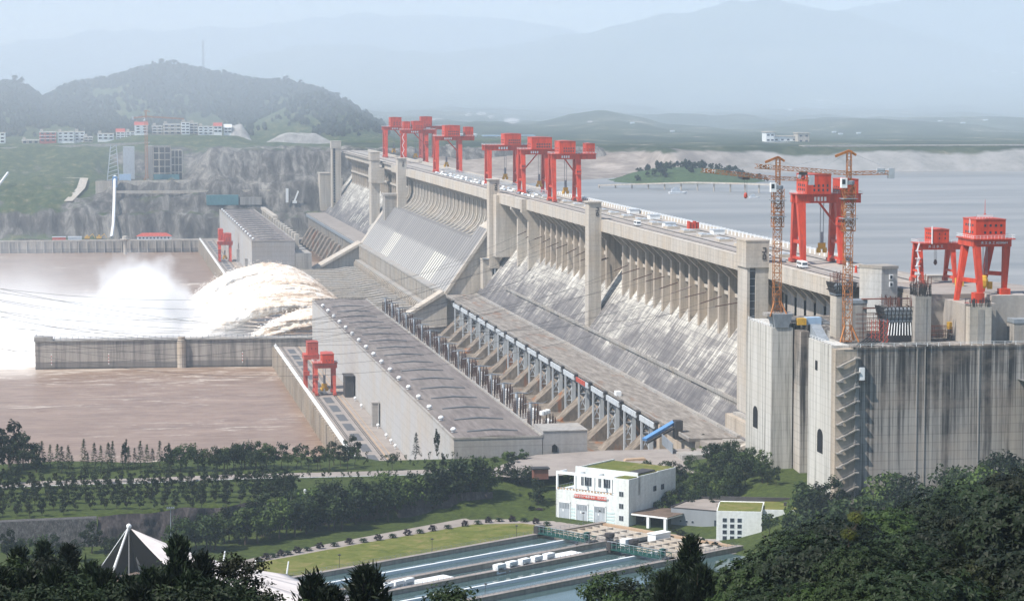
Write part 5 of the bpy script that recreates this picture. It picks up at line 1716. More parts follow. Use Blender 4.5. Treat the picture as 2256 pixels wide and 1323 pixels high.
b = MB(); b.box(.02, .25, 5, 10, 0, 3.8); lpart(b, 'glass_entrance', M['glass'], cp)
# lower grey hall and white box
gl_ = AZ(1478, 1158, ZP0)
hb = empty('grey_hall', (gl_.x, gl_.y, ZP0), 'low grey hall with a flat brown roof between the white building and the dark trees', 'building', rz=-.62)
b = MB(); b.box(0, 26, 0, 24, -2, 7.0); lpart(b, 'wall', M['hall_grey'], hb)
b = MB(); b.box(-.2, 26.2, 23.6, 24.2, 7, 8.0); b.box(-.2, .4, 0, 24, 7, 7.5); b.box(25.6, 26.2, 0, 24, 7, 7.5); b.box(.4, 25.6, -.1, .3, 7, 7.3); lpart(b, 'parapet', M['dark'], hb)
b = MB(); b.box(.4, 25.6, .3, 23.6, 7.0, 7.15); b.box(15, 16.5, 8, 9, 7.1, 8.6); lpart(b, 'roof', M['path'], hb)
for x in (4, 6.4, 8.8): window(x, 1.8, 1.0, 1.0, 0, hb, 0)
b = MB(); b.box(17.5, 25.5, -.1, 0, .5, 3.6); lpart(b, 'window_band', M['glass'], hb)
wl_ = AZ(1578, 1190, ZP0)
hw = empty('white_block', (wl_.x, wl_.y, ZP0), 'white block with rows of square windows and a grass roof, half behind the dark trees', 'building', rz=-.30)
b = MB(); b.box(0, 16.5, 0, 20, -2, 11.0); lpart(b, 'wall', M['white_wall'], hw)
b = MB(); b.box(0, 34, 12, 30, -2, 9.8); b.box(32, 50, 20, 30, -2, 10.4); lpart(b, 'rear_wing', M['white_wall'], hw)
b = MB(); b.box(.4, 16.2, .5, 19.6, 11.0, 11.15); b.box(16.6, 33.6, 12.4, 29.6, 9.8, 9.95); lpart(b, 'roof_grass', M['lawn'], hw)
b = MB(); b.box(0, 34, 29.6, 30.4, 9.8, 11.4); b.box(32, 50, 29.6, 30.4, 10.4, 12); b.box(49.6, 50.2, 20, 29.6, 10.4, 11); b.box(24, 25.2, 20, 21.2, 9.9, 11.3); lpart(b, 'roof_edge', M['dark'], hw)
for i in range(3):
    for j in range(4): window(3.0 + i * 2.7, .4 + j * 2.2, 1.6, 1.5, 0, hw, 0)

# ================================================================ tensile canopy
ct = empty('tent_canopy', AZ(283, 1268, ZP0), 'pale tensile canopy held by a white two-legged mast at the lower left', 'canopy')
top = AS(284, 1158, 824)
ma, mb_ = AZ(238, 1290, ZP0), AZ(312, 1266, ZP0)
b = MB(); b.tube(ma, top, .55, .35, 8); b.tube(mb_, top, .55, .35, 8); b.ball((top.x, top.y, top.z), .9); part(b, 'mast', M['white'], ct)


def saddle(p, q, r, n=12, sag=.18):
    """curved membrane patch: apex p, edge q-r"""
    p, q, r = Vector(p), Vector(q), Vector(r)
    rows = []
    for i in range(n + 1):
        f = i / n
        row = []
        for j in range(n + 1):
            g = j / n
            a = p.lerp(q, f); c = p.lerp(r, f)
            x = a.lerp(c, g)
            h = (p.z - min(q.z, r.z))
            x.z -= sag * h * 4 * f * (1 - f) * .9
            x.z -= .04 * h * 4 * g * (1 - g) * f
            row.append(tuple(x))
        rows.append(row)
    return rows


ridge = top + Vector((.6, 0, -.8))
e_far = [AZ(434, 1228, 103.5), AZ(500, 1240, 102.5), AZ(560, 1262, 101), AZ(632, 1264, 100.5), AZ(702, 1286, 100.5), AZ(775, 1312, 100.5), AZ(800, 1345, 100.5), AZ(560, 1400, 100)]
b = MB()
for q, r in zip(e_far[:-1], e_far[1:]): b.grid(saddle(ridge, q, r))
o = part(b, 'membrane', M['fabric'], ct, True)
md = o.modifiers.new('thick', 'SOLIDIFY'); md.thickness = .12
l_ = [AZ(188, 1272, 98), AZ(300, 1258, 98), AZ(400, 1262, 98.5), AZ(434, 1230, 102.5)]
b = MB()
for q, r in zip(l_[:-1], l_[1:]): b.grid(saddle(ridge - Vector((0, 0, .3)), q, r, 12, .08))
o = part(b, 'shaded_underside', M['fabric_in'], ct, True)
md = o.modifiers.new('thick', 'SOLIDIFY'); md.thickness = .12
b = MB()
for u, v, z in ((492, 1240, 102.5), (560, 1260, 101), (632, 1263, 100.5), (703, 1284, 100.5), (774, 1310, 100.5)):
    a = AZ(u, v, z); c = a + Vector((.6, 0, 4.2)); b.tube(a, c, .3, .22, 6); b.tube((a.x, a.y, ZP0), a, .2, .2, 6)
part(b, 'edge_post', M['white'], ct)
b = MB(); b.bar(top, AZ(186, 1300, ZP0 + 3), .14); b.bar(top, AZ(284, 1280, ZP0), .2); part(b, 'stay_cable', M['white'], ct)
b = MB(); a = AZ(186, 1312, ZP0); b.tube((a.x - .8, a.y, ZP0 - 2), (a.x, a.y, ZP0 + 4.2), .3, .25, 6); b.tube((a.x + .9, a.y, ZP0 - 2), (a.x, a.y, ZP0 + 4.2), .3, .25, 6); part(b, 'anchor_post', M['white'], ct)
sheet('plaza', [(60, 1330), (180, 1262), (420, 1244), (560, 1262), (800, 1330), (700, 1360), (100, 1370)], M['dirt'], ZP0, .09)
# ================================================================ trees
def leaf_crown(rng, rx, ry, rz, n, size, clumps=14, hollow=.35, flat=0.0, top=0.0):
    """many small leaf faces gathered in clumps through an uneven crown; centre at the origin"""
    b = MB()
    cl = []
    for i in range(clumps):
        while True:
            p = Vector((rng.uniform(-1, 1), rng.uniform(-1, 1), rng.uniform(-1, 1)))
            if hollow < p.length < 1: break
        if top and p.z > 0: p.x *= 1 - top * p.z; p.y *= 1 - top * p.z
        cl.append((p, rng.uniform(.22, .48)))
    for i in range(n):
        c, r = cl[i % clumps]
        d = Vector((rng.gauss(0, 1), rng.gauss(0, 1), rng.gauss(0, .8)))
        d = d.normalized() * r * (rng.random() ** .4)
        p = c + d
        p = Vector((p.x * rx, p.y * ry, p.z * rz))
        nrm = Vector((d.x + rng.uniform(-.6, .6), d.y + rng.uniform(-.6, .6), d.z + .55 + rng.uniform(-.5, .5))).normalized()
        t = nrm.cross(Vector((rng.uniform(-1, 1), rng.uniform(-1, 1), rng.uniform(-.3, .3)))).normalized()
        q = nrm.cross(t)
        s = size * rng.uniform(.6, 1.35); w = s * .55
        b.add([p - t * s, p - q * w + nrm * s * .12, p + t * s - nrm * s * .2, p + q * w + nrm * s * .12], [(0, 1, 2, 3)])
    return b


def trunk_mb(rng, h, r, limbs=5, spread=2.0, z1=None):
    b = MB()
    p = Vector((0, 0, -.6)); k = 5
    pts = [p]
    for i in range(1, k + 1): pts.append(Vector((rng.uniform(-.25, .25) * i * .4, rng.uniform(-.25, .25) * i * .4, h * i / k)))
    for i in range(k): b.tube(pts[i], pts[i + 1], r * (1 - .14 * i), r * (1 - .14 * (i + 1)), 6, False)
    for i in range(limbs):
        a = rng.uniform(0, 6.28); f = pts[3].lerp(pts[5], rng.random())
        b.tube(f, f + Vector((math.cos(a) * spread, math.sin(a) * spread, rng.uniform(.5, 1.2) * spread)), r * .4, r * .1, 5, False)
    return b


class Kind:
    """a handful of meshes for one kind of tree"""
    def __init__(k, seed, mats, rx, rz, th, tr, n, size, clumps=14, variants=3, hollow=.35, top=0.0, bark='bark', shape=None):
        k.v = []
        for i in range(variants):
            rng = random.Random(seed * 10 + i)
            if shape: cb = shape(rng)
            else: cb = leaf_crown(rng, rx * rng.uniform(.85, 1.15), rx * rng.uniform(.85, 1.15), rz, n, size, clumps, hollow, 0, top)
            m = M[mats[i % len(mats)]]
            crown = cb.mesh('crown', m)
            tb = trunk_mb(rng, th + rz * .5, tr, 5, rx * .55)
            k.v.append((crown, tb.mesh('trunk', M[bark]), th + rz * .85))

    def put(k, loc, sc, rng, name, label, cat='tree', group=None, i=None, tilt=0):
        cm, tm, cz = k.v[rng.randrange(len(k.v)) if i is None else i]
        o = empty(name, loc, label, cat, group, rng.uniform(0, 6.28))
        o.scale = (sc * rng.uniform(.9, 1.1),) * 2 + (sc,)
        inst('trunk', tm, o)
        inst('crown', cm, o, (0, 0, cz))
        return o


def conifer_shape(h, r, n, size, tiers=9):
    def f(rng):
        b = MB()
        for i in range(n):
            z = rng.random() ** 1.15
            tier = (z * tiers) % 1.0
            rad = r * (1 - z) ** .8 * (.55 + .45 * (1 - tier)) * (.3 + .7 * math.sqrt(rng.random()))
            a = rng.uniform(0, 6.28)
            a = round(a * 3.2) / 3.2 + rng.gauss(0, .12)
            p = Vector((math.cos(a) * rad, math.sin(a) * rad, -h * .5 + z * h - rad * .15))
            t = Vector((math.cos(a), math.sin(a), rng.uniform(-.5, .35))).normalized()
            q = t.cross(Vector((rng.uniform(-.4, .4), rng.uniform(-.4, .4), 1))).normalized()
            s = size * rng.uniform(.6, 1.3)
            b.add([p - t * s, p - q * s * .3, p + t * s, p + q * s * .3], [(0, 1, 2, 3)])
        return b
    return f


def pine_shape(h, r, whorls, per, size):
    """open pine: upward candle-like shoots of needles on whorled limbs"""
    def f(rng):
        b = MB()
        for w in range(whorls):
            z = -h * .5 + h * (w + .3) / whorls
            f_ = 1 - (w + .3) / whorls
            for k in range(5):
                a = 6.28 * k / 5 + rng.uniform(-.4, .4) + w
                L = r * (f_ ** .7) * rng.uniform(.55, 1.1)
                e = Vector((math.cos(a) * L, math.sin(a) * L, z + L * .55)); s0 = Vector((0, 0, z))
                b.bar(s0, e, .09)
                for j in range(per):
                    g = .35 + .65 * rng.random()
                    p = s0.lerp(e, g) + Vector((rng.gauss(0, .22), rng.gauss(0, .22), rng.gauss(.1, .22)))
                    t = Vector((math.cos(a) * .5 + rng.gauss(0, .4), math.sin(a) * .5 + rng.gauss(0, .4), 1 + rng.gauss(0, .4))).normalized()
                    q = t.cross(Vector((rng.uniform(-1, 1), rng.uniform(-1, 1), .2))).normalized()
                    s = size * rng.uniform(.6, 1.3)
                    b.add([p - t * s * .3, p + q * s * .12 + t * s * .3, p + t * s, p - q * s * .12 + t * s * .3], [(0, 1, 2, 3)])
        for j in range(per * 3):
            p = Vector((rng.gauss(0, .15), rng.gauss(0, .15), h * .5 - rng.random() * h * .22)); t = Vector((rng.gauss(0, .4), rng.gauss(0, .4), 1)).normalized()
            q = t.cross(Vector((1, rng.uniform(-1, 1), .2))).normalized(); s = size
            b.add([p - t * s * .3, p + q * s * .12 + t * s * .3, p + t * s, p - q * s * .12 + t * s * .3], [(0, 1, 2, 3)])
        return b
    return f


rng = random.Random(77)
K_round = Kind(1, ['leaf_mid', 'leaf_lite', 'leaf_mid', 'leaf_dark'], 3.6, 3.6, 2.6, .26, 900, .42, 20, 4)
K_orch = Kind(2, ['leaf_dark', 'leaf_dark', 'leaf_olive'], 2.0, 2.4, 1.6, .12, 380, .34, 11, 4, .25)
K_airy = Kind(3, ['leaf_mid', 'leaf_dark', 'leaf_mid'], 3.2, 2.8, 3.6, .16, 520, .40, 13, 4, .4)
K_cone = Kind(4, ['leaf_mid', 'leaf_dark'], 2, 3, 1.2, .14, 0, .4, shape=conifer_shape(7.5, 2.0, 420, .45), variants=3)
K_tall = Kind(5, ['leaf_dark', 'leaf_dark'], 1.4, 4.2, 2.2, .2, 520, .42, 13, 2, .1)
K_tier = Kind(6, ['leaf_dark'], 2, 5, 1.6, .24, 0, .5, shape=conifer_shape(12, 3.2, 520, .7, 7), variants=1)
K_sap = Kind(7, ['leaf_mid', 'leaf_dark'], .9, 1.1, 1.0, .06, 130, .22, 7, 3, .2)
K_bush = Kind(8, ['leaf_mid', 'leaf_dark', 'leaf_lite'], 2.4, 1.5, .1, .1, 420, .36, 12, 3, .2)


def ground_at(u, v, z): p = AZ(u, v, z); return (p.x, p.y, z)


# bank trees above the river
for i in range(34):
    u = 20 + i * 14.5 + rng.uniform(-6, 6)
    if u > 385: break
    K_cone.put(ground_at(u, 1032 + rng.uniform(-3, 12) - u * .004, ZU), rng.uniform(1.0, 1.6), rng, 'river_tree', 'small pointed tree in the row along the river bank at the left', 'tree', 'pointed trees along the left river bank')
for i in range(11):
    u = 372 + i * 21 + rng.uniform(-5, 5)
    K_round.put(ground_at(u, 1034 + rng.uniform(-4, 6), ZU), rng.uniform(.9, 1.2), rng, 'river_tree', 'leafy round tree in the dense clump on the river bank', 'tree', 'dense clump of trees on the river bank')
for i in range(20):
    u = 500 + i * 15 + rng.uniform(-5, 5)
    K_airy.put(ground_at(u, 1030 + rng.uniform(-6, 8), ZU), rng.uniform(.85, 1.15), rng, 'river_tree', 'thin-stemmed airy tree on the bank below the tailrace deck', 'tree', 'airy trees on the bank below the tailrace deck')
K_tall.put(ground_at(277, 1022, ZU), .95, rng, 'slender_tree', 'single slender dark tree standing taller than the river bank row')
K_round.put(ground_at(776, 1010, ZU), 1.05, rng, 'dark_tree', 'dark bushy tree at the end of the tailrace deck', i=3)
K_tier.put(ground_at(917, 1000, ZU), .78, rng, 'conifer', 'tiered conifer in front of the near power house wall')
K_tall.put(ground_at(962, 1000, ZU), .98, rng, 'slender_tree', 'narrow dark tree just right of the tiered conifer')
K_tall.put(ground_at(976, 1046, ZU), .82, rng, 'slender_tree', 'narrow tree with a limewashed trunk beside the road')
K_airy.put(ground_at(864, 1036, ZU), .85, rng, 'leaning_tree', 'lopsided green tree left of the tiered conifer')
for i, (u, v, s) in enumerate(((20, 1030, 2.0), (52, 1034, 1.6), (-10, 1045, 1.9), (80, 1040, 1.1))):
    K_round.put(ground_at(u, v, ZU), s, rng, 'broad_tree', 'large dark broad tree in the clump at the left edge by the river', 'tree', 'large trees at the left edge by the river', i=3)
for (u, v, s) in ((1120, 1012, 1.5), (1150, 1010, 1.25), (1090, 1016, .9), (1128, 1018, 1.2)):
    K_bush.put(ground_at(u, v, ZU), s, rng, 'thicket_bush', 'feathery green bush in the thicket by the power house corner', 'bush', 'thicket by the power house corner')
# orchard
n = 0
for r_ in range(8):
    vv = 1066 + r_ * 10.5 + r_ * r_ * .25
    u = -30 + rng.uniform(0, 20)
    lim = 670 - abs(r_ - 2) * 30
    while u < lim:
        v = vv + rng.uniform(-2.5, 2.5) - u * .012
        if v < 1141 - u * .045:
            K_orch.put(ground_at(u, v, ZU), rng.uniform(.8, 1.15), rng, 'orchard_tree', 'small dark tree planted in the orchard rows between the road and the rock cut', 'tree', 'trees planted in the orchard rows')
            n += 1
        u += rng.uniform(21, 33)
for (u, v, s) in ((600, 1092, 1.1), (625, 1086, 1.35), (640, 1092, 1.0), (570, 1098, 1.0)):
    K_round.put(ground_at(u, v, ZU), s * .75, rng, 'dark_tree', 'fuller dark tree at the right end of the orchard', 'tree', 'fuller trees at the right end of the orchard', i=3)
# roadside saplings and field bushes
for i in range(30):
    u = 520 + i * 21 + rng.uniform(-6, 6)
    K_sap.put(ground_at(u, 1057 - (u - 520) * .018 + rng.uniform(-1.5, 3), ZU), rng.uniform(.9, 1.5), rng, 'sapling', 'thin young sapling along the near edge of the river road', 'sapling', 'saplings along the river road')
for i in range(40):
    u = rng.uniform(800, 1100)
    K_sap.put(ground_at(u, rng.uniform(1006, 1030), ZU), rng.uniform(.6, 1.0), rng, 'shrub', 'tiny shrub in the green strip below the power house', 'shrub', 'tiny shrubs in the strip below the power house')
for i in range(30):
    u = rng.uniform(660, 960)
    K_sap.put(ground_at(u, rng.uniform(1062, 1082), ZU), rng.uniform(.5, .9), rng, 'shrub', 'low shrub in the rough field right of the orchard', 'shrub', 'low shrubs in the rough field right of the orchard')
# round trees along the lane below the rock cut
for i in range(46):
    f = i / 45
    u = 390 + f * 640 + rng.uniform(-9, 9); v = 1218 - f * 104 + rng.uniform(-7, 7)
    K_round.put(ground_at(u, v, ZP0), rng.uniform(1.15, 1.6) * (1 + .2 * f), rng, 'lane_tree', 'round leafy tree in the row along the lane below the rock cut', 'tree', 'round trees along the lane below the rock cut')
for i in range(24):
    f = i / 23
    u = 640 + f * 420 + rng.uniform(-12, 12); v = 1158 - f * 58 + rng.uniform(-4, 4)
    K_round.put(ground_at(u, v, ZP0 + 1), rng.uniform(1.2, 1.7), rng, 'back_tree', 'darker tree in the second row behind the lane trees', 'tree', 'second row of trees behind the lane trees')
for (u, v, s, i) in ((1035, 1100, 2.0, 0), (1075, 1098, 1.6, 1), (1000, 1104, 1.7, 3), (1120, 1080, 1.25, 3), (1150, 1082, 1.2, 0), (960, 1108, 1.7, 3)):
    K_round.put(ground_at(u, v, ZU - 6), s, rng, 'tall_round_tree', 'tall full tree in the clump left of the white building', 'tree', 'tall trees left of the white building', i=i)
K_round.put(ground_at(1186, 1118, ZP0 + 1), 1.25, rng, 'dark_tree', 'dark tree standing alone on the grass left of the white building', i=3)
for (u, v) in ((1105, 1112), (1133, 1118), (1040, 1112), (1205, 1128), (1170, 1130), (1230, 1124)):
    K_bush.put(ground_at(u, v, ZP0), rng.uniform(.7, 1.0), rng, 'clipped_bush', 'rounded bush on the grass beside the lane end', 'bush', 'rounded bushes beside the lane end')
for i in range(8):
    u = 20 + i * 36 + rng.uniform(-8, 8); K_round.put(ground_at(u, 1225 + rng.uniform(-8, 14), ZP0), rng.uniform(.8, 1.2), rng, 'dark_tree', 'dark tree at the foot of the rubble wall at the left', 'tree', 'dark trees at the foot of the rubble wall', i=rng.choice((0, 3)))
# trees at the foot of the ship lift
for i in range(175):
    q = rng.random() * .36 if i > 130 else rng.random()
    if q < .35: u = rng.uniform(1425, 1760 if i > 130 else 1635); s = rng.uniform(905, 968)
    elif q < .62: u = rng.uniform(1590, 1790); s = rng.uniform(842, 930)
    else: u = rng.uniform(1760, 2270); s = rng.uniform(800, 845) if rng.random() < .7 else rng.uniform(720, 800)
    p = AS(u, 1060, s)
    if p.x > 259 and s > 846: continue
    if 212 < p.x < 280 and 850 < s < 906: continue
    z = ground_z(p.x, s)
    (K_airy if rng.random() < .5 else K_round).put((p.x, s, z - .4), rng.uniform(1.2, 1.75) * (1.25 if q > .62 else (.58 if q < .35 else .8)), rng, 'belt_tree', 'green tree in the belt at the foot of the ship lift wall', 'tree', 'belt of trees at the foot of the ship lift wall')
for (u, v) in ((1255, 1052), (1280, 1048), (1350, 1040), (1305, 1046), (1420, 1044), (1395, 1040)):
    K_bush.put(ground_at(u, v, ZU), rng.uniform(.9, 1.3), rng, 'yard_bush', 'bush on the edge of the pale yard behind the white building', 'bush', 'bushes on the edge of the pale yard')
for (u, v, z, s) in ((1590, 925, 109.5, .8), (1610, 935, 109.5, 1.1), (1625, 920, 109.5, 1), (1605, 915, 110, .9), (1575, 918, 110, .6), (1630, 945, 109, .9), (1527, 992, 108, .5), (1566, 985, 109, .5), (1583, 995, 108, .5), (1548, 960, 109.4, .35)):
    K_bush.put(ground_at(u, v, z), s, rng, 'weed_bush', 'weedy bush growing on the concrete apron beside the ship lift', 'bush', 'weedy bushes on the concrete apron')
for i in range(9):
    K_bush.put(ground_at(1482 + i * 13, 1172 + i * 5, ZP0), rng.uniform(.55, .8), rng, 'hall_bush', 'dark bush along the foot of the low grey hall', 'bush', 'dark bushes along the low grey hall', i=1)

# clipped balls and palms along the lawn
ballm = leaf_crown(random.Random(4), 1.35, 1.35, 1.15, 420, .26, 26, .55).mesh('clipped_ball', M['leaf_purple'])


def cycad(rng):
    b = MB()
    for i in range(26):
        a = i * 2.4; e = .25 + .9 * (i / 26)
        p0 = Vector((0, 0, .7))
        pts = [p0 + Vector((math.cos(a) * 2.0 * f * math.cos(e * .6), math.sin(a) * 2.0 * f * math.cos(e * .6), 2.0 * f * math.sin(e) - 1.3 * f * f)) for f in (0, .35, .7, 1)]
        q = Vector((-math.sin(a), math.cos(a), 0))
        w = (.08, .3, .28, .05)
        vs = []
        for p, ww_ in zip(pts, w): vs += [p - q * ww_, p + q * ww_]
        b.add(vs, [(0, 1, 3, 2), (2, 3, 5, 4), (4, 5, 7, 6)])
    return b


cym = cycad(random.Random(1)).mesh('frond_crown', M['leaf_dark'])
cyt = MB().tube((0, 0, -.3), (0, 0, .9), .3, .34, 7).mesh('stem', M['bark'])
hl = [(570, 1236), (605, 1226), (640, 1220), (690, 1210), (760, 1199), (830, 1190), (900, 1178), (960, 1168), (1040, 1156), (1090, 1148), (1150, 1148), (1205, 1157)]
N_H = 25
for i in range(N_H):
    f = i / (N_H - 1) * (len(hl) - 1); k = min(int(f), len(hl) - 2)
    u = hl[k][0] + (hl[k + 1][0] - hl[k][0]) * (f - k); v = hl[k][1] + (hl[k + 1][1] - hl[k][1]) * (f - k)
    p = AZ(u, v, ZP0)
    if i % 2:
        o = inst('clipped_shrub', ballm, None, (p.x, p.y, ZP0 + 1.15), rng.uniform(0, 6)); tag(o, 'dark purple clipped ball shrub along the lawn edge', 'shrub', 'purple ball shrubs along the lawn edge')
    else:
        o = empty('cycad_palm', (p.x, p.y, ZP0), 'short spiky palm between purple ball shrubs along the lawn edge', 'palm', 'spiky palms along the lawn edge', rng.uniform(0, 6))
        inst('frond_crown', cym, o, (0, 0, .2)); inst('stem', cyt, o)
p = AZ(1188, 1130, ZP0); o = inst('purple_hedge', ballm, None, (p.x, p.y, ZP0 + .6), 0, (3.6, 2.0, 1.2)); tag(o, 'wide low purple hedge beside the white building', 'hedge')
# lamp posts
lpm = MB(); lpm.tube((0, 0, 0), (0, 0, 4.6), .09, .07, 6); lpm.lathe((0, 0, 4.6), [(.1, 0), (.55, .15), (.6, .35), (.1, .6)], 8); lpm = lpm.mesh('lamp_post', M['dark'])
for (u, v) in ((748, 1252), (952, 1216), (1138, 1186), (1271, 1228), (1070, 1318), (844, 1308), (1322, 1152), (1285, 1157), (895, 1142), (953, 1134)):
    p = AZ(u, v, ZP0); o = inst('lamp_post', lpm, None, (p.x, p.y, ZP0)); tag(o, 'thin dark garden lamp post by the settling basins', 'lamp', 'garden lamps by the settling basins')
lp2 = MB(); lp2.path([(0, 0, 0), (0, 0, 14), (.4, 0, 15.2), (1.4, 0, 15.8), (3.0, 0, 15.9)], .16, 6); lp2.box(2.6, 4.4, -.35, .35, 15.7, 16.0)
o = lp2.build('street_lamp', M['lgrey']); p = AS(1293, 1314, 600); o.location = (p.x, 600, p.z - 15.2); tag(o, 'grey street lamp with a curved arm at the bottom edge', 'street lamp')
fl_ = MB(); fl_.tube((0, 0, 0), (0, 0, 17), .22, .12, 6); fl_.box(-1.2, 1.2, -.1, .1, 16.6, 16.9)
for q in (-1.1, -.4, .4, 1.1): fl_.box(q - .25, q + .25, -.5, -.1, 16.6, 17.3)
o = fl_.build('floodlight_mast', M['steel']); p = AZ(377, 1222, ZP0); o.location = (p.x, p.y, ZP0); tag(o, 'tall grey floodlight mast in front of the dark rock face', 'floodlight')
mk = MB(); mk.lathe((0, 0, 0), [(.7, 0), (.55, 1.4), (.35, 2.2), (0, 2.3)], 8); mk = mk.mesh('marker_post', M['white'])
for i, (u, v, z, lab) in enumerate(((672, 1092, ZU, 'white marker post on the rough field above the rock face'), (783, 1086, ZU, 'white marker post at the right end of the rough field'), (80, 1202, ZP0, 'white marker post below the rubble wall'))):
    p = AZ(u, v, z); o = inst('marker_post', mk, None, (p.x, p.y, z), 0, 1.2); tag(o, lab, 'post')

# ---------------------------------------------------------------- hillside woods in front
K_hill = Kind(21, ['leaf_mid', 'leaf_dark', 'leaf_olive', 'leaf_lite'], 3.4, 3.2, 1.4, .25, 1500, .33, 26, 5, .3)
for i in range(70):
    u = 1500 + rng.random() * 800
    s = 480 + rng.random() ** .8 * 400
    vmin = 1330 - (u - 1450) * .30
    p = AS(u, 1200, s)
    z = ground_z(p.x, s)
    if z > 1e3: continue
    top_v = (262 - z - 8) / s * 5507 + 192
    if u < 1800 and s > 700: continue
    K_hill.put((p.x, s, z - .5), rng.uniform(.75, 1.25), rng, 'slope_tree', 'tree in the wood on the right-hand slope above the low buildings', 'tree', 'wood on the right-hand slope')


def big_leaf_crown(rng, r, n, size):
    """near chestnut-like crown: drooping rosettes of long leaves"""
    b = MB()
    shoots = []
    for i in range(n // 9):
        d = Vector((rng.gauss(0, 1), rng.gauss(0, 1), rng.gauss(0, .75))).normalized()
        k = rng.uniform(.55, 1.0) * (1 + .22 * noise.noise(d * 2.3 + Vector((rng.random() * 0, 3, 1))))
        p = Vector((d.x * r * k, d.y * r * k, d.z * r * .72 * k))
        ax = (d + Vector((0, 0, .5))).normalized()
        u_ = ax.cross(Vector((.3, .2, 1))).normalized(); w_ = ax.cross(u_)
        for j in range(9):
            a = 6.28 * j / 9 + rng.uniform(-.3, .3)
            t = (u_ * math.cos(a) + w_ * math.sin(a) + ax * rng.uniform(.0, .6)).normalized()
            q = t.cross(ax).normalized() * size * .17
            s = size * rng.uniform(.7, 1.2)
            m = p + t * s * .55 + ax * s * .08; e = p + t * s - ax * s * .22
            b.add([p, m - q, e, m + q], [(0, 1, 2, 3)])
    return b


K_big = []
for i in range(5):
    rg = random.Random(300 + i)
    K_big.append((big_leaf_crown(rg, (4.6, 4.2, 4.9, 3.9, 4.5)[i], (8000, 10000, 7000, 11000, 9000)[i], (.62, .44, .70, .38, .52)[i]).mesh('crown', M[['leaf_olive', 'leaf_mid', 'leaf_dark', 'leaf_mid', 'leaf_dark'][i]]), trunk_mb(rg, 5, .3, 7, 3).mesh('trunk', M['bark'])))
goldm = big_leaf_crown(random.Random(9), 3.0, 2600, .42).mesh('crown', M['leaf_gold'])
NEAR = [(1520, 1275, 215), (1590, 1240, 200), (1665, 1215, 190), (1740, 1185, 190), (1820, 1185, 180), (1900, 1190, 175), (1980, 1175, 180), (2060, 1160, 185), (2130, 1135, 190), (2200, 1110, 185), (2270, 1085, 180),
        (1480, 1330, 170), (1560, 1310, 150), (1640, 1290, 145), (1720, 1280, 140), (1800, 1270, 135), (1880, 1270, 130), (1960, 1260, 130), (2040, 1250, 135), (2120, 1230, 140), (2200, 1215, 145), (2280, 1200, 140),
        (1700, 1340, 110), (1820, 1345, 105), (1950, 1335, 105), (2080, 1330, 108), (2200, 1310, 110), (1590, 1345, 118), (2300, 1290, 112), (1840, 1140, 260), (1950, 1110, 270), (2060, 1085, 280), (2150, 1060, 290), (2240, 1035, 290), (1760, 1150, 250)]
for i, (u, v, s) in enumerate(NEAR):
    cm, tm = K_big[(i * 3 + i // 5) % 5]
    p = AS(u, v, s)
    k = s / 150 * rng.uniform(.6, 1.0)
    k = min(k, 1.25)
    o = empty('hill_tree', (p.x, s, p.z - 9.4 * k), 'dark drooping-leaved tree in the near wood at the lower right', 'tree', 'near wood at the lower right', rng.uniform(0, 6.28)); o.scale = (k, k, k)
    inst('trunk', tm, o); inst('crown', cm, o, (0, 0, 6.2))
for (u, v, s, k) in ((1885, 1128, 232, .3), (1870, 1165, 165, .22)):
    p = AS(u, v, s); o = empty('yellow_tree', (p.x, s, p.z - 5 * k), 'yellow-green leafy tree showing bright among the dark lower-right wood', 'tree', 'yellow-green trees in the lower-right wood'); o.scale = (k,) * 3
    inst('trunk', K_big[0][1], o); inst('crown', goldm, o, (0, 0, 3.5))

# pines and dark trees at the bottom left
K_pine = [(pine_shape(7.5, 2.1, 12, 62, .55)(random.Random(50 + i)).mesh('crown', M['leaf_pine']), trunk_mb(random.Random(50 + i), 8.5, .16, 0).mesh('trunk', M['bark'])) for i in range(4)]
PINES = [(392, 1195, 150), (445, 1230, 148), (330, 1262, 140), (235, 1268, 135), (283, 1285, 130), (150, 1210, 180), (95, 1200, 190), (40, 1215, 185), (200, 1250, 160), (120, 1262, 140), (60, 1270, 135), (5, 1265, 130), (360, 1282, 122), (420, 1275, 120), (470, 1290, 118), (310, 1305, 112), (690, 1280, 120), (808, 1262, 122), (730, 1305, 105), (1520, 1192, 160), (1470, 1275, 140), (1545, 1255, 150)]
for i, (u, v, s) in enumerate(PINES):
    cm, tm = K_pine[i % 4]
    p = AS(u, v, s); k = .8 if s > 115 else .7
    lone = {16: 'young pine with upright shoots rising over the pale canopy edge', 17: 'bushy dark pine in front of the canopy and basin corner', 18: 'short pine tip at the bottom edge below the canopy', 19: 'dark pine rising in front of the white valve house at the right'}
    o = empty('pine_tree', (p.x, s, p.z - 8.7 * k), lone.get(i, 'dark pine with upright shoots in the lower-left thicket' if u < 900 else 'dark pine at the left border of the lower-right wood'), 'pine', None if i in lone else ('pines in the lower-left thicket' if u < 900 else 'pines at the border of the lower-right wood'), rng.uniform(0, 6)); o.scale = (k * (1.25 if i == 17 else 1),) * 2 + (k,)
    inst('trunk', tm, o); inst('crown', cm, o, (0, 0, 5.0))
K_low = [(leaf_crown(random.Random(70 + i), 3.2, 3.2, 2.6, 3200, .20, 34, .3).mesh('crown', M[m]), trunk_mb(random.Random(70 + i), 3.4, .16, 6, 1.8).mesh('trunk', M['bark'])) for i, m in enumerate(('leaf_olive', 'leaf_mid', 'leaf_dark', 'leaf_dark'))]
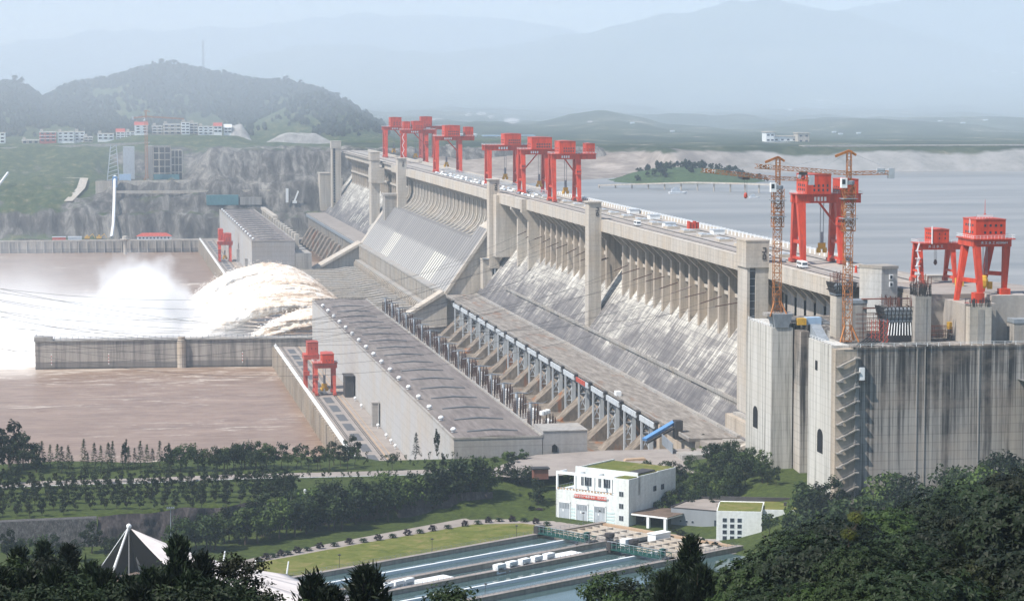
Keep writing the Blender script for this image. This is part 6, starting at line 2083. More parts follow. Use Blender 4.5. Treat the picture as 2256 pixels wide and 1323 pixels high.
LOW = [(520, 1225, 150, 0), (545, 1290, 140, 0), (500, 1290, 125, 2), (30, 1250, 150, 1), (100, 1235, 170, 2), (170, 1275, 140, 2), (380, 1250, 160, 2), (250, 1300, 120, 3), (340, 1310, 115, 1), (440, 1305, 115, 2), (180, 1310, 112, 3), (100, 1310, 110, 2), (20, 1305, 115, 3), (-20, 1230, 150, 1), (590, 1335, 120, 2), (400, 1320, 105, 3), (1340, 1268, 230, 1), (1400, 1290, 200, 2), (1440, 1300, 180, 2), (990, 1306, 130, 2), (1370, 1315, 180, 1), (1460, 1245, 300, 1), (660, 1335, 110, 1)]
for i, (u, v, s, kd) in enumerate(LOW):
    cm, tm = K_low[kd]; p = AS(u, v, s); k = .62 if s < 180 else .95
    lone = {0: 'loose-leaved tree rising in front of the canopy right side', 16: 'round airy tree by the street lamp at the bottom centre', 19: 'small tree top at the bottom edge in front of the basins'}
    o = empty('thicket_tree', (p.x, s, p.z - 6.2 * k), lone.get(i, 'dark leafy tree in the lower-left thicket' if u < 900 else 'leafy tree at the left border of the lower-right wood'), 'tree', None if i in lone else ('leafy trees in the lower-left thicket' if u < 900 else 'leafy trees at the border of the lower-right wood'), rng.uniform(0, 6)); o.scale = (k,) * 3
    inst('trunk', tm, o); inst('crown', cm, o, (0, 0, 4.0))
# ================================================================ far bank, hills, mountains
def fbm(x, y, z=0.0, o=4):
    v = 0; a = 1; f = 1
    for _ in range(o): v += a * noise.noise(Vector((x * f, y * f, z + f))); a *= .5; f *= 2.1
    return v


SKY1 = [(-1500, 243), (-700, 209), (-200, 199), (0, 195), (30, 191), (70, 205), (90, 225), (112, 218), (145, 196), (215, 185), (255, 178), (300, 163), (345, 153), (400, 154), (450, 163), (500, 173), (560, 185), (620, 189), (700, 205), (760, 231), (800, 256), (835, 279), (870, 305), (920, 313), (1100, 315)]
SKY2 = [(380, 310), (480, 296), (540, 276), (600, 248), (650, 224), (700, 213), (740, 228), (790, 262), (830, 286), (880, 306), (1100, 312)]


def far_z(t, s):
    u = UH(t, s)
    r = sm(400, 470, u)                       # 0 = graded terraces, 1 = bare cliff by the dam
    l = sm(260, 190, u)                       # 1 = green slope at the left
    n = fbm(t * .02, s * .02, 3) * 3
    ter = 82 + 30 * sm(2962, 2984, s) + 16 * sm(3000, 3014, s) + 20 * sm(3030, 3046, s) + 37 * sm(3135, 3235, s)
    clf = 82 + 22 * sm(2962, 2978, s) + 6 * sm(2984, 2990, s) + 36 * sm(2996, 3026, s) + 5 * sm(3036, 3040, s) + 34 * sm(3042, 3080, s)
    grn = 82 + 34 * sm(2962, 2992, s) + 69 * max(0, min(1, (s - 2992) / 230.0)) + n
    z = ter * (1 - r) + clf * r
    z = z * (1 - l) + grn * l
    if 2960 < s < 3110: z += (fbm(t * .09, s * .05, 13) * 5 + fbm(t * .03, 1, 17) * 4) * (0 if 3048 < s < 3132 and u < 430 else 1)
    z += (n * .5) * (1 if s > 2960 else 0) * (0 if 3048 < s < 3132 else 1)
    z += lerp_tab([(60, 3), (230, 4), (300, 14), (520, 13), (560, 5), (740, 0)], u) * sm(3240, 3290, s)
    h1 = AS(u, lerp_tab(SKY1, u), 3900).z; h2 = AS(u, lerp_tab(SKY2, u), 3560).z
    rough = 1 + .10 * fbm(t * .006, s * .006, 9)
    if s > 3380:
        a = (h1 - 190) * (sm(3400, 3900, s) if s < 3900 else 1 - .75 * sm(3900, 4600, s)) * (rough if s < 3850 else 1)
        c = (h2 - 188) * (sm(3400, 3560, s) if s < 3560 else 1 - sm(3560, 3760, s)) if u > 430 else 0
        z = max(z, 188 + max(a, 0), 187 + c)
    return z


rows = []
ss = list(range(2958, 3120, 6)) + list(range(3120, 3400, 12)) + list(range(3400, 4700, 22))
for s in ss:
    row = []
    lo, hi = -310, 640
    for i in range(190):
        t = -1250 + 18.6 * i if i < 50 else lo + (hi - lo) * (i - 50) / 139
        if s < 3100 and t > 330: pass
        row.append((t, s + fbm(t * .03, s * .01, 1) * (5 if s < 3110 else 0), far_z(t, s)))
    rows.append(row)


def m_bank():
    k = NT('far_bank_ground')
    x, y, z = k.sep()
    a = k.noise((1, .6, .22), .085, 8, .74, .5); b = k.noise((1, 1, .5), .012, 5, .6)
    m = k.math('ADD', k.math('MULTIPLY', a, .65), k.math('MULTIPLY', b, .35))
    rock = k.ramp(m, (.38, (.03, .028, .028)), (.48, (.095, .088, .08)), (.57, (.23, .215, .195)), (.67, (.42, .395, .35)))
    g = k.noise((1, 1, 1), .02, 6, .65); h = k.noise((1, 1, 1), .09, 5, .7)
    grass = k.ramp(h, (.3, (.028, .048, .02)), (.5, (.05, .075, .028)), (.62, (.11, .115, .05)), (.72, (.22, .19, .13)))
    nz = k.n('ShaderNodeSeparateXYZ'); k.l(k.n('ShaderNodeNewGeometry').outputs['Normal'], nz.inputs[0])
    f = k.math('ADD', g, k.maprange(nz.outputs[2], .45, .93, -.22, .2))
    f = k.math('ADD', f, k.maprange(y, 3230, 3400, 0, .25))
    f = k.math('SUBTRACT', f, k.math('MULTIPLY', k.maprange(x, 10, 60), k.maprange(y, 3300, 3230)) if False else k.maprange(y, 3140, 3060, 0, .05))
    f = k.math('SUBTRACT', f, k.math('MULTIPLY', k.maprange(x, -10, 30, .03, .2), k.maprange(y, 3260, 3200, 0, 1)))
    col = k.mix(k.maprange(f, .48, .58), rock, grass)
    k.bump(m, .9, 4.0)
    return k.done(col, .95)


M['bank'] = m_bank()
o = MB().grid(rows).build('far_bank', M['bank'], None, True); tag(o, kind='structure')
# wood on the hills: one mass of small crowns
wd = MB(); rg = random.Random(12)
cnt = 0
while cnt < 6400:
    s = rg.uniform(3400, 4000); u = rg.uniform(-60, 860); t = TH(u, s)
    z = far_z(t, s)
    dens = fbm(t * .008, s * .008, 21) + .12
    edge = s > 3860
    if u > 560 and s < 3560: dens -= .35
    if z < 193 or (dens < rg.uniform(-.3, .5) and not (edge and rg.random() < .35)): continue
    r = rg.uniform(2.6, 5.2) * (1.15 if edge else 1)
    zz = z + r * .5
    for q in range(2):
        wd.ball((t + rg.uniform(-2, 2), s + rg.uniform(-2, 2), zz + rg.uniform(0, r * .9)), r * .7, r * .7, r * rg.uniform(.7, 1.25), 6, 4, False, .5)
    cnt += 1
o = wd.build('hill_wood', M['leaf_dark']); tag(o, 'dense dark wood covering the hills behind the far village', 'wood', None, 'stuff')
# trees standing out on the skyline
tl = Kind(40, ['leaf_dark'], 4.2, 5.0, 3, .4, 160, 1.5, 9, 3, .2)
for u, sc_k in ((340, 1.5), (352, 1.9), (366, 1.6), (380, 1.8), (396, 1.4), (410, 1.3), (424, 1.2), (485, 1.3), (497, 1.5), (503, 1.3), (252, 1.5), (616, 1.5), (630, 1.8), (645, 1.6), (664, 1.7), (690, 1.5), (715, 1.5), (740, 1.6), (758, 1.4), (805, 1.5), (28, 2.0), (45, 1.9), (12, 1.6), (58, 1.4)):
    s = 3880; t = TH(u, s)
    tl.put((t, s, far_z(t, s) - 1), sc_k * .9, rg, 'skyline_tree', 'tree standing out on the skyline of the far hill', 'tree', 'trees on the skyline of the far hill')
# radio mast on the hilltop
p = AS(448, 150, 3880); b = MB(); lattice(b, (p.x, 3880, p.z - 6), (p.x, 3880, AS(448, 88, 3880).z), 2.4, 14, .35); o = b.build('radio_mast', M['steel']); tag(o, 'thin lattice radio mast on top of the far hill', 'mast')

# far quay wall and what stands on it
fw = empty('quay_wall', (0, 2940, 68), 'long pale quay wall at the far side of the brown river', 'wall')
b = MB(); b.prism([(-400, 2958), (-400, 2990), (125, 2945), (125, 2930)], 58, 81.6, 'z'); part(b, 'wall_face', M['guide'], fw)
b = MB()
for k in range(26): t = -130 + k * 10; y = 2958 - (t + 400) * .0533; b.box(t, t + .8, y - 1.2, y, 58, 81)
part(b, 'wall_pilaster', M['conc'], fw)
b = MB(); b.prism([(-400, 2957.8), (-400, 2962), (125, 2934), (125, 2929.8)], 81.6, 82.8, 'z'); part(b, 'parapet', M['conc'], fw)
b = MB(); b.prism([(-400, 2960), (-400, 3000), (300, 3000), (300, 2930), (125, 2932)], 81.5, 82.0, 'z'); o = b.build('quay', M['path']); tag(o, kind='structure')
rd = empty('red_roof_house', AS(340, 527, 2950), 'long low white house with a red hipped roof on the far quay', 'house')
p = rd.location; b = MB(); b.box(p.x - 20, p.x + 20, 2945, 2955, 82, 86.2); part(b, 'wall', M['white'], rd)
for k in range(9): pane('window', rd, (p.x - 18 + k * 4.2, 2944.9, 83.2), (p.x - 16 + k * 4.2, 2945, 85.2))
b = MB(); b.add([(p.x - 21, 2944, 86.2), (p.x + 21, 2944, 86.2), (p.x + 21, 2956, 86.2), (p.x - 21, 2956, 86.2), (p.x - 14, 2950, 90), (p.x + 14, 2950, 90)], [(0, 1, 5, 4), (1, 2, 5), (2, 3, 4, 5), (3, 0, 4), (0, 3, 2, 1)]); part(b, 'roof', M['red_dark'], rd)
b = MB(); p = AS(276, 556, 2900); b.tube((p.x, 2900, 60), (p.x, 2900, 84), 2.2, 2.2, 10); b.lathe((p.x, 2900, 84), [(2.2, 0), (6, 1.2), (6, 2.2), (3.5, 2.4), (3.5, 5), (0, 6)], 10); o = b.build('intake_tower', M['conc']); tag(o, 'pale round intake tower standing in the water before the far quay', 'tower')
b = MB(); pts = [AS(253, 390, 3040), AS(252, 440, 3006), AS(250, 495, 2966), AS(246, 524, 2946)]; b.path([(p.x, p.y, p.z + 1) for p in pts], 1.9, 6)
pp = empty('chute', pts[3], 'white pipe chute running down the far cliff to the quay', 'chute'); part(b, 'pipe', M['white'], pp)
b = MB(); a = AS(253, 392, 3038); b.box(a.x - 3, a.x + 3, a.y - 4, a.y + 2, a.z - 11, a.z + 2); part(b, 'blue_head', M['blue'], pp)
b = MB(); a = AS(-12, 420, 3060); c = AS(18, 380, 3080); b.bar((a.x, a.y, a.z), (c.x, c.y, c.z), 2.2); o = b.build('loading_chute', M['white']); tag(o, 'white slanting chute cut by the left edge above the river', 'chute')
b = MB(); a = AS(276, 398, 3052); b.box(a.x - 7, a.x + 7, a.y, a.y + 6, a.z - 6, a.z + 8); o = b.build('tank_house', M['paleblue']); tag(o, 'pale blue-white silo house beside the top of the chute', 'silo')
vt = [(192, 'truck_a', 'yellow', 'yellow excavator parked on the far quay, nearest the rock'), (218, 'truck_b', 'yellow', 'yellow excavator parked beside the foot of the chute'), (130, 'x', 'red_dark', 'low reddish site cabin on the far quay at the left'), (165, 'x', 'lgrey', 'grey site cabin on the far quay')]
for u, _, mt, lab in vt:
    p = AS(u, 523, 2960); o = empty('excavator' if mt == 'yellow' else 'site_cabin', (p.x, 2960, 82), lab, 'excavator' if mt == 'yellow' else 'cabin')
    b = MB()
    if mt == 'yellow':
        b.box(-3, 3, -1.5, 1.5, 1.2, 4.0); b.box(-1, 1.2, -1.2, 1.2, 4.0, 5.6); b.bar((2.5, 0, 3.4), (6.5, 0, 7), .7); b.bar((6.5, 0, 7), (9, 0, 2), .6)
        q = b.build('body', M[mt], o); b = MB(); b.box(-3.2, 3.2, -1.7, -.8, 0, 1.2); b.box(-3.2, 3.2, .8, 1.7, 0, 1.2); b.build('track', M['dark'], o)
    else:
        b.box(-8, 8, -2, 2, 0, 3.4); b.build('wall', M[mt], o); b = MB(); b.prism([(-2.2, 3.4), (0, 4.2), (2.2, 3.4)], -8.2, 8.2, 't'); b.build('roof', M['lgrey'], o)

# building site on the terrace
bs = empty('unfinished_building', AS(370, 385, 3085), 'unfinished grey concrete frame building on the far terrace beside the hazy tower crane', 'building')
p = bs.location; zb0 = far_z(p.x, 3085) - .5
x0 = AS(322, 380, 3085).x; x1 = AS(376, 380, 3085).x; x2 = AS(402, 380, 3085).x
zt_ = AS(340, 322, 3085).z; zt2 = AS(390, 330, 3085).z
b = MB(); b.box(x0, x0 + 9, 3085, 3120, zb0, zt_); b.box(x0, x1, 3118, 3120, zb0, zt_); part(b, 'wall', M['conc_grey'], bs)
fr_ = MB()
for i in range(4): x = x0 + 9 + (x1 - x0 - 9) * i / 3; fr_.box(x - .6, x + .6, 3085, 3086.2, zb0, zt_)
for k in range(6): z = zb0 + (zt_ - zb0) * k / 5; fr_.box(x0 + 9, x1, 3084.8, 3086, z - .7, z + .5)
for i in range(4): x = x1 + 1 + (x2 - x1 - 1) * i / 3; fr_.box(x - .5, x + .5, 3090, 3091, zb0, zt2)
for k in range(5): z = zb0 + (zt2 - zb0) * k / 4; fr_.box(x1, x2, 3089.8, 3091, z - .6, z + .5)
part(fr_, 'frame', M['conc'], bs)
b = MB(); b.box(x0 + 9, x1, 3092, 3093, zb0, zt_ - 2); b.box(x1, x2, 3096, 3097, zb0, zt2 - 2); part(b, 'inner_wall', M['dark'], bs)
b = MB(); b.box(x0 + 9, x2 - 4, 3084.2, 3084.6, zb0, zb0 + 7); part(b, 'safety_net', M['teal_net'], bs)
a = AS(284, 355, 3110); c = AS(245, 370, 3090)
b = MB(); b.box(a.x - 7, a.x + 7, 3110, 3122, far_z(a.x, 3115) - 2, AS(284, 323, 3110).z); o = b.build('silo_block', M['lgrey']); tag(o, 'plain pale grey block between the leaning frame and the hazy crane', 'building')
b = MB()
for (xa, xb) in ((AS(236, 380, 3080).x, AS(244, 315, 3080).x), (AS(262, 380, 3080).x, AS(256, 315, 3080).x)): b.bar((xa, 3080, zb0), (xb, 3080, AS(244, 318, 3080).z), 1.2)
for k in range(9):
    f = k / 9; za = zb0 + (AS(244, 318, 3080).z - zb0) * f; xa = AS(236, 380, 3080).x + (AS(244, 315, 3080).x - AS(236, 380, 3080).x) * f; xb = AS(262, 380, 3080).x + (AS(256, 315, 3080).x - AS(262, 380, 3080).x) * f
    b.bar((xa, 3080, za), (xb, 3080, za + 4), .8)
o = b.build('lattice_tower', M['lgrey']); tag(o, 'pale tapering lattice tower on the far terrace, leftmost structure of the building site', 'tower')
p = AS(323, 380, 3075); tower_crane('hazy red tower crane on the far building site with its jib pointing right', (p.x, 3075, zb0), AS(323, 262, 3075).z, AS(325, 243, 3075).z, AS(405, 262, 3075), AS(294, 260, 3075), 3.2, .34, 0, M['orange'], None, False)
b = MB(); a = AS(210, 386, 3052); c = AS(422, 386, 3052); b.box(a.x, c.x, 3044, 3048, 128, zb0 + .6); o = b.build('terrace_wall', M['conc']); tag(o, 'pale retaining wall below the far building site', 'wall')
for u0, u1, s, v, lab in ((250, 640, 3018, 443, 'thin pale ledge wall across the lower far cliff'), (280, 560, 3030, 420, 'thin pale ledge wall below the far building terrace')):
    a = AS(u0, v, s); c = AS(u1, v, s); z = far_z((a.x + c.x) / 2, s + 3)
    b = MB(); b.box(a.x, c.x, s, s + 1.5, z - 1.5, z + 1.4); o = b.build('ledge_wall', M['conc']); tag(o, lab, 'wall')
a = AS(455, 446, 3008); c = AS(525, 446, 3008)
b = MB(); b.box(a.x, c.x, 3004, 3012, a.z - 3, a.z + 9); nb = empty('net_shed', a, 'long shed wrapped in teal netting at the foot of the far cliff', 'shed'); part(b, 'net_wall', M['teal_net'], nb)
b = MB(); b.box(c.x + 2, c.x + 28, 3004, 3010, a.z - 3, a.z + 6); part(b, 'grey_wing', M['conc_grey'], nb)
a = AS(652, 444, 3000); b = MB(); b.bar((a.x - 2, 3000, a.z), (a.x + 3, 3000, a.z + 13), 1.8); b.box(a.x - 12, a.x - 9, 3000, 3003, a.z - 1, a.z + 16); b.box(a.x - 4, a.x + 1, 2998, 3003, a.z - 2, a.z + 1); o = b.build('slanting_conveyor', M['white']); tag(o, 'small white slanting conveyor leg at the far cliff foot', 'conveyor')
# village houses
def house(u0, u1, vt, vb, s, mat, label, roof=None, floors=3, group=None):
    a = AS(u0, vb, s); c = AS(u1, vb, s); z1 = AS(u0, vt, s).z; z0 = a.z
    o = empty('village_house', ((a.x + c.x) / 2, s, z0), label, 'house', group)
    b = MB(); b.box(a.x, c.x, s, s + 12, z0 - 8, z1); part(b, 'wall', mat, o)
    n = max(2, int((c.x - a.x) / 6.0)); fh = (z1 - z0) / floors
    for k in range(floors):
        for i in range(n):
            x = a.x + (c.x - a.x) * (i + .5) / n; pane('window', o, (x - 1.9, s - .15, z0 + fh * k + fh * .3), (x + 1.9, s + .1, z0 + fh * k + fh * .8))
    b = MB()
    for k in range(1, floors + 1): b.box(a.x - .2, c.x + .2, s - 1.0, s, z0 + fh * k - .5, z0 + fh * k + .1)
    part(b, 'balcony', M['white'], o)
    b = MB()
    if roof: b.prism([(s - 1, z1), (s + 6, z1 + 4.5), (s + 13, z1)], a.x - .5, c.x + .5, 't'); part(b, 'roof', roof, o)
    else: b.box(a.x - .3, c.x + .3, s - .4, s + 12.3, z1, z1 + .9); b.box(a.x + 1, a.x + 5, s + 2, s + 7, z1 + .9, z1 + 4); part(b, 'roof', M['conc'], o)
    return o


W_, T_, B_ = M['white'], M['conc_warm'], M['rebar']
VH = [(-14, 12, 293, 316, 3330, W_, 'white house cut by the left edge of the far village', None, 3), (48, 86, 309, 318, 3310, T_, 'low flat shed at the left of the far village', None, 1), (87, 124, 291, 313, 3330, M['red_dark'], 'brown-red three-storey house in the far village', None, 3),
      (127, 163, 291, 312, 3332, W_, 'white three-storey house right of the brown-red one', None, 3), (164, 187, 291, 311, 3340, W_, 'narrow white house with a rooftop box next to the road', None, 3), (184, 205, 302, 312, 3320, T_, 'small tan house below the white village row', None, 2),
      (215, 251, 295, 308, 3330, W_, 'wide two-storey white house standing alone in mid village', None, 2), (256, 275, 291, 307, 3335, W_, 'white house left of the bright one before the upper village row', M['red_dark'], 3), (277, 297, 291, 306, 3330, W_, 'bright white house at the foot of the upper village row', None, 3),
      (297, 326, 276, 294, 3300, W_, 'white house left of the hazy crane mast in the upper village row', M['red_dark'], 3), (335, 358, 278, 296, 3305, T_, 'pinkish house right of the hazy crane mast', None, 3), (360, 400, 274, 297, 3300, T_, 'wide tan four-storey house in the upper village row', None, 3), (400, 418, 270, 296, 3298, W_, 'tallest white house with balconies in the upper village row', None, 4),
      (418, 436, 272, 296, 3302, T_, 'pink house with square windows right of the tallest white house', None, 4), (437, 470, 279, 297, 3300, W_, 'long white house with balconies in the upper village row', None, 3), (471, 489, 278, 293, 3295, W_, 'bright white house with a red roof near the quarry', M['red_dark'], 2), (494, 510, 281, 294, 3300, W_, 'last white gabled house before the grey quarry mound', M['white'], 2)]
for h_ in VH: house(*h_[:7], roof=h_[7], floors=h_[8])
# quarry mound and pale cut bank
def mound(u0, u1, vt, vb, s, mat, name, label=None, cat=None, kind='structure', seed=0, dep=30):
    a = AS(u0, vb, s); c = AS(u1, vb, s); zt = AS(u0, vt, s).z; rows = []
    for j in range(9):
        f = j / 8; row = []
        for i in range(22):
            g_ = i / 21; env = min(1, 3.2 * g_, 3.2 * (1 - g_)) ** .7
            h = (zt - a.z) * env * math.sin(f * math.pi * .5 + .0) + fbm(g_ * 4 + seed, f * 3, seed) * 2.5 * env
            row.append((a.x + (c.x - a.x) * g_, s + dep * f + fbm(g_ * 6, f * 5, seed) * 2, a.z - 3 + h))
        rows.append(row)
    o = MB().grid(rows).build(name, mat, None, True); tag(o, label, cat, None, kind)


mound(494, 556, 271, 306, 3290, M['scree'], 'quarry_mound', seed=3)
mound(575, 745, 289, 320, 3320, M['scree'], 'cut_bank', seed=6, dep=14)
# far road with its pale wall
b = MB(); a = AS(-30, 330, 3215); c = AS(330, 316, 3260); b.bar((a.x, a.y, a.z), (c.x, c.y, c.z), 2.0, 4.0); o = b.build('road_wall', M['conc']); tag(o, 'long pale road wall below the far village', 'wall')
P = [AS(u, v, s) for u, v, s in ((140, 366, 3100), (185, 372, 3095), (178, 395, 3060), (150, 437, 3012))]
L = []; Rr = []
for p in P: zz = far_z(p.x, p.y) + 2.5; L.append((p.x - 5, p.y, zz)); Rr.append((p.x + 5, p.y, zz))
o = MB().grid([L, Rr]).build('track', M['conc']); tag(o, kind='structure')

# ---- land beyond the reservoir
def shore_z(t, s):
    u = UH(t, s)
    sh = lerp_tab([(330, 2640), (480, 2660), (560, 2780), (760, 2960), (900, 2975), (3000, 2950)], t) + fbm(t * .01, 0, 4) * 20
    if s < sh: return 150
    z = 150 + 9 * sm(sh, sh + 30, s)
    if t < 700: z += 27 * sm(2960 + fbm(t * .012, 1, 2) * 60, 3150, s)
    else: z += 27 * sm(sh + 10, sh + 95, s)
    z += (14 + 22 * fbm(t * .0035, s * .002, 7)) * sm(3300, 4300, s)
    if t < 1000: z += max(0, 13 * math.exp(-((u - 1360) / 90) ** 2)) * sm(3500, 4000, s) * (1 - sm(4000, 4500, s))
    return z + fbm(t * .02, s * .02, 3) * (1.8 if t < 900 else .6)


rows = []
for s in list(range(2600, 3240, 16)) + list(range(3240, 7600, 80)):
    rows.append([(t, s, shore_z(t, s)) for t in [332 + i * 16 for i in range(75)] + [1530 + i * 70 for i in range(50)]])
def m_shore():
    k = NT('far_shore_ground')
    x, y, z = k.sep()
    a = k.noise((1, 1, .5), .03, 7, .7); h = k.noise((1, 1, 1), .012, 6, .7); b = k.noise((1, 1, 1), .006, 4, .6)
    soil = k.ramp(a, (.35, (.19, .155, .135)), (.5, (.27, .225, .19)), (.65, (.40, .345, .30)))
    grey = k.ramp(a, (.35, (.20, .20, .19)), (.6, (.30, .29, .28)))
    soil = k.mix(k.maprange(x, 640, 900), soil, grey)
    veg = k.ramp(h, (.36, (.02, .032, .018)), (.5, (.036, .052, .026)), (.6, (.075, .085, .05)), (.68, (.26, .22, .17)))
    f = k.math('ADD', b, k.maprange(z, 168, 188, -.28, .22))
    return k.done(k.mix(k.maprange(f, .46, .54), soil, veg), .95)


M['farshore'] = m_shore()
o = MB().grid(rows).build('far_shore', M['farshore'], None, True); tag(o, kind='structure')
b = MB(); b.prism([(900, 3068), (3200, 3030), (3200, 3050), (900, 3090)], 184, 187.2, 'z'); o = b.build('embankment', M['conc_grey']); tag(o, kind='structure')
# islet
rows = []
for j in range(25):
    row = []
    for i in range(33):
        x = -1 + 2 * i / 32; y = -1 + 2 * j / 24; r = math.hypot(x, y) + .12 * fbm(x * 2, y * 2, 5)
        row.append((662 + x * 105, 2735 + y * 120, 153 + 17 * sm(1.0, .25, r) + fbm(x * 5, y * 5, 2) * 1.0))
    rows.append(row)
o = MB().grid(rows).build('islet', M['rock_veg'], None, True); tag(o, kind='structure')
ti = Kind(41, ['leaf_dark', 'leaf_mid'], 3.6, 3.6, 1.5, .3, 150, 1.2, 9, 3, .2)
for i in range(70):
    u = rg.uniform(1395, 1690); s = rg.uniform(2680, 2800); t = TH(u, s)
    r = math.hypot((t - 662) / 105, (s - 2735) / 120)
    if r < .88: ti.put((t, s, 153 + 17 * sm(1.0, .25, r) - .5), rg.uniform(.7, 1.3), rg, 'islet_tree', 'dark tree on the green islet in the reservoir', 'tree', 'trees on the reservoir islet')
# jetty on piers
jt = empty('jetty', AS(1560, 424, 2420), 'long low jetty on thin piers in front of the green islet', 'jetty')
P = [AS(u, v, s) for u, v, s in ((1320, 408, 2560), (1420, 405, 2530), (1520, 402, 2480), (1620, 404, 2430), (1705, 407, 2390))]
b = MB()
for a, c in zip(P[:-1], P[1:]): b.bar(a, c, 6, 1.4)
part(b, 'deck', M['conc'], jt)
pm_ = MB().tube((0, 0, 150), (0, 0, 166), .8, .8, 6).mesh('pier', M['conc'])
for i in range(12):
    f = i / 11 * 3.98; k = min(int(f), 3); q = P[k].lerp(P[k + 1], f - k); part_inst('pier', pm_, jt, (q.x, q.y, q.z - 166.3))
def boat(u, v, lab, k=1):
    p = AZ(u, v, 156); o = empty('boat', (p.x, p.y, 156), lab, 'boat'); o.scale = (k,) * 3
    b = MB(); b.add([(-7, -2, 0), (6, -2, 0), (9, 0, .4), (6, 2, 0), (-7, 2, 0), (-7.4, -2.4, 1.8), (6.4, -2.4, 2), (10, 0, 2.4), (6.4, 2.4, 2), (-7.4, 2.4, 1.8)], [(4, 3, 2, 1, 0), (5, 6, 7, 8, 9), (0, 1, 6, 5), (1, 2, 7, 6), (2, 3, 8, 7), (3, 4, 9, 8), (4, 0, 5, 9)]); b.build('hull', M['white'], o)
    b = MB(); b.box(-5, 3, -1.7, 1.7, 1.9, 4.6); b.box(-3, 1, -1.2, 1.2, 4.6, 6); cb = b.build('cabin', M['lgrey'], o)


boat(1491, 427, 'small white boat on the reservoir left of the orange crane jib', 1.1)
boat(1660, 436, 'tiny boat near the end of the jetty', .6)
# low buildings beyond the water
def block(u0, u1, vt, vb, s, mat, name, label, cat='building', roof=None):
    a = AS(u0, vb, s); c = AS(u1, vb, s); z1 = AS(u0, vt, s).z
    o = empty(name, ((a.x + c.x) / 2, s, a.z), label, cat)
    b = MB(); b.box(a.x, c.x, s, s + 22, a.z - 6, z1); part(b, 'wall', mat, o)
    b = MB(); b.box(a.x - 1, c.x + 1, s - 1, s + 23, z1, z1 + 1.2); part(b, 'roof', roof or M['conc'], o)
    n = max(2, int((c.x - a.x) / 8)); m_ = max(1, int((z1 - a.z) / 5))
    for i in range(n):
        for k in range(m_): x = a.x + (c.x - a.x) * (i + .5) / n; z = a.z + (z1 - a.z) * (k + .5) / m_; pane('window', o, (x - 1.8, s - .2, z - 1.1), (x + 1.8, s, z + 1.1))


block(1688, 1706, 292, 314, 3340, M['white'], 'office_block', 'left wing of the white complex beyond the reservoir')
block(1704, 1756, 301, 315, 3345, M['white'], 'office_block', 'long low middle wing of the white complex beyond the reservoir')
block(1758, 1783, 294, 316, 3330, M['conc'], 'office_block', 'right block of the white complex beyond the reservoir')
block(1068, 1178, 300, 306, 3640, M['white'], 'long_shed', 'long shed with a pale blue roof beyond the cranes', 'shed', M['paleblue'])
block(1012, 1050, 297, 303, 3660, M['white'], 'long_shed', 'short shed with a white roof left of the long blue-roofed shed', 'shed', M['white'])
# ---- mountains
def mountain(name, prof, s_r, s_f, z_f, s_b, mat, nu=160, seed=1, rough=.1):
    rows = []
    u0, u1 = prof[0][0], prof[-1][0]
    N = 26
    for j in range(N + 8):
        row = []
        for i in range(nu + 1):
            u = u0 + (u1 - u0) * i / nu
            zr = AS(u, lerp_tab(prof, u), s_r).z + 14 * fbm(u * .012, seed, 1) * (s_r / 8000)
            if j <= N:
                f = j / N; s = s_f + (s_r - s_f) * f
                e = f ** 1.15
                h = (zr - z_f) * e
                gl = fbm(u * .010 + .3 * math.sin(f * 5), f * 2.2, seed) * rough * (zr - z_f) * math.sin(f * math.pi)
                z = z_f + max(0, h + gl)
            else:
                f = (j - N) / 8; s = s_r + (s_b - s_r) * f; z = zr - (zr - z_f) * f
            row.append((TH(u, s), s, z))
        rows.append(row)
    o = MB().grid(rows).build(name, mat, None, True); tag(o, kind='structure')


def m_mount():
    k = NT('mountain_slope')
    a = k.noise((1, 1, 1.4), .0032, 9, .72, .4); b = k.noise((1, 1, 1), .02, 6, .7)
    col = k.ramp(a, (.34, (.022, .038, .02)), (.47, (.038, .06, .028)), (.58, (.06, .085, .04)), (.68, (.13, .13, .085)))
    col = k.mix(k.maprange(b, .62, .72, 0, .5), col, (.22, .19, .14))
    return k.done(col, .95)


M['mount'] = m_mount()
MT1 = [(300, 215), (420, 182), (480, 152), (560, 120), (650, 102), (700, 98), (830, 104), (960, 116), (1060, 112), (1150, 96), (1250, 76), (1400, 48), (1500, 28), (1560, 14), (1620, 2), (1700, 0), (1800, 18), (1900, 38), (2000, 64), (2100, 92), (2256, 128), (2420, 150)]
mountain('mountain', MT1, 11500, 8300, 192, 14500, M['mount'], seed=2)
mountain('mountain', [(-120, 228), (0, 222), (80, 206), (150, 176), (240, 160), (320, 152), (480, 148), (640, 156), (900, 170)], 14000, 10000, 190, 16000, M['mount'], seed=5)
mountain('mountain', [(1500, 120), (1700, 60), (1850, 22), (2000, -2), (2120, -16), (2256, -24), (2420, -20)], 16000, 13000, 250, 18500, M['mount'], seed=8)
mountain('mountain', [(-120, 120), (200, 70), (500, 62), (800, 30), (1100, 40), (1400, 90)], 19500, 16000, 240, 21500, M['mount'], seed=11)
mountain('foothill', [(780, 280), (900, 262), (1000, 254), (1100, 262), (1200, 270), (1300, 262), (1440, 268), (1600, 272), (1750, 262), (1900, 236), (2030, 210), (2130, 192), (2200, 190), (2420, 200)], 8200, 5600, 188, 9500, M['mount'], seed=14, rough=.2)
from mathutils.bvhtree import BVHTree


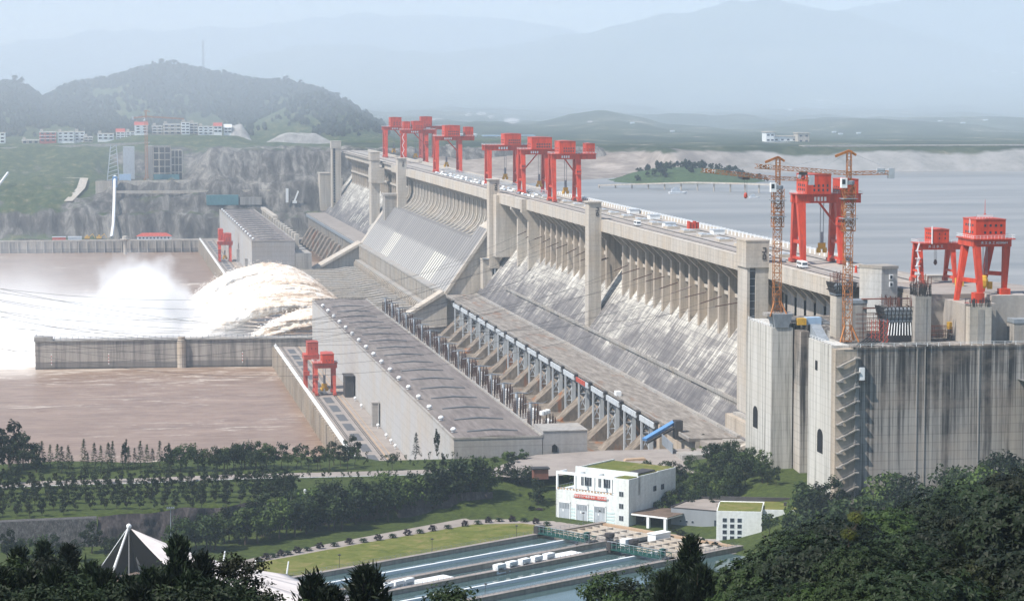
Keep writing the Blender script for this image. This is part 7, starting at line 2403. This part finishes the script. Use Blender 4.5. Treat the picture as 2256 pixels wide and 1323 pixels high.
def far_hit(u, v, names=('mountain', 'foothill', 'far_shore')):
    best = None
    for ob in C.objects:
        if ob.type == 'MESH' and ob.name.split('.')[0] in names:
            if ob.name not in _bvh: _bvh[ob.name] = BVHTree.FromPolygons([v_.co for v_ in ob.data.vertices], [tuple(p_.vertices) for p_ in ob.data.polygons])
            h = _bvh[ob.name].ray_cast(Vector((0, 0, CAMZ)), Vector(ray(u, v)).normalized())
            if h[0] is not None and (best is None or h[3] < best[1]): best = (h[0], h[3])
    return best[0] if best else None


_bvh = {}
sp_ = MB()
for u, v, w, h in ((1032, 252, 14, 12), (1060, 250, 22, 7), (1082, 258, 14, 7), (1128, 266, 34, 12), (955, 262, 50, 4), (1300, 268, 12, 4)):
    rows = []
    for j in range(5):
        row = []
        for i in range(9):
            uu = u - w / 2 + w * i / 8; vv = v + (h / 2 - h * j / 4) * (1 - .6 * abs(i / 4 - 1) ** 2) + rg.uniform(-.6, .6)
            q = far_hit(uu, vv) or AS(uu, vv, 5200)
            row.append(tuple(q + (Vector((0, 0, CAMZ)) - q).normalized() * 6))
        rows.append(row)
    sp_.grid(rows)
o = sp_.build('bare_slope', M['scree'], None, True); tag(o, kind='structure')
for i, (u, v) in enumerate(((1392, 272), (1740, 242), (1836, 292), (1850, 296), (1890, 294), (2070, 268), (2120, 272), (2190, 158), (2234, 162), (1805, 222), (2170, 266), (1480, 290))):
    p = far_hit(u, v)
    if p is None: continue
    k = p.y / 8000
    wl = empty('hillside_house', (p.x, p.y - 6, p.z - 1), 'tiny white house dotted on the hazy slopes beyond the reservoir', 'house', 'white houses on the hazy slopes'); wl.scale = (k, k, k)
    b = MB(); b.box(-7, 7, 0, 10, -8, 5); b.build('wall', M['white'], wl); b = MB(); b.prism([(-1, 5), (5, 7), (11, 5)], -7.6, 7.6, 't'); b.build('roof', M['lgrey'], wl)
# ================================================================ water jets, spray, wires, crest traffic
def m_jet():
    k = NT('falling_water')
    a = k.noise((.055, .26, .26), 1.0, 9, .8, .9); b = k.noise((.012, .07, .07), 1.0, 4, .6); c = k.noise((.3, .5, .5), 1.0, 5, .75)
    m = k.math('ADD', k.math('MULTIPLY', a, .5), k.math('ADD', k.math('MULTIPLY', b, .3), k.math('MULTIPLY', c, .2)))
    x, y, z = k.sep()
    m = k.math('ADD', m, k.maprange(x, 175, 70, -.035, .05))
    col = k.ramp(m, (.38, (.36, .25, .17)), (.45, (.60, .48, .37)), (.50, (.84, .76, .66)), (.55, (.94, .92, .88)))
    k.bump(a, .6, 1.0)
    return k.done(col, .95)


M['jet'] = m_jet()


def jet(mb, s, p0, apex, p1, r0, r1, seed, n=150, m=26, wy=1.9):
    """streaky band of water along a ballistic arc (t,z)"""
    (x0, z0), (xa, za), (x1, z1) = p0, apex, p1
    rows = []
    for i in range(n + 1):
        f = i / n; x = x0 + (x1 - x0) * f
        if x > xa: z = za - (za - z0) * ((x - xa) / (x0 - xa)) ** 2
        else: z = za - (za - z1) * ((x - xa) / (x1 - xa)) ** 2
        r = r0 + (r1 - r0) * f ** .8
        row = []
        for j in range(m + 1):
            a = 2 * math.pi * j / m
            cx, cz = math.cos(a), math.sin(a)
            q = 1 + .36 * fbm(x * .03 + seed, cx * 1.6, cz * 1.6 + seed, 5) + .16 * noise.noise(Vector((x * .25, cx * 3, cz * 3 + seed)))
            row.append((x, s + cx * r * wy * q, max(66, z + cz * r * q)))
        rows.append(row)
    mb.grid(rows)
    return rows


rg = random.Random(31)


def droplets(mb, rows, n, spread):
    N = len(rows)
    for _ in range(n):
        r_ = rows[min(N - 1, int(N * (.12 + .88 * rg.random() ** .6)))]; p = Vector(rg.choice(r_))
        p += Vector((rg.gauss(-.5, 1.2), rg.gauss(0, 1), rg.gauss(.15, .55))) * spread * rg.random()
        s = rg.uniform(.2, .6)
        a = Vector((rg.gauss(-1, .3), rg.gauss(0, .3), rg.gauss(0, .4))).normalized() * s * 1.6; b_ = a.orthogonal().normalized() * s * .5
        mb.add([p - a, p - b_, p + a, p + b_], [(0, 1, 2, 3)])


j1 = MB()
for k, s in enumerate((1838, 1862, 1890, 1918, 1948, 1980, 2014, 2050, 2088)):
    w = rg.uniform(-4, 4)
    rr = jet(j1, s, (191, 90.5), (150 + w, 100.5 + 1.1 * k + rg.uniform(-1, 1)), (70 + w, 68), 3.2, 6.5, k * 3.1)
    droplets(j1, rr, 2600, 4.2)
o = j1.build('water_jet', M['jet'], None, True); tag(o, 'big arching jet of white and tan flood water shooting left from the spillway', 'water jet')
j2 = MB()
for k, s in enumerate((1762, 1784, 1806)):
    rr = jet(j2, s, (190, 92), (158 + k * 2, 94.5 + k * .6), (94 + k * 6, 68), 3.4, 5.5, 40 + k * 3.3)
    droplets(j2, rr, 1500, 3.2)
o = j2.build('water_jet', M['jet'], None, True); tag(o, 'smaller foaming jet of tan water low behind the near power house corner', 'water jet')

# churned foam where the jets land
fo = MB()
rows = []
for j in range(60):
    y = 1735 + j * 7; row = []
    for i in range(80):
        x = -200 + i * 4.4
        e = sm(1732, 1760, y) * sm(2150, 2040, y) * sm(-205, -120, x) * sm(148, 100, x)
        row.append((x, y, 67.5 + e * (2.2 + 3.2 * abs(fbm(x * .06, y * .05, 3))) - .2))
    rows.append(row)
fo.grid(rows); o = fo.build('foam', M['jet'], None, True); tag(o, 'white churned foam where the jets strike the river', 'foam', None, 'stuff')


def mist(name, box, blobs, dens, label):
    x0, x1, y0, y1, z0, z1 = box
    o = MB().box(*box).build(name, None)
    m = bpy.data.materials.new(name + '_air'); m.use_nodes = True; t = m.node_tree
    for n_ in list(t.nodes):
        if n_.type != 'OUTPUT_MATERIAL': t.nodes.remove(n_)
    out = [n_ for n_ in t.nodes if n_.type == 'OUTPUT_MATERIAL'][0]
    pv = t.nodes.new('ShaderNodeVolumePrincipled'); pv.inputs['Color'].default_value = (1, 1, 1, 1); pv.inputs['Anisotropy'].default_value = 0
    g = t.nodes.new('ShaderNodeTexCoord')
    nz = t.nodes.new('ShaderNodeTexNoise'); nz.inputs['Scale'].default_value = .03; nz.inputs['Detail'].default_value = 7; nz.inputs['Roughness'].default_value = .62
    t.links.new(g.outputs['Object'], nz.inputs['Vector'])
    tot = None
    for (c, r, w) in blobs:
        s_ = t.nodes.new('ShaderNodeVectorMath'); s_.operation = 'SUBTRACT'; s_.inputs[1].default_value = c; t.links.new(g.outputs['Object'], s_.inputs[0])
        d_ = t.nodes.new('ShaderNodeVectorMath'); d_.operation = 'DIVIDE'; d_.inputs[1].default_value = r; t.links.new(s_.outputs[0], d_.inputs[0])
        l_ = t.nodes.new('ShaderNodeVectorMath'); l_.operation = 'LENGTH'; t.links.new(d_.outputs[0], l_.inputs[0])
        a_ = t.nodes.new('ShaderNodeMath'); a_.operation = 'MULTIPLY_ADD'; t.links.new(nz.outputs['Fac'], a_.inputs[0]); a_.inputs[1].default_value = -1.5; t.links.new(l_.outputs['Value'], a_.inputs[2])
        mr = t.nodes.new('ShaderNodeMapRange'); mr.inputs[1].default_value = .25; mr.inputs[2].default_value = -.45; mr.inputs[3].default_value = 0; mr.inputs[4].default_value = w * dens; t.links.new(a_.outputs[0], mr.inputs[0])
        if tot is None: tot = mr.outputs[0]
        else:
            ad = t.nodes.new('ShaderNodeMath'); ad.operation = 'ADD'; t.links.new(tot, ad.inputs[0]); t.links.new(mr.outputs[0], ad.inputs[1]); tot = ad.outputs[0]
    t.links.new(tot, pv.inputs['Density']); t.links.new(pv.outputs[0], out.inputs['Volume'])
    o.data.materials.append(m)
    tag(o, label, 'mist', None, 'stuff')


mist('mist', (-420, 140, 1742, 2260, 68.2, 165),
     [((36, 1915, 86), (40, 75, 46), 1.9), ((8, 1895, 74), (70, 110, 30), 1.3), ((-110, 1930, 76), (230, 190, 46), .12), ((84, 1860, 74), (36, 70, 20), 1.3), ((-160, 2000, 90), (240, 240, 72), .025)], .06,
     'white cloud of spray rising where the jets strike the river')
# ---- power lines
VL = [628, 634, 640, 657, 678, 682, 694, 698, 708, 712, 722, 728, 732, 760, 770, 778, 800, 655, 690, 735]
for i, v in enumerate(VL):
    sr = 1128 + (i * 37 % 20) * 30.5
    if 1400 < sr < 1430: sr += 24
    q = Vector((299.4, sr, 160.5 + (i % 3) * .4))
    p = AS(-60, v - 6, 1150 + (i % 4) * 60)
    ln = empty('power_line', tuple(q), 'thin dark power line sagging across the river to the dam ribs', 'power line', 'power lines strung across the river')
    b = MB(); pts = []
    for k in range(41):
        f = k / 40; x = q.lerp(p, f); x.z -= 4 * f * (1 - f) * (19 + (i % 5) * 2.5); pts.append(tuple(x))
    b.path(pts, .085, 3); part(b, 'cable', M['wire'], ln)
    b = MB(); d = (Vector(pts[3]) - q); e = q + d.normalized() * 11
    b.tube(q, e, .28, .28, 6); part(b, 'insulator_string', M['brown'], ln)

# ---- crest traffic and fittings
def vehicle(name, label, cat, p, rz, L, Wd, Ht, mat, kind, group=None):
    o = empty(name, p, label, cat, group, rz)
    b = MB()
    if kind == 'bus':
        b.prism([(-L / 2, .5), (L / 2, .5), (L / 2, Ht * .5), (L / 2 - .35, Ht), (-L / 2, Ht)], -Wd / 2, Wd / 2, 's')
    else:
        b.prism([(-L / 2, .35), (L / 2, .35), (L / 2, Ht * .55), (L * .24, Ht * .6), (L * .08, Ht), (-L * .42, Ht), (-L / 2, Ht * .6)], -Wd / 2, Wd / 2, 's')
    b.build('body', mat, o)
    b = MB()
    if kind == 'bus':
        for k in range(6): a = -L / 2 + .5 + k * (L - 1.4) / 6; b.box(a, a + (L - 1.4) / 6 - .15, -Wd / 2 - .02, Wd / 2 + .02, Ht * .5, Ht * .86)
        b.add([(L / 2 + .02, -Wd / 2 + .1, Ht * .5), (L / 2 + .02, Wd / 2 - .1, Ht * .5), (L / 2 - .3, Wd / 2 - .1, Ht * .92), (L / 2 - .3, -Wd / 2 + .1, Ht * .92)], [(0, 1, 2, 3)])
    else:
        b.prism([(L * .2, Ht * .64), (L * .085, Ht * .94), (-L * .38, Ht * .94), (-L * .44, Ht * .64)], -Wd / 2 - .02, Wd / 2 + .02, 's')
    b.build('window', M['glass'], o)
    w = MB().tube((0, -.12, 0), (0, .12, 0), .36 if kind != 'bus' else .5, None, 10).mesh('wheel', M['dark'])
    r = .36 if kind != 'bus' else .5
    for x in (-L * .3, L * .32):
        for y in (-Wd / 2, Wd / 2): inst('wheel', w, o, (x, y, r))
    return o


PR = -math.pi / 2
pB = AZ(1747, 590, 184.9)
vehicle('minibus', 'white minibus driving along the crest between the two tower cranes', 'bus', (298.6, pB.y, 184.9), PR, 8.2, 2.5, 3.0, M['white'], 'bus')
p = AZ(1704, 567, 184.9); vehicle('van', 'white van on the crest behind the left tower crane mast', 'van', (299.5, 1078, 184.9), PR, 6, 2.3, 2.6, M['white'], 'bus')
vehicle('parked_car', 'grey car on the crest just behind the white minibus', 'car', (299.6, 1052, 184.9), PR, 4.6, 1.9, 1.6, M['steel'], 'car')
vehicle('minibus', 'white minibus on the crest right of the tower in mid dam', 'bus', (298.8, 1345, 184.9), PR, 7.5, 2.4, 2.9, M['white'], 'bus')
cols = ['white', 'white', 'lgrey', 'white', 'steel', 'white']
for i in range(34):
    s = 1700 + i * 15 + rg.uniform(-2, 2)
    if 1774 < s < 1790: continue
    vehicle('parked_car', 'car parked in the long row along the dam crest', 'car', (302.6 + rg.uniform(-.3, .3), s, 184.9), PR + rg.uniform(-.4, .4), 4.5, 1.9, 1.6, M[cols[i % 6]], 'car', 'cars parked along the dam crest')
for i in range(22):
    s = 1700 + i * 24
    vehicle('parked_car', 'car parked in the long row along the dam crest', 'car', (309.5 + rg.uniform(-.3, .3), s, 184.9), PR + rg.uniform(-.4, .4), 4.5, 1.9, 1.6, M[cols[(i + 2) % 6]], 'car', 'cars parked along the dam crest')
# gate hoist slabs on the crest
for i in range(20):
    s = 1090 + i * 38
    o = empty('gate_slab', (312, s, 184.9), 'low pale concrete gate cover on the crest between the crane rails', 'gate cover', 'gate covers along the crest')
    b = MB(); b.box(-3.5, 3.5, -5, 5, 0, 1.1); b.build('slab', M['conc'], o)
    b = MB(); b.box(-2.8, -.4, -4, 4, 1.1, 1.8); b.box(.4, 2.8, -4, 4, 1.1, 1.5); b.build('lid', M['lgrey'], o)
rs = empty('stop_log_rack', AZ(1527, 508, 185), 'red steel stop-log rack standing on the crest near the upstream parapet', 'rack')
p = rs.location
b = MB(); b.box(p.x - 3.2, p.x + 3.2, p.y - 3, p.y + 3, 185, 186.2); part(b, 'base_slab', M['conc'], rs)
b = MB()
for k in range(4): b.box(p.x - 3 + k * 1.6, p.x - 2.0 + k * 1.6, p.y - 2, p.y + 2, 186.2, 190.2 - (k % 2) * .6)
part(b, 'stop_log', M['red'], rs)
for u, v, lab in ((1395, 470, 'white site cabin on the crest right of the mid-dam tower'), (1440, 482, 'white site cabin on the crest, second from the mid-dam tower'), (1580, 516, 'white site cabin on the crest left of the near tower'), (1474, 500, 'white cabin with a flat roof on the crest before the red rack')):
    p = AZ(u, v, 184.9); o = empty('site_cabin', (min(p.x, 326), p.y, 184.9), lab, 'cabin'); b = MB(); b.box(-3, 3, -4, 4, 0, 2.4); b.build('wall', M['white'], o); b = MB(); b.box(-3.3, 3.3, -4.3, 4.3, 2.4, 2.7); b.build('roof', M['lgrey'], o)
tw_ = MB()
for i in range(60):
    s = 1690 + i * 9.2; tw_.bar((318, s, 185), (318, s, 188.6), .25); tw_.bar((312, s, 185), (312, s, 187.5), .25)
    tw_.bar((312, s, 187.4), (318, s, 188.4), .22); tw_.bar((318, s, 188.4), (318, s + 9.2, 188.4), .22); tw_.bar((312, s, 187.4), (312, s + 9.2, 187.4), .2)
o = tw_.build('pipe_rack', M['lgrey']); tag(o, 'long pale steel pipe rack lying along the middle of the crest', 'rack')
o = MB().box(318.4, 319, 1018, 1018.6, 184.9, 187.6).build('sign_post', M['white']); tag(o, 'small white sign post on the crest road near the crane shadow', 'sign')
b = MB(); b.lathe((313, 988, 184.9), [(.8, 0), (.6, .3), (.5, 2.4), (.2, 3)], 8); o = b.build('barrier', M['red']); tag(o, 'red barrier standing on the crest near the right tower crane', 'barrier')
# ================================================================ haze
hz = MB().box(-4500, 11500, -120, 25500, 57, 1350)
hm_ = bpy.data.materials.new('haze_air'); hm_.use_nodes = True
ht = hm_.node_tree
for n_ in list(ht.nodes):
    if n_.type != 'OUTPUT_MATERIAL': ht.nodes.remove(n_)
pv = ht.nodes.new('ShaderNodeVolumePrincipled')
pv.inputs['Color'].default_value = (.70, .85, 1.0, 1)
pv.inputs['Density'].default_value = 0.8e-4
pv.inputs['Anisotropy'].default_value = 0.0
ht.links.new(pv.outputs[0], [n_ for n_ in ht.nodes if n_.type == 'OUTPUT_MATERIAL'][0].inputs['Volume'])
haze = hz.build('haze', hm_)
tag(haze, kind='stuff')


def valley_mist(c, r, dens, label):  # extra haze volumes added so the far hills fade while the foreground stays clear
    b = MB(); b.ball(c, *r, seg=48, ring=28)
    m = bpy.data.materials.new('valley_mist_air'); m.use_nodes = True; t = m.node_tree
    for n_ in list(t.nodes):
        if n_.type != 'OUTPUT_MATERIAL': t.nodes.remove(n_)
    v = t.nodes.new('ShaderNodeVolumePrincipled'); v.inputs['Color'].default_value = (.84, .92, 1, 1); v.inputs['Density'].default_value = dens
    t.links.new(v.outputs[0], [n_ for n_ in t.nodes if n_.type == 'OUTPUT_MATERIAL'][0].inputs['Volume'])
    o = b.build('mist', m, None, True); tag(o, label, 'mist', None, 'stuff')


for k_, q_ in enumerate((1.3, .95, .6)):
    valley_mist((-120, 3100 + 6 * k_, 70 + 325 * q_), (760 * q_, 800 * q_, 245 * q_ ** .7), 1.3e-4, 'added pale haze fading the far bank and its hill')
    valley_mist((1350, 4150 + 5 * k_, 70 + 230 * q_), (1750 * q_, 1500 * q_, 185 * q_ ** .7), 1.4e-4, 'added pale haze low over the reservoir and its far shore')
    valley_mist((2100, 5700 + 9 * k_, 70 + 380 * q_), (4200 * q_, 2500 * q_, 310 * q_ ** .7), .30e-4, 'added pale haze over the valley beyond the reservoir')
